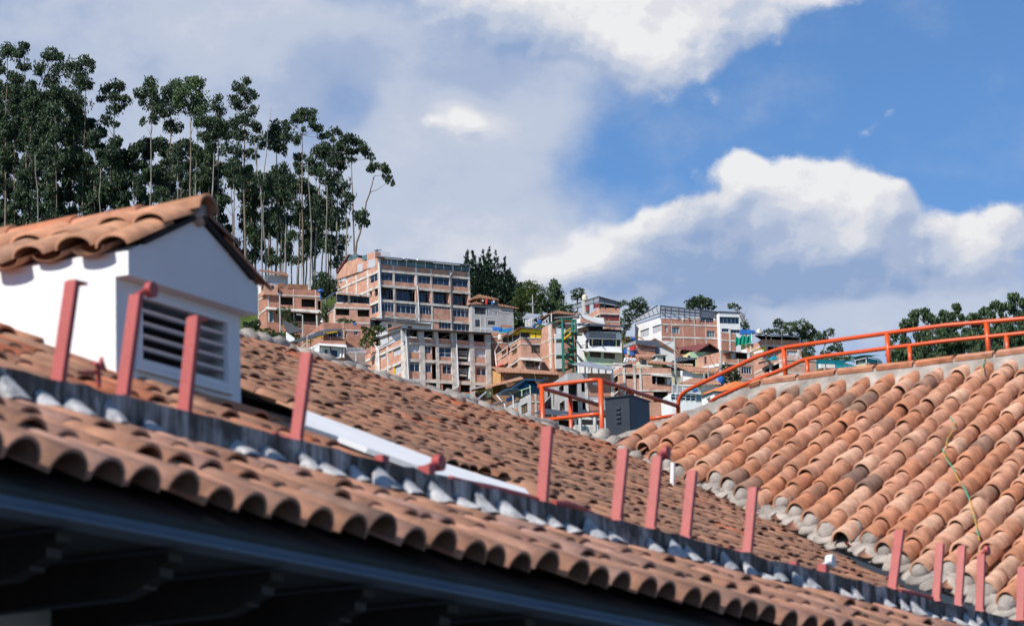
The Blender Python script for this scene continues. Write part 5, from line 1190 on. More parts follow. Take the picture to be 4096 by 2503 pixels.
for k, (x, y, w, h, lab) in enumerate(((1085, 1085, 42, 34, 'crumpled blue tarpaulin under the loft frame'), (1005, 1140, 26, 22, 'blue barrel beside the white block screen'))):
    mb = MB(); rr = random.Random(60 + k); c = pz(ZC, x, y, 616); s_ = ZC.k / F * 616; blob(mb, c, Vector((w * s_, 0, 0)), Vector((0, w * s_, 0)), UP * h * s_, rr, 10, 7, .2); tag(mb.build('tarpaulin' if k == 0 else 'barrel', M['blue']), lab, 'tarpaulin' if k == 0 else 'barrel')
# green steel stair
st = loose('spiral_stair', 'green steel stair tower zigzagging up the white panelled house', 'stair', ZC, (1500, 1740), 606)
mb = MB(); Zs = 605
for (xa, ya, xb, yb, zz) in ((1404, 1040, 1425, 1800, 603), (1590, 1060, 1612, 1800, 605), (1545, 1050, 1560, 1790, 609)): mb.tube([pz(ZC, xa, ya, zz), pz(ZC, xb, yb, zz)], 0.22, 6)
mb.build('post', M['green_steel'], st)
flights = [((1425, 1330), (1520, 1250), 603), ((1600, 1240), (1500, 1250), 607), ((1440, 1350), (1600, 1470), 604), ((1600, 1480), (1430, 1560), 607), ((1440, 1580), (1600, 1680), 604), ((1600, 1690), (1440, 1760), 607)]
for (a, c, zz) in flights:
    mb = MB(); p, q = pz(ZC, *a, zz), pz(ZC, *c, zz + 1.0)
    d = (q - p); w = Vector((0, 1.1, 0)); n = 9
    for k in range(n): o = p + d * ((k + .5) / n); mb.box(o, Vector((d.x / n * .55, 0, 0)), w * 0.5, UP * 0.05)
    for off in (-.55, .55): mb.tube([p + Vector((0, off, 0)), q + Vector((0, off, 0))], 0.12, 5); mb.tube([p + Vector((0, off, 1.0)), q + Vector((0, off, 1.0))], 0.06, 5)
    mb.build('flight', M['yellow'] if a == (1425, 1330) else M['green_steel'], st)
for (x, y) in ((1560, 1250), (1440, 1345), (1600, 1475), (1440, 1570), (1600, 1685)): mb = MB(); mb.box(pz(ZC, x, y, 605.5), Vector((1.6, 0, 0)), Vector((0, 1.6, 0)), UP * 0.07); mb.build('landing', M['green_steel'], st)
mb = MB(); mb.tube([pz(ZC, 1180, 1120, 604), pz(ZC, 1330, 1075, 604), pz(ZC, 1404, 1042, 604), pz(ZC, 1600, 1055, 606)], 0.1, 5); mb.tube([pz(ZC, 1310, 1170, 604), pz(ZC, 1312, 1250, 604)], 0.12, 5); mb.tube([pz(ZC, 1310, 1165, 604), pz(ZC, 1404, 1120, 604)], 0.09, 5); mb.build('brace', M['green_steel'], st)
# white and pale green house
b = Bld('rendered_house', 'white house with glazed balconies over a pale green ground floor', ZD, (1600, 88, 560), 1432, 2066, 596, phi=15, wall='white')
b.win('R', [(1604, 196, 2052, 298)], 'glass', 6, 0.0, 0.9); b.win('L', [(1556, 205, 1592, 335)], 'open')
b.poly('R', [(1600, 36), (2050, 68), (2050, 118), (1600, 92)], -4, -0.8, 'glass', 'top_glazing'); b.poly('R', [(1602, 92), (1985, 118), (1985, 190), (1602, 176)], 0, 0.06, 'net_grey', 'mesh_band'); b.bars('R', [[(x, 40 + (x - 1600) * .07), (x, 95 + (x - 1600) * .06)] for x in (1602, 1745, 1795, 1915, 1985, 2050)], 0.07, 'frame_dark', 'glazing_bars', 0)
b.poly('R', [(1645, 190), (1660, 190), (1660, 280), (1645, 278)], -0.6, -0.2, 'pale_yellow', 'post'); b.poly('R', [(1788, 198), (1798, 198), (1798, 290), (1788, 288)], -0.6, -0.2, 'pale_yellow', 'post'); b.poly('R', [(1985, 205), (1996, 205), (1996, 300), (1985, 298)], -0.6, -0.2, 'pale_yellow', 'post')
b.poly('L', [(1440, 55), (1592, 12), (1592, 85), (1440, 122)], -3, -0.2, 'glass', 'top_glazing'); b.bars('L', [[(1530, 30), (1530, 100)], [(1440, 55), (1592, 14)], [(1440, 122), (1592, 86)]], 0.08, 'wood', 'glazing_bars', 0)
b.sheet([('R', 1435, 0, 2.2), ('R', 2110, 38, 1.2), ('R', 2100, 20, -6), ('R', 1450, -15, -6)], 'roof_dark', 'roof', 0.2); b.sheet([('L', 1430, 25, 0.9), ('L', 1600, -22, 0.9), ('L', 1600, -30, -3), ('L', 1440, 10, -3)], 'roof_grey', 'roof', 0.12)
b.poly('R', [(1545, 372), (2062, 388), (2062, 560), (1545, 560)], -0.4, 0.1, 'pale_green', 'green_floor'); b.poly('R', [(1618, 372), (1772, 382), (1772, 458), (1618, 446)], 0.05, 0.14, 'interior', 'window_opening'); b.poly('R', [(1812, 388), (1970, 398), (1970, 476), (1812, 464)], 0.05, 0.14, 'interior', 'window_opening'); b.poly('R', [(1548, 388), (1578, 390), (1578, 442), (1548, 440)], 0.05, 0.14, 'wood', 'door')
b.sheet([('R', 1480, 358, 1.2), ('R', 2070, 392, 1.2), ('R', 2066, 380, -0.1), ('R', 1500, 345, -0.1)], 'white', 'balcony_slab', 0.2)
b.bars('L', [[(1430, 225), (1520, 340)], [(1415, 400), (1520, 505)]], 0.16, 'frame_dark', 'outside_stair', 0.6); b.bars('L', [[(1440, 300), (1590, 265)], [(1520, 275), (1520, 340)], [(1556, 268), (1556, 335)]], 0.05, 'steel', 'balcony_rail', 0.5)
b.done()
# brick house with netted terrace, behind
b = Bld('brick_house', 'brick house with a netted roof terrace and maroon curtains, high behind the green stair', ZC, (1928, 880, 1180), 1715, 2216, 648, phi=17)
b.win('R', [(1942, 975, 2208, 1068)], 'red', 3); b.win('L', [(1877, 990, 1924, 1044)], 'red', 1); b.beams([(958, 974), (1068, 1080)], 0.08)
b.poly('L', [(1545, 845), (1920, 724), (1920, 800), (1545, 905)], -0.1, 0.02, 'net_grey', 'terrace_net'); b.poly('R', [(1925, 726), (2238, 812), (2215, 850), (1925, 800)], -0.1, 0.02, 'net_dark', 'terrace_net')
b.bars('R', [[(1925, 722), (1928, 885)], [(2000, 748), (2002, 890)], [(2150, 790), (2150, 900)], [(2212, 805), (2214, 905)], [(1925, 724), (2240, 812)], [(1925, 800), (2215, 850)]], 0.08, 'frame_dark', 'terrace_frame', 0.1); b.bars('L', [[(1545, 845), (1547, 985)], [(1845, 748), (1848, 910)], [(1720, 790), (1720, 950)], [(1540, 843), (1920, 722)], [(1545, 905), (1920, 800)]], 0.08, 'frame_dark', 'terrace_frame', 0.1)
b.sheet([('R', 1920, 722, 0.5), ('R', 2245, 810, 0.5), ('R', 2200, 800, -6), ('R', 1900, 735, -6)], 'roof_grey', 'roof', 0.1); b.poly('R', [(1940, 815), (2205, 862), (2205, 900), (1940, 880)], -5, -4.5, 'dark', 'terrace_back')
b.poly('L', [(1715, 870), (1775, 855), (1775, 920), (1715, 940)], -0.2, 0, 'curtain_red', 'curtain'); b.poly('L', [(1850, 830), (1918, 815), (1918, 875), (1850, 890)], -0.2, 0, 'curtain_red', 'curtain'); b.poly('L', [(1675, 780), (1715, 770), (1718, 965), (1678, 970)], -0.8, 0.25, 'concrete_light', 'stair_pier')
b.bars('R', [[(2000, 1030), (2004, 1115)], [(2060, 1038), (2064, 1118)], [(1960, 1060), (2080, 1110)]], 0.08, 'wood', 'balcony_prop', 0.8)
b.done()
tank('cream water tank with a cone lid on the netted brick house', ZC, 1722, 690, 778, 78, 645)
b = Bld('rendered_house', 'white gabled house wedge in front of the maroon curtained terrace', ZC, (1658, 1010, 1200), 1540, 1990, 630, phi=17, wall='white')
b.poly('R', [(1655, 958), (2000, 1075), (2000, 1115), (1860, 1090), (1660, 1010)], -4, 0.3, 'white', 'gable_band'); b.poly('R', [(1660, 1015), (1860, 1092), (1660, 1092)], 0.3, 0.36, 'brick', 'brick_gable'); b.sheet([('L', 1530, 1000, 0.4), ('L', 1655, 958, 0.4), ('L', 1655, 952, -4), ('L', 1550, 985, -4)], 'roof_tile_far', 'roof', 0.15); b.done()
# adobe houses
b = Bld('adobe_house', 'adobe house with a long clay tile roof and one ochre end wall', ZD, (360, 668, 900), 246, 1180, 566, phi=14, wall='adobe')
b.win('R', [(567, 712, 652, 755), (955, 738, 1032, 768)], 'glassw', 3); b.poly('L', [(246, 640), (360, 668), (360, 840), (246, 840)], 0, 0.05, 'ochre', 'ochre_wall')
b.sheet([('R', 348, 662, 1.0), ('R', 1188, 702, 1.0), ('R', 1150, 668, -5.0), ('R', 230, 598, -5)], 'roof_tile_far', 'roof', 0.2); b.strip('R', [(840, 690), (852, 770)], 0.06, 'frame_white', 'drain_pipe', 0.2); b.done()
b = Bld('adobe_house', 'brown adobe house with a pale veranda and sloping tile edge above the middle roof', ZD, (672, 768, 1240), 195, 930, 545, phi=20, wall='adobe')
b.sheet([('L', -60, 938, 1.0), ('L', 675, 760, 1.0), ('L', 640, 748, -4), ('L', 0, 910, -4)], 'roof_tile_far', 'roof', 0.25)
b.poly('L', [(0, 935), (215, 885), (215, 1060), (0, 1110)], -0.3, 0.2, 'pale_yellow', 'veranda'); b.poly('L', [(10, 960), (140, 925), (140, 1030), (10, 1068)], 0.2, 0.26, 'glass', 'veranda_glass'); b.bars('L', [[(10, 950), (10, 1065)], [(60, 935), (60, 1050)], [(110, 925), (110, 1040)], [(155, 910), (155, 1030)]], 0.08, 'wood', 'veranda_posts', 0.3); b.poly('L', [(190, 895), (215, 890), (215, 1045), (190, 1045)], 0.2, 0.35, 'cream', 'veranda_pillar')
b.sheet([('L', -60, 905, 2.2), ('L', 160, 855, 2.2), ('L', 60, 870, -1), ('L', -80, 895, -1)], 'roof_grey', 'awning', 0.08); b.poly('L', [(70, 1045), (220, 1010), (220, 1130), (70, 1130)], 0, 0.4, 'adobe', 'broken_wall'); b.done()
mb = MB(); mb.prism([pz(ZD, 0, 1062, 530), pz(ZD, 160, 930, 530), pz(ZD, 168, 940, 530), pz(ZD, 20, 1075, 530)], Vector((0, 1.2, .3))); tag(mb.build('roof_sheet', M['roof_grey']), 'loose grey roofing sheet leaning on the adobe veranda', 'sheet')
o = loose('awning', 'low teal and white awning peeping over the middle ridge', 'awning', ZB, (1800, 1160), 540); mb = MB(); mb.prism([pz(ZB, 1580, 1108, 538), pz(ZB, 1720, 1110, 542), pz(ZB, 1890, 1158, 542), pz(ZB, 1740, 1165, 538)], UP * .08); mb.build('sheet', M['white'], o); mb = MB(); mb.prism([pz(ZB, 1780, 1160, 538), pz(ZB, 1890, 1135, 542), pz(ZB, 2060, 1170, 542), pz(ZB, 1960, 1235, 538)], UP * .08); mb.build('sheet', M['teal'], o)
b = Bld('tiled_shed', 'dark low shed with a sagging tile edge just above the ridge', ZD, (190, 1150, 1300), None, 420, 520, phi=12, wall='adobe', cat='shed', deep=4)
b.sheet([('R', 170, 1150, 0.8), ('R', 420, 1100, 0.8), ('R', 410, 1075, -2), ('R', 220, 1130, -2)], 'roof_dark', 'roof', 0.12); b.poly('R', [(240, 1150), (415, 1158), (415, 1175), (240, 1170)], 0, 0.8, 'roof_tile_far', 'tile_edge'); b.done()
# house with blue canopies
b = Bld('rendered_house', 'grey rendered house with a deep blue canopied roof terrace', ZD, (785, 965, 1400), 432, 915, 525, phi=20, wall='cement')
b.win('L', [(645, 1110, 740, 1246)], 'wood', 3); b.poly('L', [(548, 1175), (592, 1165), (592, 1290), (548, 1300)], 0, 0.04, 'orange', 'door', label='orange door'); b.poly('R', [(790, 962), (912, 985), (912, 1360), (792, 1340)], 0, 0.05, 'brick_red', 'brick_side'); b.cols('R', [(842, 868)], 0.12); b.poly('R', [(785, 1068), (912, 1075), (912, 1090), (785, 1083)], 0.05, 0.16, 'concrete', 'beam')
b.sheet([('L', 465, 925, 0.8), ('L', 715, 765, 0.8), ('L', 790, 770, -4), ('L', 560, 920, -6)], 'blue_sheet', 'canopy', 0.1); b.sheet([('R', 712, 765, 1.2), ('R', 955, 785, 1.0), ('R', 950, 800, -5), ('R', 760, 775, -5)], 'blue_sheet', 'canopy', 0.1)
b.poly('L', [(540, 940), (715, 780), (782, 870), (782, 880), (545, 950)], -2, -0.5, 'blue_sheet', 'canopy_gable'); b.poly('L', [(545, 952), (660, 915), (660, 1000), (545, 1030)], -0.1, 0, 'net_dark', 'terrace_net'); b.poly('L', [(665, 912), (780, 875), (780, 962), (665, 998)], -0.4, -0.2, 'glass', 'terrace_glazing'); b.poly('R', [(788, 870), (910, 885), (910, 975), (788, 965)], -0.4, -0.2, 'glass', 'terrace_glazing')
b.bars('L', [[(545, 945), (545, 1030)], [(660, 905), (662, 1000)], [(772, 840), (782, 965)], [(540, 950), (785, 872)]], 0.08, 'pale_green', 'terrace_frame', 0.1); b.bars('L', [[(465, 930), (535, 995), (545, 1270)], [(305, 985), (420, 1120), (430, 1240)]], 0.10, 'frame_white', 'drain_pipe', 0.9)
mb = MB()
for k in range(7):
    f = lambda t: (302 + 200 * t, 985 - 100 * math.sin(t * 1.5) * (1 - 0.15 * t)); q = [b.L.px(*ZD(*f(k / 7)), 1.8), b.L.px(*ZD(*f((k + 1) / 7)), 1.8)]; mb.prism([q[0], q[1], q[1] - b.L.n * 3.5, q[0] - b.L.n * 3.5], UP * 0.07)
mb.build('curved_awning', M['blue_sheet'], b.root); b.poly('L', [(440, 1030), (530, 990), (530, 1050), (440, 1080)], -0.3, 0.1, 'blue', 'blue_panel')
b.done()
# grey unfinished block
b = Bld('unfinished_house', 'raw grey concrete house with empty window holes behind the near orange rail', ZD, (1302, 670, 1420), 965, 1958, 538, phi=15, wall='cement', cat='building')
b.win('L', [(1180, 852, 1250, 944), (1020, 892, 1056, 1008), (1192, 1078, 1263, 1204), (1030, 1137, 1065, 1170)], 'open'); b.win('R', [(1308, 815, 1440, 1008), (1370, 1068, 1450, 1240), (1497, 792, 1548, 938), (1512, 1042, 1560, 1188)], 'open')
b.poly('R', [(1595, 672), (1918, 692), (1918, 1012), (1600, 995)], 0, 0.06, 'brick_red', 'brick_panel'); b.poly('R', [(1600, 1050), (1780, 1060), (1780, 1210), (1600, 1200)], 0, 0.06, 'brick_red', 'brick_panel'); b.poly('R', [(1655, 800), (1725, 806), (1725, 845), (1655, 838)], 0.05, 0.09, 'white', 'vent'); b.poly('R', [(1665, 1050), (1735, 1056), (1735, 1095), (1665, 1088)], 0.05, 0.09, 'white', 'vent')
b.cols('R', [(1560, 1592), (1918, 1958)], 0.15); b.sheet([('R', 1300, 1050, 1.4), ('R', 1470, 1060, 1.4), ('R', 1470, 1042, 0), ('R', 1305, 1035, 0)], 'concrete', 'balcony_slab', 0.25)
b.bars('L', [[(1105, 900), (1108, 1150)], [(1250, 1060), (1252, 1240)]], 0.06, 'frame_dark', 'pipe', 0.1)
b.sheet([('R', 1365, 560, 2.5), ('R', 1545, 515, -3), ('R', 1975, 605, -3), ('R', 1900, 640, 2)], 'roof_grey', 'canopy', 0.12); b.bars('R', [[(x, 540 + (x - 1465) * .13), (x + 2, 672 + (x - 1465) * .02)] for x in (1465, 1548, 1640, 1738, 1838, 1935)], 0.14, 'frame_white', 'canopy_posts', -0.6)
b.done()
b = Bld('rendered_house', 'white fronted yard house with a dark net canopy inside the near orange rail', ZD, (975, 1280, 1500), None, 1640, 500, phi=15, wall='white', deep=6)
b.win('R', [(1000, 1330, 1100, 1420), (1180, 1340, 1400, 1430)], 'open'); b.sheet([('R', 825, 1245, 3), ('R', 985, 1180, -2), ('R', 1480, 1245, -2), ('R', 1330, 1285, 3)], 'roof_dark', 'canopy', 0.1); b.sheet([('R', 1480, 1240, 2.5), ('R', 1800, 1190, -1), ('R', 1900, 1250, -1), ('R', 1700, 1330, 2.5)], 'roof_dark', 'canopy', 0.1)
b.poly('R', [(1105, 1245), (1155, 1248), (1155, 1330), (1105, 1325)], 0, 0.5, 'concrete_light', 'pier'); b.poly('R', [(1225, 1250), (1300, 1255), (1290, 1275), (1220, 1268)], 2, 2.2, 'net_pale', 'skylight'); b.done()
b = Bld('unfinished_house', 'lowest concrete yard with slim columns glimpsed between rail and cabinet', ZD, (1415, 1400, 1600), None, 1850, 480, phi=12, wall='concrete', cat='building', deep=4)
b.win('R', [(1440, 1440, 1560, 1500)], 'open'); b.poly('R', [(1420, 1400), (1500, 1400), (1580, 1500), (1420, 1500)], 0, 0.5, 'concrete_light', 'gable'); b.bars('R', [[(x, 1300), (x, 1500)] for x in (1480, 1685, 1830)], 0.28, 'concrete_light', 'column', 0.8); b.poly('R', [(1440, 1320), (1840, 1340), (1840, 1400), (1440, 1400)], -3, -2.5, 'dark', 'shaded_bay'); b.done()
# brick columns block
b = Bld('unfinished_house', 'raw brick house with concrete columns and hollow window gaps left of the climbing rail', ZE, (92, 1018, 1560), -60, 835, 545, phi=13, cat='building')
b.win('R', [(187, 1132, 290, 1178), (337, 1124, 382, 1172), (557, 1135, 758, 1252), (577, 1362, 780, 1505), (190, 1362, 300, 1410)], 'open'); b.win('L', [(10, 1115, 75, 1235), (20, 1290, 85, 1420)], 'open'); b.beams([(1092, 1112), (1330, 1352)], 0.10); b.cols('R', [(150, 182), (303, 328), (382, 410)], 0.14)
b.poly('R', [(765, 1165), (835, 1170), (805, 1262), (770, 1258)], 0.0, 0.12, 'white', 'rendered_reveal'); b.bars('R', [[(618, 1150), (618, 1250)], [(745, 1160), (745, 1255)]], 0.12, 'concrete_light', 'prop', -0.4)
b.sheet([('R', 545, 1130, 0.9), ('R', 845, 1160, 0.9), ('R', 838, 1145, -0.1), ('R', 550, 1118, -0.1)], 'concrete', 'balcony_slab', 0.2); b.poly('R', [(180, 975), (280, 965), (280, 1020), (180, 1020)], -3, -1, 'dark', 'rooftop_hole'); b.poly('R', [(20, 950), (565, 990), (565, 1010), (20, 975)], -2, -1.5, 'concrete', 'rear_parapet'); b.done()
# white brick house with a netted roof and a white block
b = Bld('brick_house', 'long red brick house with a white end wall and a netted steel roof frame', ZE, (684, 328, 800), 318, 1505, 640, phi=17, wall='brick_red', cat='building')
b.win('R', [(738, 434, 774, 524), (819, 448, 942, 542), (1332, 500, 1440, 592)], 'pale', 3); b.win('R', [(1246, 318, 1424, 382)], 'glass', 6)
b.poly('L', [(318, 425), (682, 318), (692, 655), (318, 655)], 0, 0.06, 'white', 'white_wall'); 
for r in ([(395, 508), (510, 468), (510, 560), (395, 592)], [(566, 450), (678, 415), (678, 500), (566, 535)]): b.poly('L', r, 0.06, 0.10, 'curtain', 'window'); b.strip('L', [r[0], r[1]], 0.09, 'frame_dark', 'window_head', 0.15)
b.beams([(402, 420), (578, 602)], 0.07, 'R'); b.cols('R', [(830, 840), (990, 998), (1155, 1163), (1310, 1318)], 0.03)
b.poly('R', [(672, 145), (1230, 205), (1230, 302), (672, 258)], -0.1, -0.02, 'net_grey', 'roof_net'); b.poly('R', [(1230, 205), (1498, 235), (1498, 335), (1230, 318)], -0.1, -0.02, 'net_dark', 'roof_net'); b.poly('L', [(672, 148), (672, 250), (330, 372), (262, 368), (640, 145)], -0.1, -0.02, 'net_pale', 'roof_net')
seg = [[(x, 148 + (x - 672) * .107), (x, 330 + (x - 672) * .12)] for x in (672, 742, 822, 930, 1010, 1085, 1160, 1230)] + [[(672, 148), (1498, 236)], [(672, 200), (1230, 252)], [(672, 256), (1230, 302)], [(672, 290), (1230, 335)]] + [[(x, 262 + (x - 672) * .08), (x + 110, 320 + (x - 672) * .1)] for x in (700, 850, 1000)]
b.bars('R', seg, 0.075, 'frame_dark', 'roof_frame', 0.02); b.bars('L', [[(640, 145), (250, 368)], [(672, 255), (335, 372)], [(672, 300), (318, 420)]] + [[(x, 165 + (640 - x) * .56), (x + 30, 260 + (640 - x) * .36)] for x in (620, 560, 500, 440, 380, 320)], 0.075, 'frame_dark', 'roof_frame', 0.02)
b.poly('R', [(1005, 312), (1225, 308), (1225, 378), (1005, 350)], -3, -1.5, 'white', 'roof_room')
b.bars('R', [[(1520, 470), (1532, 780)]], 0.2, 'concrete', 'corner_post', 0.25); b.done()
b = Bld('rendered_house', 'white topped block joined to the right end of the long red brick house', ZE, (1500, 245, 820), None, 1800, 642, phi=17, wall='white', deep=8, cat='building')
b.win('R', [(1505, 308, 1785, 402)], 'glass', 5); b.win('R', [(1535, 470, 1640, 518), (1660, 486, 1795, 535)], 'glass', 3)
b.poly('R', [(1530, 520), (1735, 545), (1735, 780), (1535, 780)], 0, 0.05, 'brick_red', 'brick_lower'); b.poly('R', [(1640, 470), (1662, 472), (1668, 790), (1648, 790)], 0.05, 0.14, 'concrete', 'column'); b.poly('R', [(1535, 620), (1735, 640), (1735, 660), (1535, 640)], 0.05, 0.13, 'concrete', 'beam'); b.slab(240, 0.2, 0.12, 'roof_dark'); b.done()
# small houses in the middle
b = Bld('adobe_house', 'small mud brick hut with a rusty roof edge below the white end wall', ZE, (330, 640, 760), 140, 440, 610, phi=24, wall='adobe')
b.sheet([('L', 135, 650, 0.6), ('L', 330, 585, 0.6), ('L', 340, 580, -3), ('L', 160, 640, -3)], 'roof_maroon', 'roof', 0.12); b.sheet([('R', 325, 585, 0.4), ('R', 440, 630, 0.4), ('R', 430, 620, -3), ('R', 330, 575, -3)], 'roof_brown', 'roof', 0.12); b.poly('L', [(155, 690), (325, 630), (325, 690), (155, 740)], 0, 0.1, 'roof_grey', 'sheet_wall'); b.done()
tank('blue plastic tub on the mud brick hut', ZE, 288, 592, 638, 62, 606, 'blue')
b = Bld('brick_shed', 'red brick shack with sheets of blue plastic and clutter at its left', ZE, (338, 700, 880), 140, 600, 590, phi=14, wall='brick_red', cat='shed')
b.sheet([('R', 330, 692, 0.6), ('R', 690, 745, 0.6), ('R', 640, 650, -4), ('R', 340, 640, -4)], 'roof_dark', 'roof', 0.12); b.beams([(765, 775)], 0.05, 'R'); b.poly('L', [(140, 760), (205, 740), (205, 820), (140, 830)], 0, 0.1, 'blue', 'blue_panel'); b.poly('L', [(240, 745), (300, 730), (300, 840), (240, 845)], 0, 0.5, 'blue', 'blue_panel'); b.poly('L', [(200, 735), (235, 728), (240, 840), (205, 842)], 0, 0.3, 'concrete_light', 'pier')
b.poly('L', [(240, 735), (300, 715), (300, 770), (245, 775)], 0.5, 0.9, 'red_cloth', 'cloth'); b.done()
b = Bld('rendered_house', 'white house with a sloping roof behind the brick shack and tall pole', ZE, (640, 640, 880), 560, 870, 600, phi=20, wall='white')
b.poly('R', [(600, 605), (870, 770), (870, 800), (640, 690)], -3, 0.3, 'roof_brown', 'roof'); b.win('R', [(650, 745, 720, 800)][:0], 'open'); b.poly('L', [(565, 740), (635, 720), (640, 840), (565, 850)], 0.0, 0.2, 'glass', 'window'); b.done()
b = Bld('tiled_house', 'house with a faded tile roof and white sacks piled before it', ZE, (410, 900, 1020), 330, 545, 570, phi=14, wall='cream')
b.sheet([('R', 335, 885, 1.0), ('R', 545, 885, 1.0), ('R', 540, 850, -3), ('R', 320, 845, -3)], 'roof_tile_far', 'roof', 0.2); b.win('R', [(415, 915, 480, 975)], 'glassw', 2); b.done()
b = Bld('concrete_hut', 'small grey concrete hut left of the tall pole', ZE, (620, 850, 960), 545, 750, 575, phi=20, wall='concrete', cat='hut')
b.win('R', [(712, 868, 752, 950)], 'open'); b.win('L', [(560, 880, 608, 905)], 'open'); b.slab(848, 0.3, 0.15, 'concrete'); b.done()
b = Bld('yellow_house', 'pale yellow house with a maroon gable roof', ZE, (1090, 800, 940), 885, 1500, 598, phi=17, wall='pale_yellow')
b.win('L', [(950, 770, 1000, 815)], 'open'); b.poly('R', [(1215, 790), (1365, 692), (1500, 778), (1500, 860), (1190, 880)], -2, 0.0, 'interior', 'open_gable'); b.sheet([('R', 1200, 795, 1.5), ('R', 1368, 684, 1.5), ('R', 1250, 700, -7), ('R', 890, 752, -5)], 'roof_maroon', 'roof', 0.15); b.sheet([('R', 1362, 684, 1.5), ('R', 1505, 778, 1.5), ('R', 1450, 760, -5), ('R', 1330, 690, -5)], 'roof_maroon', 'roof', 0.15)
b.poly('R', [(1058, 850), (1098, 852), (1098, 890), (1058, 888)], 0, 0.1, 'glass', 'window'); b.poly('R', [(1095, 800), (1320, 800), (1320, 880), (1095, 880)], -2, 0.1, 'pale_green', 'green_wall'); b.done()
b = Bld('tiled_house', 'cream house under a long dark tile roof beside the black shaded yard', ZE, (500, 960, 1060), None, 1130, 560, phi=12, wall='cream', deep=5)
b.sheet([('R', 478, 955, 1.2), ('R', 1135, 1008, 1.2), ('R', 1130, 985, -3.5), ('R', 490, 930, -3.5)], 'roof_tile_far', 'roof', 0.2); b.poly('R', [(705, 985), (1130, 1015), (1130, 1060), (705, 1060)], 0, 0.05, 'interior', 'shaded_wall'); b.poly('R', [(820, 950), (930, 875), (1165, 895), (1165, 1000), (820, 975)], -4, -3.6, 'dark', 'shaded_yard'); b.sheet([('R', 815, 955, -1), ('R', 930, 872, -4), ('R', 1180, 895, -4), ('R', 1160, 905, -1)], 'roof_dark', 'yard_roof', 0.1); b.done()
b = Bld('brick_house', 'brick house with a white painted band right of the tall pole', ZE, (1575, 890, 1320), 1188, 1990, 575, phi=20)
b.poly('L', [(1188, 880), (1515, 800), (1515, 905), (1575, 890), (1575, 1000), (1188, 1060)], -3, 0.01, 'brick', 'upper_wall'); b.poly('L', [(1190, 1022), (1575, 945), (1575, 985), (1300, 1040)], 0, 0.06, 'white', 'white_band'); b.poly('L', [(1290, 865), (1320, 860), (1320, 960), (1295, 965)], 0.0, 0.05, 'interior', 'slit_window')
b.win('R', [(1617, 970, 1762, 1042), (1817, 1004, 1958, 1104)], 'glassw', 4, 0.2); b.cols('R', [(1768, 1785)], 0.1); b.cols('L', [(1190, 1205), (1340, 1365), (1510, 1535)], 0.12); b.beams([(955, 968), (1160, 1178)], 0.06, 'R')
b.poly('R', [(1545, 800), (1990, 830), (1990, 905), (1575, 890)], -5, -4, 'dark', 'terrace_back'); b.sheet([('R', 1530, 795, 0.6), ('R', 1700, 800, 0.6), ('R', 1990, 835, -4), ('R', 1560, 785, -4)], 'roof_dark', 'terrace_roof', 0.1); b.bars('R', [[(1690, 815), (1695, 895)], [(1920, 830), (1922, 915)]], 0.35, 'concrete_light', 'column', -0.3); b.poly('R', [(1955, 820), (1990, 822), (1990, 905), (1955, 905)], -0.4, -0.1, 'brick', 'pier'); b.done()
b = Bld('brick_house', 'brick house with a green tarpaulin hung from its terrace', ZE, (2108, 622, 960), 1728, 2653, 622, phi=17)
b.win('R', [(2187, 722, 2315, 800), (2345, 735, 2380, 760)], 'open'); b.beams([(700, 722)], 0.15); b.cols('R', [(2150, 2175), (2270, 2280), (2380, 2392)], 0.05); b.cols('L', [(1940, 1950)], 0.05)
b.poly('L', [(1810, 770), (1893, 755), (1893, 812), (1810, 812)], 0, 0.05, 'white', 'window'); b.poly('L', [(1958, 745), (2105, 712), (2105, 795), (1958, 810)], 0.0, 0.05, 'ochre', 'ochre_wall'); b.poly('R', [(2112, 722), (2158, 728), (2158, 800), (2112, 795)], 0.05, 0.10, 'yellow', 'yellow_jamb'); b.poly('L', [(1985, 800), (2110, 768), (2110, 800), (1985, 830)], 0.4, 0.7, 'white', 'balcony_front')
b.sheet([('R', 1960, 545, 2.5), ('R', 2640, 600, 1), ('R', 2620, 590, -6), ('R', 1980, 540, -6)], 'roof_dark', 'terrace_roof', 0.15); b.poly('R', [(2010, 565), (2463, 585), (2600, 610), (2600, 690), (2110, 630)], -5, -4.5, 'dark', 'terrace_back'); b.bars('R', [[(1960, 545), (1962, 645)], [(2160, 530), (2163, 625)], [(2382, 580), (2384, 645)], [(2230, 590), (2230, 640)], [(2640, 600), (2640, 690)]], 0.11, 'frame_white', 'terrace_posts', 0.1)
mb = MB(); n = 28
def sag(t, y): return y
for k in range(n):
    def pt(t, s_): 
        x = 1728 + 222 * t; yt = 560 - 18 * t + (48 * math.sin(math.pi * (t / .48)) if t < .48 else 40 * math.sin(math.pi * ((t - .48) / .52))); yb = 716 - 46 * t + 5 * math.sin(t * 22); return b.L.px(*ZE(x, yt + (yb - yt) * s_), 0.5 + 0.18 * math.sin(t * 26 + s_ * 2))
    for j in range(4): mb.face([pt(k / n, j / 4), pt((k + 1) / n, j / 4), pt((k + 1) / n, (j + 1) / 4), pt(k / n, (j + 1) / 4)])
tp = mb.build('tarpaulin', M['tarp_green'], smooth=True); tag(tp, 'sagging green tarpaulin hung along the terrace edge', 'tarpaulin'); b.done()
mb = MB(); mb.prism([pz(ZE, 1803, 482, 632), pz(ZE, 1995, 495, 632), pz(ZE, 2015, 520, 632), pz(ZE, 1995, 540, 632), pz(ZE, 1803, 545, 632)], Vector((0, 3, .4))); tag(mb.build('tarpaulin', M['blue']), 'bright blue tarpaulin beside the white topped block', 'tarpaulin')
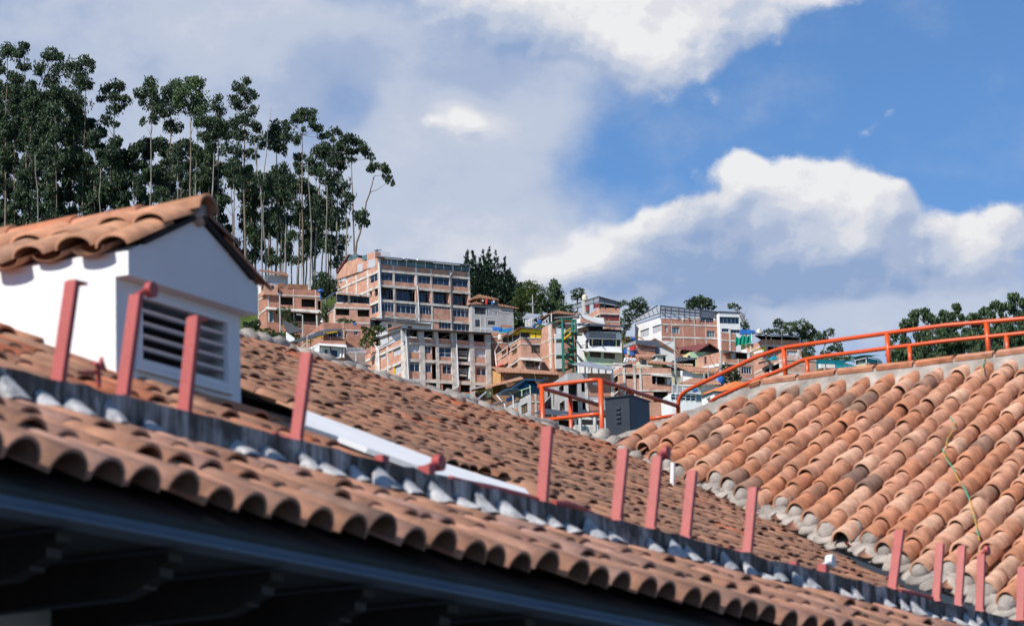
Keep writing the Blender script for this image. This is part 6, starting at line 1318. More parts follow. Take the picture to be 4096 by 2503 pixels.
t = loose('chimney', 'rough cream chimney between the blue tarpaulin and the trees', 'chimney', ZE, (2065, 548), 632); mb = MB(); blob(mb, pz(ZE, 2065, 525, 632), Vector((.55, 0, 0)), Vector((0, .5, 0)), UP * 0.75, random.Random(5), 8, 6); mb.build('stack', M['tank'], t); mb = MB(); mb.tube([pz(ZE, 2065, 505, 632), pz(ZE, 2065, 480, 632)], 0.2, 8); mb.build('pot', M['tank'], t)
b = Bld('rendered_house', 'pale curtained house end glimpsed under the upper orange rail', ZF, (865, 870, 1030), None, 1075, 612, phi=14, wall='brick', deep=6)
b.win('R', [(872, 885, 1020, 955)], 'curtain', 3); b.beams([(975, 1000)], 0.1, 'R'); b.cols('R', [(1020, 1050)], 0.1); b.done()
b = Bld('brick_house', 'pale brick house with concrete columns seen through the climbing orange rail', ZF, (845, 985, 1420), 418, None, 585, phi=20, wall='brick_pale')
b.win('L', [(566, 1098, 632, 1184), (662, 1062, 768, 1158), (577, 1292, 637, 1340), (672, 1268, 778, 1312)], 'open'); b.cols('L', [(636, 660), (775, 800), (835, 845)], 0.12); b.beams([(1005, 1025), (1185, 1215)], 0.1)
b.sheet([('L', 465, 1060, 1.5), ('L', 640, 1015, 1.5), ('L', 640, 1030, -2), ('L', 480, 1080, -2)], 'roof_dark', 'terrace_roof', 0.1); b.done()
tank('cream water tank partly behind the climbing rail', ZF, 508, 945, 1010, 76, 590)
o = loose('shed_canopy', 'green shaded lean-to beside the water tank behind the climbing rail', 'canopy', ZF, (690, 1010), 596); mb = MB(); mb.prism([pz(ZF, 600, 1020, 594), pz(ZF, 690, 960, 596), pz(ZF, 755, 1005, 596), pz(ZF, 660, 1030, 592)], UP * .1); mb.build('sheet', M['teal'], o)
# teal roofed sheds on the right
b = Bld('teal_shed', 'long low shed with a teal barrel roof behind the right ridge', ZF, (1420, 1125, 1260), 1205, 1650, 590, phi=17, wall='brick_pale', cat='shed')
mb = MB()
for k in range(9):
    f = lambda t: (1205 + 215 * t * 0.75, 1070 - 52 * math.sin(t * 2.2)); p0, p1 = b.R.px(*ZF(*f(k / 9)), 0.8), b.R.px(*ZF(*f((k + 1) / 9)), 0.8); e = b.R.t * b.R.hit(*ZF(1870, 1100))[0]; mb.prism([p0, p1, p1 + e * .98, p0 + e * .98], UP * .07)
mb.build('barrel_roof', M['teal'], b.root); b.poly('R', [(1215, 1050), (1420, 1045), (1880, 1110), (1800, 1145), (1420, 1128), (1215, 1140)], -3, -2.5, 'teal', 'shed_back'); b.poly('R', [(1345, 1058), (1410, 1060), (1410, 1130), (1345, 1130)], -2, -1, 'white', 'white_panel'); b.poly('R', [(1420, 1070), (1550, 1080), (1550, 1130), (1420, 1125)], -2, -1, 'white', 'white_panel'); b.bars('R', [[(1208, 1050), (1208, 1160)], [(1415, 1060), (1415, 1130)], [(1555, 1075), (1555, 1140)], [(1720, 1095), (1720, 1145)]], 0.08, 'frame_dark', 'posts', 0); b.poly('R', [(1212, 1100), (1285, 1105), (1285, 1165), (1212, 1160)], -1, 0, 'cream', 'cream_panel'); b.done()
b = Bld('teal_shed', 'glazed roof room with a curved teal canopy, rightmost house by the wood', ZF, (1985, 1055, 1180), 1880, 2180, 600, phi=17, wall='brick_red', cat='shed')
mb = MB()
for k in range(8):
    f = lambda t: (1765 + 225 * t, 1010 - 60 * math.sin(0.25 + t * 1.35)); p0, p1 = b.L.px(*ZF(*f(k / 8)), 0.5), b.L.px(*ZF(*f((k + 1) / 8)), 0.5); mb.prism([p0, p1, p1 + b.R.t * b.uR, p0 + b.R.t * b.uR], UP * .08)
mb.build('curved_canopy', M['teal'], b.root); b.poly('R', [(2000, 990), (2150, 1018), (2150, 1085), (2000, 1060)], -0.5, -0.2, 'teal', 'glazing'); b.poly('R', [(2150, 1018), (2215, 1030), (2215, 1092), (2150, 1085)], -0.5, -0.2, 'net_pale', 'glazing'); b.bars('R', [[(1985, 970), (1990, 1060)], [(2150, 1015), (2150, 1088)], [(2212, 1028), (2212, 1092)], [(1985, 960), (2230, 1028)]], 0.09, 'frame_white', 'frame', 0.1); b.poly('L', [(1770, 1000), (1985, 960), (1985, 1050), (1840, 1090)], -0.6, -0.3, 'glass_light', 'glazing'); b.bars('L', [[(1820, 1025), (1985, 990)], [(1830, 1020), (1835, 1085)]], 0.08, 'frame_white', 'frame', 0.1); b.poly('L', [(1700, 1120), (1985, 1060), (1985, 1130), (1750, 1150)], -0.5, 0.02, 'cream', 'cream_wall'); b.done()
# low houses near the right ridge
b = Bld('tiled_house', 'white gabled house with a tile roof under the tangle of cables', ZE, (1130, 1100, 1300), 955, 1480, 535, phi=15, wall='white')
b.sheet([('R', 1100, 1085, 1.2), ('R', 1500, 1100, 1.2), ('R', 1360, 1040, -4.5), ('R', 905, 1010, -4.5)], 'roof_tile_far', 'roof', 0.22); b.poly('L', [(955, 1060), (1125, 1100), (1130, 1215), (955, 1215)], 0, 0.05, 'white', 'gable'); b.win('R', [(1310, 1120, 1360, 1180)], 'open'); b.done()
b = Bld('tiled_house', 'low house with a faded tile roof below the cable tangle', ZE, (960, 1270, 1400), None, 1520, 515, phi=13, wall='cream', deep=5)
b.sheet([('R', 935, 1255, 1.0), ('R', 1530, 1262, 1.0), ('R', 1440, 1195, -4), ('R', 1120, 1180, -4)], 'roof_tile_far', 'roof', 0.18); b.poly('R', [(1250, 1270), (1500, 1270), (1500, 1340), (1250, 1340)], 0, 0.05, 'white', 'white_wall'); b.done()
b = Bld('glazed_house', 'white house with a netted steel and glass upper floor beside the rail bend', ZE, (830, 1370, 1560), None, 1250, 500, phi=13, wall='white', deep=6)
b.poly('R', [(840, 1255), (985, 1270), (985, 1370), (840, 1365)], -1.2, -1.0, 'net_grey', 'net'); b.poly('R', [(822, 1392), (1172, 1415), (1172, 1480), (822, 1460)], 0, 0.06, 'glass', 'glazing'); b.poly('R', [(1185, 1400), (1250, 1405), (1250, 1495), (1185, 1490)], 0, 0.06, 'glass_light', 'glazing'); b.bars('R', [[(x, 1392 + (x - 822) * .06), (x, 1462 + (x - 822) * .06)] for x in (822, 890, 960, 1030, 1100, 1172)] + [[(822, 1425), (1172, 1448)], [(840, 1255), (840, 1370)], [(985, 1268), (985, 1375)], [(910, 1260), (910, 1370)], [(838, 1255), (1190, 1300), (1245, 1370)]], 0.055, 'frame_white', 'frame', 0.15)
b.sheet([('R', 985, 1375, 0.6), ('R', 1250, 1400, 0.6), ('R', 1180, 1320, -4), ('R', 1000, 1300, -4)], 'net_pale', 'roof', 0.08); b.done()
b = Bld('rendered_house', 'pale box house under the bright orange sheet roof', ZE, (1432, 1372, 1560), 1258, 1540, 492, phi=22, wall='white')
b.win('L', [(1320, 1440, 1378, 1498)], 'glassw', 2); b.slab(1366, 0.3, 0.15, 'roof_dark'); b.done()
b = Bld('orange_house', 'house with a bright orange sheet roof and glass porch behind the climbing rail', ZE, (1560, 1345, 1480), 1400, 1960, 508, phi=15, wall='white')
b.sheet([('R', 1245, 1398, 2.0), ('R', 1560, 1352, 2.0), ('R', 1990, 1275, -5.0), ('R', 1735, 1218, -5)], 'orange', 'roof', 0.12); b.poly('R', [(1570, 1345), (1780, 1290), (1780, 1340), (1600, 1380)], -1, -0.5, 'glass', 'glazing'); b.bars('R', [[(1640, 1325), (1640, 1380)], [(1700, 1310), (1700, 1370)], [(1770, 1290), (1770, 1350)]], 0.08, 'frame_white', 'frame', 0); b.done()
mb = MB(); c = pz(ZE, 1510, 1215, 520); blob(mb, c, Vector((.85, 0, 0)), Vector((0, .8, 0)), UP * 0.95, random.Random(9), 10, 7, .12); tag(mb.build('tarpaulin', M['blue']), 'small blue plastic bundle at the foot of a pole', 'tarpaulin')
mb = MB(); mb.prism([pz(ZE, 1110, 1345, 503), pz(ZE, 1215, 1335, 505), pz(ZE, 1215, 1368, 503), pz(ZE, 1140, 1362, 501)], UP * .25); tag(mb.build('awning', M['blue_sheet']), 'light blue awning scrap beside the netted glass house', 'awning')
# white sacks
rr = random.Random(77)
for k in range(14):
    mb = MB(); x = 165 + rr.random() * 190; y = 880 + rr.random() * 65 + (x - 165) * 0.08; s_ = ZE.k / F * 566; blob(mb, pz(ZE, x, y, 566 + rr.uniform(-1, 1)), Vector((rr.uniform(12, 22) * s_, 0, 0)), Vector((0, 15 * s_, 0)), UP * rr.uniform(12, 22) * s_, rr, 8, 6, .25)
    tag(mb.build('plastic_sack', M['bag']), 'white plastic sack heaped below the brick shack', 'sack', 'heap of white sacks')
# small canopies behind the middle block
o = loose('barrel_canopy', 'small barrel vaulted pale yellow canopy behind the middle block', 'canopy', ZC, (190, 1225), 620); mb = MB()
for k in range(7):
    f = lambda t: (118 + 150 * t, 1222 - 55 * math.sin(t * 2.4 + .1)); mb.prism([pz(ZC, *f(k / 7), 618), pz(ZC, *f((k + 1) / 7), 618), pz(ZC, *f((k + 1) / 7), 626) , pz(ZC, *f(k / 7), 626)], UP * .07)
mb.build('vault', M['cream'], o); mb = MB(); mb.prism([pz(ZC, 250, 1165, 620), pz(ZC, 430, 1170, 620), pz(ZC, 430, 1188, 618), pz(ZC, 265, 1190, 618)], UP * .1); mb.build('sheet', M['roof_grey'], o)
for k, (q, m, lab) in enumerate((([(415, 1148), (545, 1160), (545, 1200), (430, 1195)], 'blue', 'blue tarpaulin on the rooftop right of the pale yellow vault'), ([(500, 1185), (730, 1165), (650, 1215), (520, 1215)], 'blue_sheet', 'blue canopy sheet behind the yellow top floor'), ([(520, 1215), (650, 1215), (560, 1260), (530, 1262)], 'teal', 'teal canopy sheet left of the yellow top floor'))):
    mb = MB(); mb.prism([pz(ZC, x, y, 618 + (1 if y < 1190 else -1)) for x, y in q], Vector((0, 1.2, .1))); tag(mb.build('canopy_sheet', M[m]), lab, 'canopy', 'blue canopies behind the middle block')
b = Bld('brick_house', 'brick house slice between the middle block and the yellow topped house', ZC, (395, 1232, 1700), None, 640, 612, phi=14, wall='brick_red', deep=8)
b.win('R', [(400, 1395, 412, 1425)], 'open'); b.beams([(1285, 1300), (1365, 1380)], 0.08, 'R'); b.done()
b = Bld('brick_house', 'shaded low brick house edge under the blue canopies', ZC, (150, 1230, 1300), None, 520, 626, phi=14, wall='brick_grey', deep=5); b.done()
# poles and cables
pole('tall grey concrete utility pole among the crowded roofs', ZE, ((872, 600), (892, 1215)), 548, 0.24, [(880, 1030), (850, 1010), (800, 992)])
pole('grey utility pole wound with cable right of the tile roofs', ZE, ((1522, 785), (1545, 1265)), 530, 0.26)
pole('thin pole carrying cables above the faded tile roof', ZE, ((1345, 1045), (1350, 1180)), 528, 0.13)
pole('short insulator pole beside the thin cable pole', ZE, ((1288, 1095), (1292, 1190)), 526, 0.15)
pole('white topped antenna pole rising before the bright green tree', ZC, ((985, 700), (992, 965)), 632, 0.14, [(985, 838), (972, 836), (955, 834)], name='antenna_pole')
pole('lamp pole below the barrel roofed teal shed', ZF, ((1150, 1040), (1152, 1200)), 570, 0.13, [(1148, 1100), (1120, 1092), (1080, 1085)], name='street_lamp')
cable('black cable running from the tall pole to the red brick house', ZE, [(160, 745), (430, 700), (860, 632)], 556, 0.05, 0.8)
cable('cable dropping from the tall pole towards the yellow gable', ZE, [(872, 640), (985, 860), (1000, 1000)], 550, 0.04, 0.5)
for k in range(5): tag(cable('cable', ZE, [(885, 1030 + k * 28), (1090, 1075 + k * 22), (1345, 1060 + k * 22)], 540, 0.035, 1.2), 'sagging black cable in the tangle right of the tall pole', 'cable', 'cable tangle by the tall pole')
for k in range(3): tag(cable('cable', ZE, [(1345, 1060 + k * 16), (1525, 985 + k * 22)], 528, 0.035, 0.9), 'black cable strung between the thin pole and the wound pole', 'cable', 'cables on the wound pole')
cable('black cable from the wound pole up to the green tarpaulin house', ZE, [(1525, 960), (1350, 790), (860, 780)], 540, 0.045, 1.5)
cable('cable stretched low across the white gabled lower left house', ZL, [(805, 1130), (930, 1220), (1396, 1310)], 575, 0.04, 0.8)
cable('cable hanging across the grey house wall', ZC, [(130, 815), (330, 880), (715, 972)], 660, 0.045, 0.4)
cable('drooping cable on the lower front of the big block', ZA, [(802, 1060), (985, 1045), (1275, 1085), (1320, 1060)], 652, 0.05, 0.6)
# ------------------------------------------------------------------ trees
PXM = lambda Y: Y / F
class Tree:
    def __init__(s, name, label, base, Y, seed, leaf='leaf_euc', bark='bark', cat='tree', group=None):
        s.Y = Y; s.rnd = random.Random(seed); s.rg = np.random.default_rng(seed)
        p = P(base[0], base[1], Y); s.base = Vector((p.x, Y, min(p.z, hill_z(p.x, Y)) - 0.3))
        s.root = thing(name, s.base, label, cat, group); s.leaf = leaf; s.bark = bark
        s.tm = MB(); s.V = []; s.T = []
    def pt(s, x, y, dy=0.0): p = P(x, y, s.Y); return p + Vector((0, dy, 0))
    def trunk(s, pts, r0, r1, seg=7):
        q = [s.pt(x, y) for x, y in pts]
        if (q[0] - s.base).length > 0.5: q = [s.base] + q
        # smooth wander
        out = []
        for a, b in zip(q, q[1:]):
            n = 4
            for k in range(n): out.append(a.lerp(b, k / n) + Vector((s.rnd.gauss(0, .10), s.rnd.gauss(0, .10), 0)) * (1 if out else 0))
        out.append(q[-1]); m = len(out) - 1
        s.tm.tube(out, [r0 + (r1 - r0) * i / m for i in range(m + 1)], seg); s.last = out
    def limb(s, a, b, r):
        m = a.lerp(b, 0.5) + Vector((s.rnd.gauss(0, .15), s.rnd.gauss(0, .15), -0.25)) ; s.tm.tube([a, m, b], [r, r * .7, r * .35], 5)
    def leaves(s, c, rx, rz, n, size=0.55, droop=True, shell=0.5, up=0.0):
        g = s.rg
        d = g.normal(size=(n, 3)); d /= np.linalg.norm(d, axis=1)[:, None]
        rad = (shell + (1 - shell) * g.random(n)) ** 0.7
        # uneven outline: the crown swells and thins by direction
        ph = g.random(6) * 6.28; k1 = 1 + 0.22 * np.sin(3 * np.arctan2(d[:, 1], d[:, 0]) + ph[0]) * np.cos(2.5 * d[:, 2] + ph[1]) + 0.16 * np.sin(7 * d[:, 0] + ph[2]) * np.sin(6 * d[:, 2] + ph[3])
        pos = np.array(c) + d * np.array([rx, rx, rz]) * (rad * k1)[:, None]
        sz = size * g.uniform(0.55, 1.35, n)
        if droop: ax = np.stack([g.normal(0, .35, n), g.normal(0, .35, n), -np.ones(n)], 1)
        else: ax = d * np.array([1, 1, .6]) + np.stack([g.normal(0, .45, n), g.normal(0, .45, n), up + g.normal(0, .35, n)], 1)
        ax /= np.linalg.norm(ax, axis=1)[:, None]
        sd = np.cross(ax, d * 0.8 + g.normal(0, .7, (n, 3))); sd /= (np.linalg.norm(sd, axis=1)[:, None] + 1e-9)
        a, b = ax * sz[:, None] * 0.85, sd * (sz * (0.42 if droop else 0.36))[:, None]
        bend = np.cross(a, b); bend /= (np.linalg.norm(bend, axis=1)[:, None] + 1e-9)
        q = np.stack([pos - a, pos + b * 0.9 - a * .1, pos + a, pos - b + a * .15], 1)
        s.V.append(q.reshape(-1, 3))
        s.T.append(np.repeat(np.clip(0.5 + g.normal(0, 0.22, n) + 0.10 * g.normal(), 0, 1), 4))
    def crown(s, blobs, dens=1.0, size=0.38, droop=True, limbs=True, up=0.0):
        k = PXM(s.Y)
        for b in blobs:
            x, y, rx, ry = b[:4]; dy = s.rnd.uniform(-1, 1) * rx * k * 0.6
            c = s.pt(x, y, dy); a, h = rx * k, ry * k
            a *= 1.18; h *= 1.18; n = int(dens * 4.2 * (a * a + 2 * a * h) / (size * size) * 1.15) + 14
            if droop and a > 0.8:
                for _ in range(3):
                    o = Vector((s.rnd.uniform(-.55, .55) * a, s.rnd.uniform(-.5, .5) * a, s.rnd.uniform(-.5, .5) * h)); q = s.rnd.uniform(.45, .75)
                    s.leaves(c + o, a * q, h * q, int(n * .30), size, droop, up=up)
                s.leaves(c, a, h, int(n * .22), size, droop, up=up)
            else: s.leaves(c, a, h, n, size, droop, up=up)
            if limbs and s.tm.v:
                near = min(s.last, key=lambda p: abs(p.z - (c.z - a * 1.2)) + (p - c).length * .3); s.limb(near, c, 0.05 + 0.012 * a)
    def done(s):
        if s.tm.v: s.tm.build('trunk', M[s.bark], s.root, smooth=True)
        if not s.V: return s.root
        V = np.concatenate(s.V) - np.array(s.root.location); T = np.concatenate(s.T); n = len(V) // 4
        me = bpy.data.meshes.new('crown'); me.vertices.add(len(V)); me.vertices.foreach_set('co', V.astype(np.float32).ravel())
        me.loops.add(4 * n); me.loops.foreach_set('vertex_index', np.arange(4 * n, dtype=np.int32)); me.polygons.add(n); me.polygons.foreach_set('loop_start', np.arange(0, 4 * n, 4, dtype=np.int32)); me.update(calc_edges=True)
        at = me.attributes.new('tint', 'FLOAT_COLOR', 'POINT'); arr = np.ones((len(V), 4), dtype=np.float32); arr[:, 0] = T; arr[:, 1] = T; arr[:, 2] = T; at.data.foreach_set('color', arr.ravel())
        me.materials.append(M[s.leaf]); o = bpy.data.objects.new('crown', me); COL.objects.link(o); o.parent = s.root; return s.root
def euc(label, top, base, w, bottom, Y, seed, dens=1.0, extra=(), group=None, leaf='leaf_euc', r=0.32, lobes=None, ragged=0.5, size=0.38):
    """tall eucalyptus: bare lower trunk, ragged tiers of hanging foliage above"""
    t = Tree('eucalyptus_tree', label, base, Y, seed, leaf, s_bark(seed), group=group); rd = t.rnd
    mx = top[0] * .6 + base[0] * .4 + rd.uniform(-8, 8)
    t.trunk([(mx, (top[1] + base[1]) / 2), (top[0] + rd.uniform(-4, 4), top[1] + 25)], r, 0.06)
    bl = list(lobes) if lobes else []
    if not bl:
        h = bottom - top[1]; n = max(4, int(h / (w * 0.30)))
        bl.append((top[0], top[1] + w * .2, w * .24, w * .2))
        for k in range(n):
            f = (k + .5) / n; prof = min(1, 0.45 + f * 1.6) * (1 - 0.35 * max(0, f - .55) / .45)
            sx = rd.uniform(-1, 1) * w * 0.34 * prof; rr = w * rd.uniform(.17, .27) * (0.75 + .4 * prof)
            if rd.random() < 0.10 * ragged * 2: continue
            bl.append((top[0] + (mx - top[0]) * f * .5 + sx, top[1] + h * f + rd.uniform(-8, 8), rr, rr * rd.uniform(.65, .95)))
    t.crown(bl + list(extra), dens, size); return t.done()
def s_bark(seed): return 'bark_pale' if seed % 3 == 0 else 'bark'
g1 = None
E = euc
E('tall dense eucalyptus cut by the left edge of the photo', (28, 165), (25, 1180), 115, 720, 735, 1, dens=1.5)
E('eucalyptus with a rounded crown tip, second from the left edge', (92, 172), (110, 1180), 125, 690, 728, 2, dens=1.5)
E('eucalyptus with a small umbrella tip over an open gap, third on the left skyline', (205, 192), (215, 1180), 105, 700, 740, 3, lobes=[(205, 215, 38, 24), (185, 230, 22, 18), (232, 228, 20, 18), (170, 280, 36, 30), (245, 275, 34, 30), (200, 330, 45, 38), (240, 390, 40, 40), (170, 420, 42, 40), (215, 490, 45, 45), (190, 580, 44, 45), (235, 640, 40, 40)])
E('eucalyptus with a forked tip right of the open umbrella tip', (348, 214), (322, 1180), 110, 680, 722, 4, lobes=[(345, 238, 30, 24), (362, 272, 16, 24), (322, 262, 26, 26), (285, 255, 30, 26), (300, 310, 44, 38), (335, 330, 34, 34), (280, 390, 40, 42), (325, 420, 42, 40), (300, 500, 46, 44), (350, 560, 36, 38), (300, 620, 44, 40), (330, 700, 34, 36)])
E('eucalyptus with layered flat crowns at the right end of the first clump', (455, 322), (452, 1180), 120, 480, 726, 5, lobes=[(458, 338, 34, 20), (420, 352, 26, 22), (482, 352, 24, 20), (405, 385, 22, 20), (440, 395, 30, 22), (515, 405, 24, 16), (480, 400, 26, 16), (495, 425, 14, 12), (455, 440, 34, 26), (425, 478, 26, 26), (460, 500, 16, 14)], r=0.28)
E('slim eucalyptus left of the wide bright crown', (605, 316), (592, 1180), 90, 520, 724, 6, lobes=[(605, 330, 30, 22), (590, 358, 34, 24), (562, 378, 28, 22), (622, 372, 26, 26), (600, 410, 40, 26), (575, 405, 20, 20), (640, 430, 30, 30), (575, 480, 16, 20), (615, 470, 26, 26)], r=0.26)
E('eucalyptus with a narrow tuft left of the wide bright crown', (690, 318), (668, 1180), 60, 470, 738, 7, lobes=[(690, 338, 20, 22), (680, 375, 30, 30), (655, 400, 28, 26), (700, 420, 34, 34), (660, 455, 34, 26), (690, 500, 40, 34)])
E('eucalyptus with the widest, brightest crown of the grove', (758, 312), (778, 1180), 150, 470, 715, 8, lobes=[(755, 330, 38, 22), (725, 350, 36, 28), (790, 345, 36, 26), (745, 375, 44, 34), (800, 385, 34, 32), (715, 400, 34, 34), (765, 415, 42, 30), (820, 430, 30, 40), (790, 470, 34, 34)], leaf='leaf_mid', r=0.30)
E('eucalyptus trunk and crown tucked behind the brightest crown', (795, 430), (758, 1180), 90, 640, 730, 9, r=0.22)
E('short tufted eucalyptus between the brightest crown and the tallest spire', (875, 380), (862, 1180), 62, 560, 733, 10, lobes=[(872, 395, 20, 20), (862, 425, 26, 22), (885, 440, 20, 26), (870, 480, 22, 26), (845, 500, 30, 28), (880, 530, 34, 26)])
E('eucalyptus with a dark spreading crown and crooked pale trunk', (855, 480), (838, 1180), 130, 650, 712, 12, lobes=[(850, 500, 46, 28), (895, 510, 40, 28), (815, 540, 34, 26), (860, 540, 44, 28), (920, 560, 34, 34), (905, 600, 30, 26), (840, 590, 24, 20), (950, 600, 24, 24)], r=0.34)
E('tallest spire eucalyptus with separate leafy tiers, right of the bright crown', (978, 315), (984, 1180), 120, 700, 718, 13, lobes=[(978, 332, 24, 22), (950, 352, 22, 22), (972, 368, 26, 22), (1008, 372, 22, 20), (930, 400, 22, 22), (1005, 395, 24, 20), (955, 425, 34, 24), (1015, 440, 24, 22), (975, 460, 30, 24), (1000, 485, 26, 22), (945, 500, 34, 24), (970, 540, 34, 26), (1010, 560, 24, 20), (960, 620, 22, 20), (1000, 620, 24, 22), (985, 690, 22, 26)], r=0.34)
E('eucalyptus with a small crown just right of the tallest spire', (1030, 490), (1020, 1180), 80, 640, 736, 14, r=0.24)
E('eucalyptus with a dense dark egg shaped crown beside the bare pole tree', (1106, 480), (1100, 1180), 84, 620, 724, 15, lobes=[(1106, 505, 30, 26), (1095, 540, 34, 30), (1120, 535, 28, 30), (1085, 575, 26, 26), (1110, 580, 34, 26), (1130, 600, 18, 20)], dens=1.15)
E('umbrella eucalyptus with several rounded lobes, right half of the grove', (1209, 428), (1213, 1180), 110, 600, 719, 16, lobes=[(1208, 445, 30, 18), (1240, 452, 24, 16), (1180, 470, 28, 20), (1212, 475, 26, 20), (1158, 500, 30, 24), (1255, 470, 18, 20), (1150, 540, 26, 28), (1185, 555, 24, 26), (1255, 505, 24, 18), (1275, 525, 22, 18), (1290, 548, 18, 16), (1215, 520, 10, 12)], r=0.25)
E('small flat topped eucalyptus left of the wide umbrella tree', (1334, 507), (1318, 1180), 64, 570, 728, 17, lobes=[(1336, 520, 22, 14), (1318, 536, 20, 14), (1352, 535, 16, 14), (1330, 555, 14, 12), (1290, 600, 40, 30)], r=0.22)
E('dense dark eucalyptus column under the small flat top', (1285, 575), (1255, 1180), 130, 1000, 716, 18, dens=1.1)
E('wide umbrella eucalyptus on a forked bare trunk near the big block', (1401, 545), (1423, 1180), 150, 640, 712, 19, lobes=[(1395, 562, 40, 18), (1430, 568, 30, 18), (1365, 585, 34, 22), (1410, 595, 36, 20), (1450, 590, 26, 20), (1470, 612, 24, 22), (1488, 630, 12, 18), (1355, 615, 34, 26), (1400, 632, 22, 16), (1330, 640, 30, 26)], r=0.26)
t = Tree('eucalyptus_tree', 'lone leaning eucalyptus with a small crown, rightmost of the grove', (1405, 1170), 709, 20, bark='bark')
t.trunk([(1424, 1010), (1455, 850), (1478, 770), (1497, 705)], 0.26, 0.10); t.limb(t.pt(1478, 770), t.pt(1545, 735), 0.08); t.limb(t.pt(1497, 705), t.pt(1530, 690), 0.07); t.crown([(1495, 668, 26, 16), (1525, 668, 28, 16), (1548, 690, 20, 18), (1560, 718, 18, 18), (1480, 680, 14, 12), (1572, 735, 9, 9)], 1.0, 0.5, limbs=False)
t.crown([(1430, 862, 22, 20), (1455, 868, 24, 22), (1445, 895, 24, 18), (1466, 890, 14, 18)], 1.0, 0.5, limbs=False); t.done()
E('ragged eucalyptus column with sky gaps, beside the forked umbrella tree', (1352, 640), (1350, 1180), 110, 1080, 718, 21, dens=0.85)
E('ragged lower eucalyptus in front of the egg shaped crown', (1115, 660), (1120, 1180), 110, 1060, 710, 22, dens=0.9)
E('loose hanging eucalyptus between the umbrella lobes and the dark column', (1195, 610), (1190, 1180), 100, 1050, 722, 23, dens=0.85)
t = Tree('bare_tree', 'bare forked pole of a dead tree standing before the grove', (1062, 1180), 706, 24, bark='bark_pale'); t.trunk([(1060, 1000), (1050, 780), (1068, 560), (1084, 432)], 0.22, 0.03); t.tm.tube([t.pt(1050, 790), t.pt(1030, 700), t.pt(1015, 540), t.pt(985, 500)], [0.14, .11, .06, .02], 5); t.done()
rd = random.Random(99)
for k in range(50):
    x = -20 + k * 28.5 + rd.uniform(-12, 12)
    if x > 1370: break
    yt = lerp_tab([(0, 330), (280, 380), (330, 470), (430, 545), (520, 575), (600, 560), (760, 560), (900, 640), (1100, 700), (1250, 720), (1370, 820)], x) + rd.uniform(-25, 45)
    deepb = lerp_tab([(0, 1120), (600, 1080), (900, 1020), (1370, 1000)], x)
    E('eucalyptus deep in the shaded grove, its crown merged with its neighbours', (x, yt), (x + rd.uniform(-10, 10), 1180), 122, deepb + rd.uniform(-60, 60), 725 + rd.uniform(-12, 40), 200 + k, dens=lerp_tab([(0, 1.9), (500, 1.6), (900, 1.25), (1370, 1.0)], x), group='merged eucalyptus crowns of the grove', r=0.2, size=0.44, ragged=lerp_tab([(0, .1), (1370, 1.2)], x))
for k, x in enumerate((150, 395, 540, 640, 705, 935, 1045, 1140, 1240, 1300, 1385)):
    t = Tree('eucalyptus_tree', 'pale bare eucalyptus trunk standing among the grove', (x, 1180), 705 + (k % 3) * 4, 300 + k, bark='bark_pale', group='bare trunks of the grove'); y = 620 + (k * 53) % 200; t.trunk([(x + 4, 900), (x + rd.uniform(-14, 14), y)], 0.22, 0.08)
    t.crown([(x + rd.uniform(-12, 12), y - 10, 28, 24), (x + 14, y + 40, 22, 22)], 0.8, limbs=True); t.done()
# dark conifer behind the grey house
t = Tree('conifer_tree', 'dark conifer with many pointed leaders behind the grey house', (1960, 1260), 690, 40, 'leaf_con'); t.trunk([(1955, 1150), (1955, 1010)], 0.5, 0.08)
for (x, y, h, w) in ((1868, 1000, 120, 24), (1893, 1004, 120, 24), (1936, 1000, 150, 30), (1957, 990, 160, 34), (1985, 1003, 170, 36), (2018, 1032, 150, 36), (2040, 1075, 120, 34), (2058, 1105, 90, 30), (2080, 1130, 60, 24), (1915, 1030, 150, 34), (1850, 1060, 120, 22)):
    for k in range(7):
        f = k / 6; t.crown([(x + rd.uniform(-4, 4), y + 8 + h * f, 4 + w * f, 10 + 8 * f)], 1.3, 0.45, droop=False, limbs=False, up=0.9)
t.crown([(1900, 1150, 50, 50), (1960, 1150, 60, 60), (2020, 1170, 56, 50), (2060, 1190, 36, 36), (1960, 1210, 70, 40)], 1.0, 0.5, droop=False, limbs=False, up=0.7); t.done()
def bush(label, base, Y, seed, blobs, leaf='leaf_mid', name='tree', cat='tree', size=0.36, dens=1.25, trunk=None, group=None, droop=False):
    t = Tree(name, label, base, Y, seed, leaf, 'bark', cat, group)
    if trunk: t.trunk(trunk, 0.22, 0.06)
    t.crown(blobs, dens, size, droop=droop, limbs=bool(trunk)); return t.done()
bush('rounded yellow green tree right of the dark conifer', (2125, 1290), 680, 41, [(2120, 1150, 34, 26), (2100, 1180, 36, 30), (2145, 1175, 36, 32), (2085, 1215, 38, 30), (2130, 1215, 44, 36), (2165, 1210, 30, 34), (2070, 1235, 30, 26), (2110, 1250, 44, 26)], 'leaf_bright', trunk=[(2125, 1180)])
bush('slim light green tree between the yellow green tree and the netted house', (2222, 1290), 684, 42, [(2215, 1128, 16, 14), (2205, 1148, 22, 16), (2230, 1155, 22, 18), (2215, 1180, 28, 18), (2245, 1180, 18, 20), (2230, 1205, 24, 22), (2205, 1230, 30, 26), (2245, 1235, 26, 22)], 'leaf_mid', trunk=[(2220, 1200), (2215, 1130)], droop=True)
bush('dark green shrubs below the yellow green tree', (2090, 1320), 676, 43, [(2065, 1290, 34, 34), (2100, 1290, 30, 34), (2140, 1265, 34, 26), (2270, 1240, 30, 22), (2240, 1250, 26, 20)], 'leaf_mid', 'shrub', 'shrub')
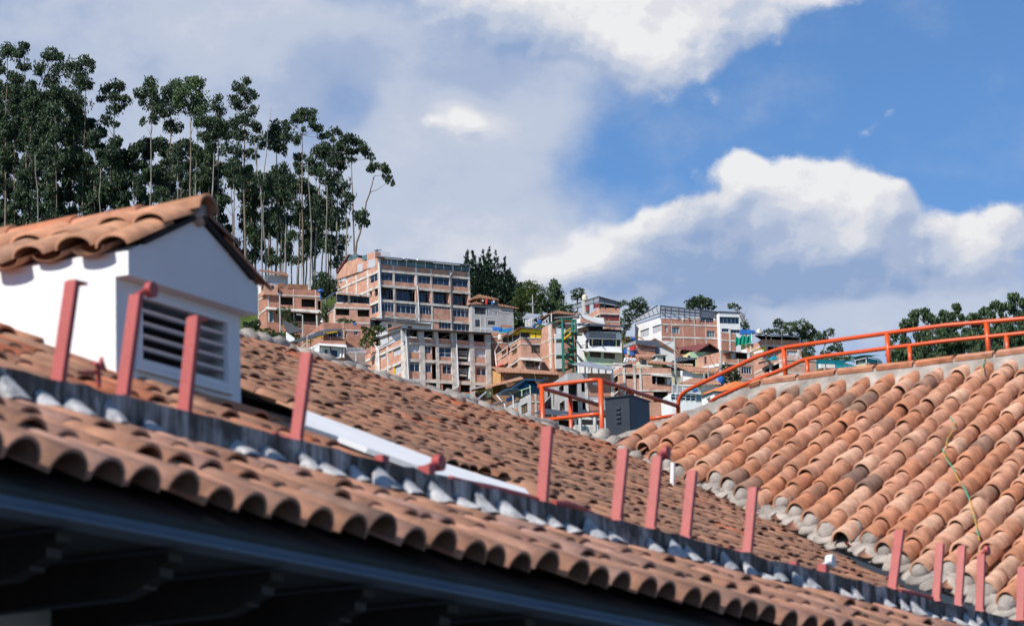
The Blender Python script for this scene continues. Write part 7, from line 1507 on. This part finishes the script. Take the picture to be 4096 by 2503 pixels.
bush('small tree crown peeping left of the cream tank', (2310, 1260), 680, 44, [(2312, 1172, 24, 16), (2300, 1190, 14, 12), (2330, 1185, 14, 12)], 'leaf_mid', trunk=[(2308, 1200), (2312, 1172)])
bush('broad light green tree in the gap right of the netted house', (2500, 1400), 680, 45, [(2556, 1212, 28, 22), (2540, 1225, 24, 20), (2575, 1232, 20, 18), (2510, 1250, 18, 14), (2530, 1270, 28, 18), (2500, 1290, 22, 20), (2560, 1255, 18, 14), (2490, 1330, 12, 12), (2510, 1310, 14, 10)], 'leaf_mid', trunk=[(2492, 1340), (2530, 1270), (2555, 1220)])
bush('wisp of foliage at the right roof corner of the netted house', (2490, 1300), 676, 46, [(2497, 1210, 16, 9), (2482, 1218, 10, 10)], 'leaf_mid', 'shrub', 'shrub')
bush('flat crowned tree rising over the netted roof frame', (2800, 1340), 676, 47, [(2798, 1198, 30, 14), (2772, 1212, 26, 14), (2828, 1210, 26, 14), (2800, 1218, 36, 14), (2845, 1228, 18, 10), (2757, 1225, 14, 10)], 'leaf_mid', trunk=[(2806, 1240), (2800, 1205)])
bush('nearly bare tree with a tuft of yellowing leaves on the skyline', (2985, 1340), 676, 48, [(2932, 1222, 18, 8), (2918, 1228, 10, 6), (2958, 1232, 6, 5)], 'leaf_bright', trunk=[(2980, 1300), (2950, 1245), (2932, 1222)], dens=0.7)
t = Tree('bare_tree', 'thin leafless tree beside the white topped block', (2984, 1345), 674, 49, bark='bark_pale'); t.trunk([(2980, 1290), (2975, 1262)], 0.14, 0.05)
for k in range(12): a = t.pt(2980 - rd.uniform(0, 8), 1285 - rd.uniform(0, 30)); bq = t.pt(2978 + rd.uniform(-28, 24), 1228 + rd.uniform(0, 40)); t.tm.tube([a, a.lerp(bq, .5) + Vector((rd.uniform(-.3, .3), 0, -.2)), bq], [0.06, 0.045, 0.02], 4)
t.done()
bush('dark round shrub at the foot of the leafless tree', (2978, 1340), 672, 50, [(2975, 1300, 16, 16), (2985, 1312, 14, 16)], 'leaf_mid', 'shrub', 'shrub')
bush('big spreading tree behind the green tarpaulin house', (3230, 1480), 672, 51, [(3115, 1286, 18, 12), (3105, 1298, 12, 10), (3160, 1308, 26, 18), (3130, 1318, 22, 16), (3205, 1305, 32, 24), (3190, 1335, 36, 24), (3235, 1325, 30, 26), (3260, 1345, 28, 22), (3225, 1360, 34, 22), (3100, 1325, 14, 9), (3070, 1325, 18, 10)], 'leaf_mid', trunk=[(3220, 1400), (3195, 1330)])
bush('open crowned tree seen through the long orange rail', (3285, 1480), 668, 52, [(3315, 1332, 22, 14), (3285, 1345, 18, 12), (3300, 1362, 16, 8), (3345, 1385, 24, 14), (3360, 1398, 14, 10), (3322, 1395, 14, 8), (3300, 1415, 18, 8)], 'leaf_mid', trunk=[(3286, 1420), (3310, 1345)])
bush('dark leafy tree below the spreading tree, behind the orange rail posts', (3225, 1520), 650, 53, [(3235, 1400, 24, 18), (3215, 1430, 26, 22), (3240, 1440, 22, 22), (3205, 1460, 22, 20), (3225, 1480, 18, 18)], 'leaf_mid')
bush('row of low trees behind the teal sheds', (3370, 1480), 690, 54, [(3330, 1435, 22, 9), (3365, 1437, 22, 10), (3395, 1432, 16, 9)], 'leaf_bright', 'shrub', 'shrub')
# wood on the right skyline
wood = [(3580, 1330, 50), (3622, 1290, 62), (3660, 1240, 60), (3702, 1228, 66), (3730, 1262, 50), (3768, 1242, 44), (3800, 1250, 50), (3826, 1216, 46), (3850, 1262, 40), (3885, 1255, 60), (3925, 1242, 50), (3945, 1228, 44), (3985, 1200, 60), (4010, 1215, 50), (4055, 1174, 64), (4092, 1195, 60), (4140, 1180, 60), (4190, 1200, 60)]
wl = ['leftmost tree of the wood behind the right ridge, low and rounded', 'second tree from the left of the wood on the right skyline', 'broad tree rising left of the first peak of the right wood', 'tree forming the first peak of the wood on the right skyline', None, 'slim tree in the dip after the first peak of the right wood', None, 'narrow pointed spire tree in the middle of the right wood', None, 'low tree in the main dip of the wood on the right skyline', None, None, 'tall tree right of the dip in the right wood', None, 'highest tree of the right wood near the photo edge', 'tree at the far right edge of the wood', None, None]
for k, (x, y, w) in enumerate(wood):
    E(wl[k] or 'leafy tree merged into the wood on the right skyline', (x, y), (x, 1530), w * 1.45, 1500, 760 + (k % 4) * 9, 400 + k, dens=1.5, leaf='leaf_mid', group=None if wl[k] else 'trees merged in the right wood', r=0.25, size=0.46, ragged=0.15)
for k in range(22):
    x = 3590 + k * 28; E('leafy tree low in the front rank of the right wood', (x + rd.uniform(-15, 15), lerp_tab([(3600, 1390), (3800, 1340), (4200, 1270)], x) + rd.uniform(-15, 20)), (x, 1540), 92, 1510, 735 + rd.uniform(0, 12), 450 + k, dens=1.5, leaf='leaf_mid', group='front rank of the right wood', r=0.22, size=0.46, ragged=0.1)
# shrubs among the houses on the left
bush('dark shrubby tree left of the big block', (1300, 1190), 668, 60, [(1290, 1120, 36, 30), (1325, 1135, 32, 34), (1275, 1155, 40, 28), (1315, 1170, 38, 26)], 'leaf_euc', 'shrub', 'shrub', droop=True)
bush('green climbing shrub before the wide brick house', (1140, 1320), 648, 61, [(1128, 1245, 16, 18), (1150, 1255, 16, 22), (1138, 1280, 20, 18), (1170, 1295, 18, 12), (1190, 1305, 14, 10)], 'leaf_mid', 'shrub', 'shrub')
bush('dark bush in the gap left of the blue canopied house', (1305, 1300), 646, 62, [(1300, 1245, 20, 22), (1315, 1265, 18, 24), (1295, 1280, 22, 18)], 'leaf_euc', 'shrub', 'shrub')
bush('bush on the terrace below the blue canopied house', (1385, 1300), 634, 63, [(1375, 1287, 22, 12), (1400, 1292, 20, 10)], 'leaf_mid', 'shrub', 'shrub')
bush('light green bush between the flat brick house and the middle block', (1480, 1390), 612, 64, [(1470, 1325, 20, 16), (1500, 1322, 22, 14), (1525, 1315, 16, 12), (1480, 1350, 28, 18), (1460, 1375, 20, 20), (1500, 1365, 20, 18), (1455, 1310, 10, 8)], 'leaf_bright', 'shrub', 'shrub')
bush('dark bush behind the climbing orange rail', (2915, 1560), 522, 65, [(2905, 1470, 16, 16), (2930, 1490, 22, 20), (2900, 1505, 22, 20), (2935, 1520, 18, 16), (2950, 1510, 14, 14)], 'leaf_euc', 'shrub', 'shrub')
bush('low green bank of weeds right of the white end wall', (2510, 1420), 640, 66, [(2495, 1352, 14, 10), (2515, 1358, 18, 8)], 'leaf_bright', 'shrub', 'shrub')
for k, (x, y, w, lf, lab) in enumerate(((1010, 1300, 40, 'leaf_euc', 'dark scrub beside the dormer roof edge'), (1060, 1330, 44, 'leaf_bright', 'bright grassy scrub in the middle of the left bank'), (1105, 1345, 34, 'leaf_mid', 'green scrub at the foot of the pale lamp post'), (1000, 1345, 34, 'leaf_mid', 'green scrub low on the left bank by the dormer'), (1150, 1340, 26, 'leaf_mid', 'scrub between lamp post and dark tarpaulin'), (1180, 1352, 22, 'leaf_bright', 'scrub left of the white sheet fence'))):
    bush(lab, (x, y + 20), 628 - k, 70 + k, [(x - w * .5, y, w * .5, 12), (x + w * .3, y - 4, w * .5, 14), (x, y + 12, w * .6, 12)], lf, 'shrub', 'shrub', size=0.45)
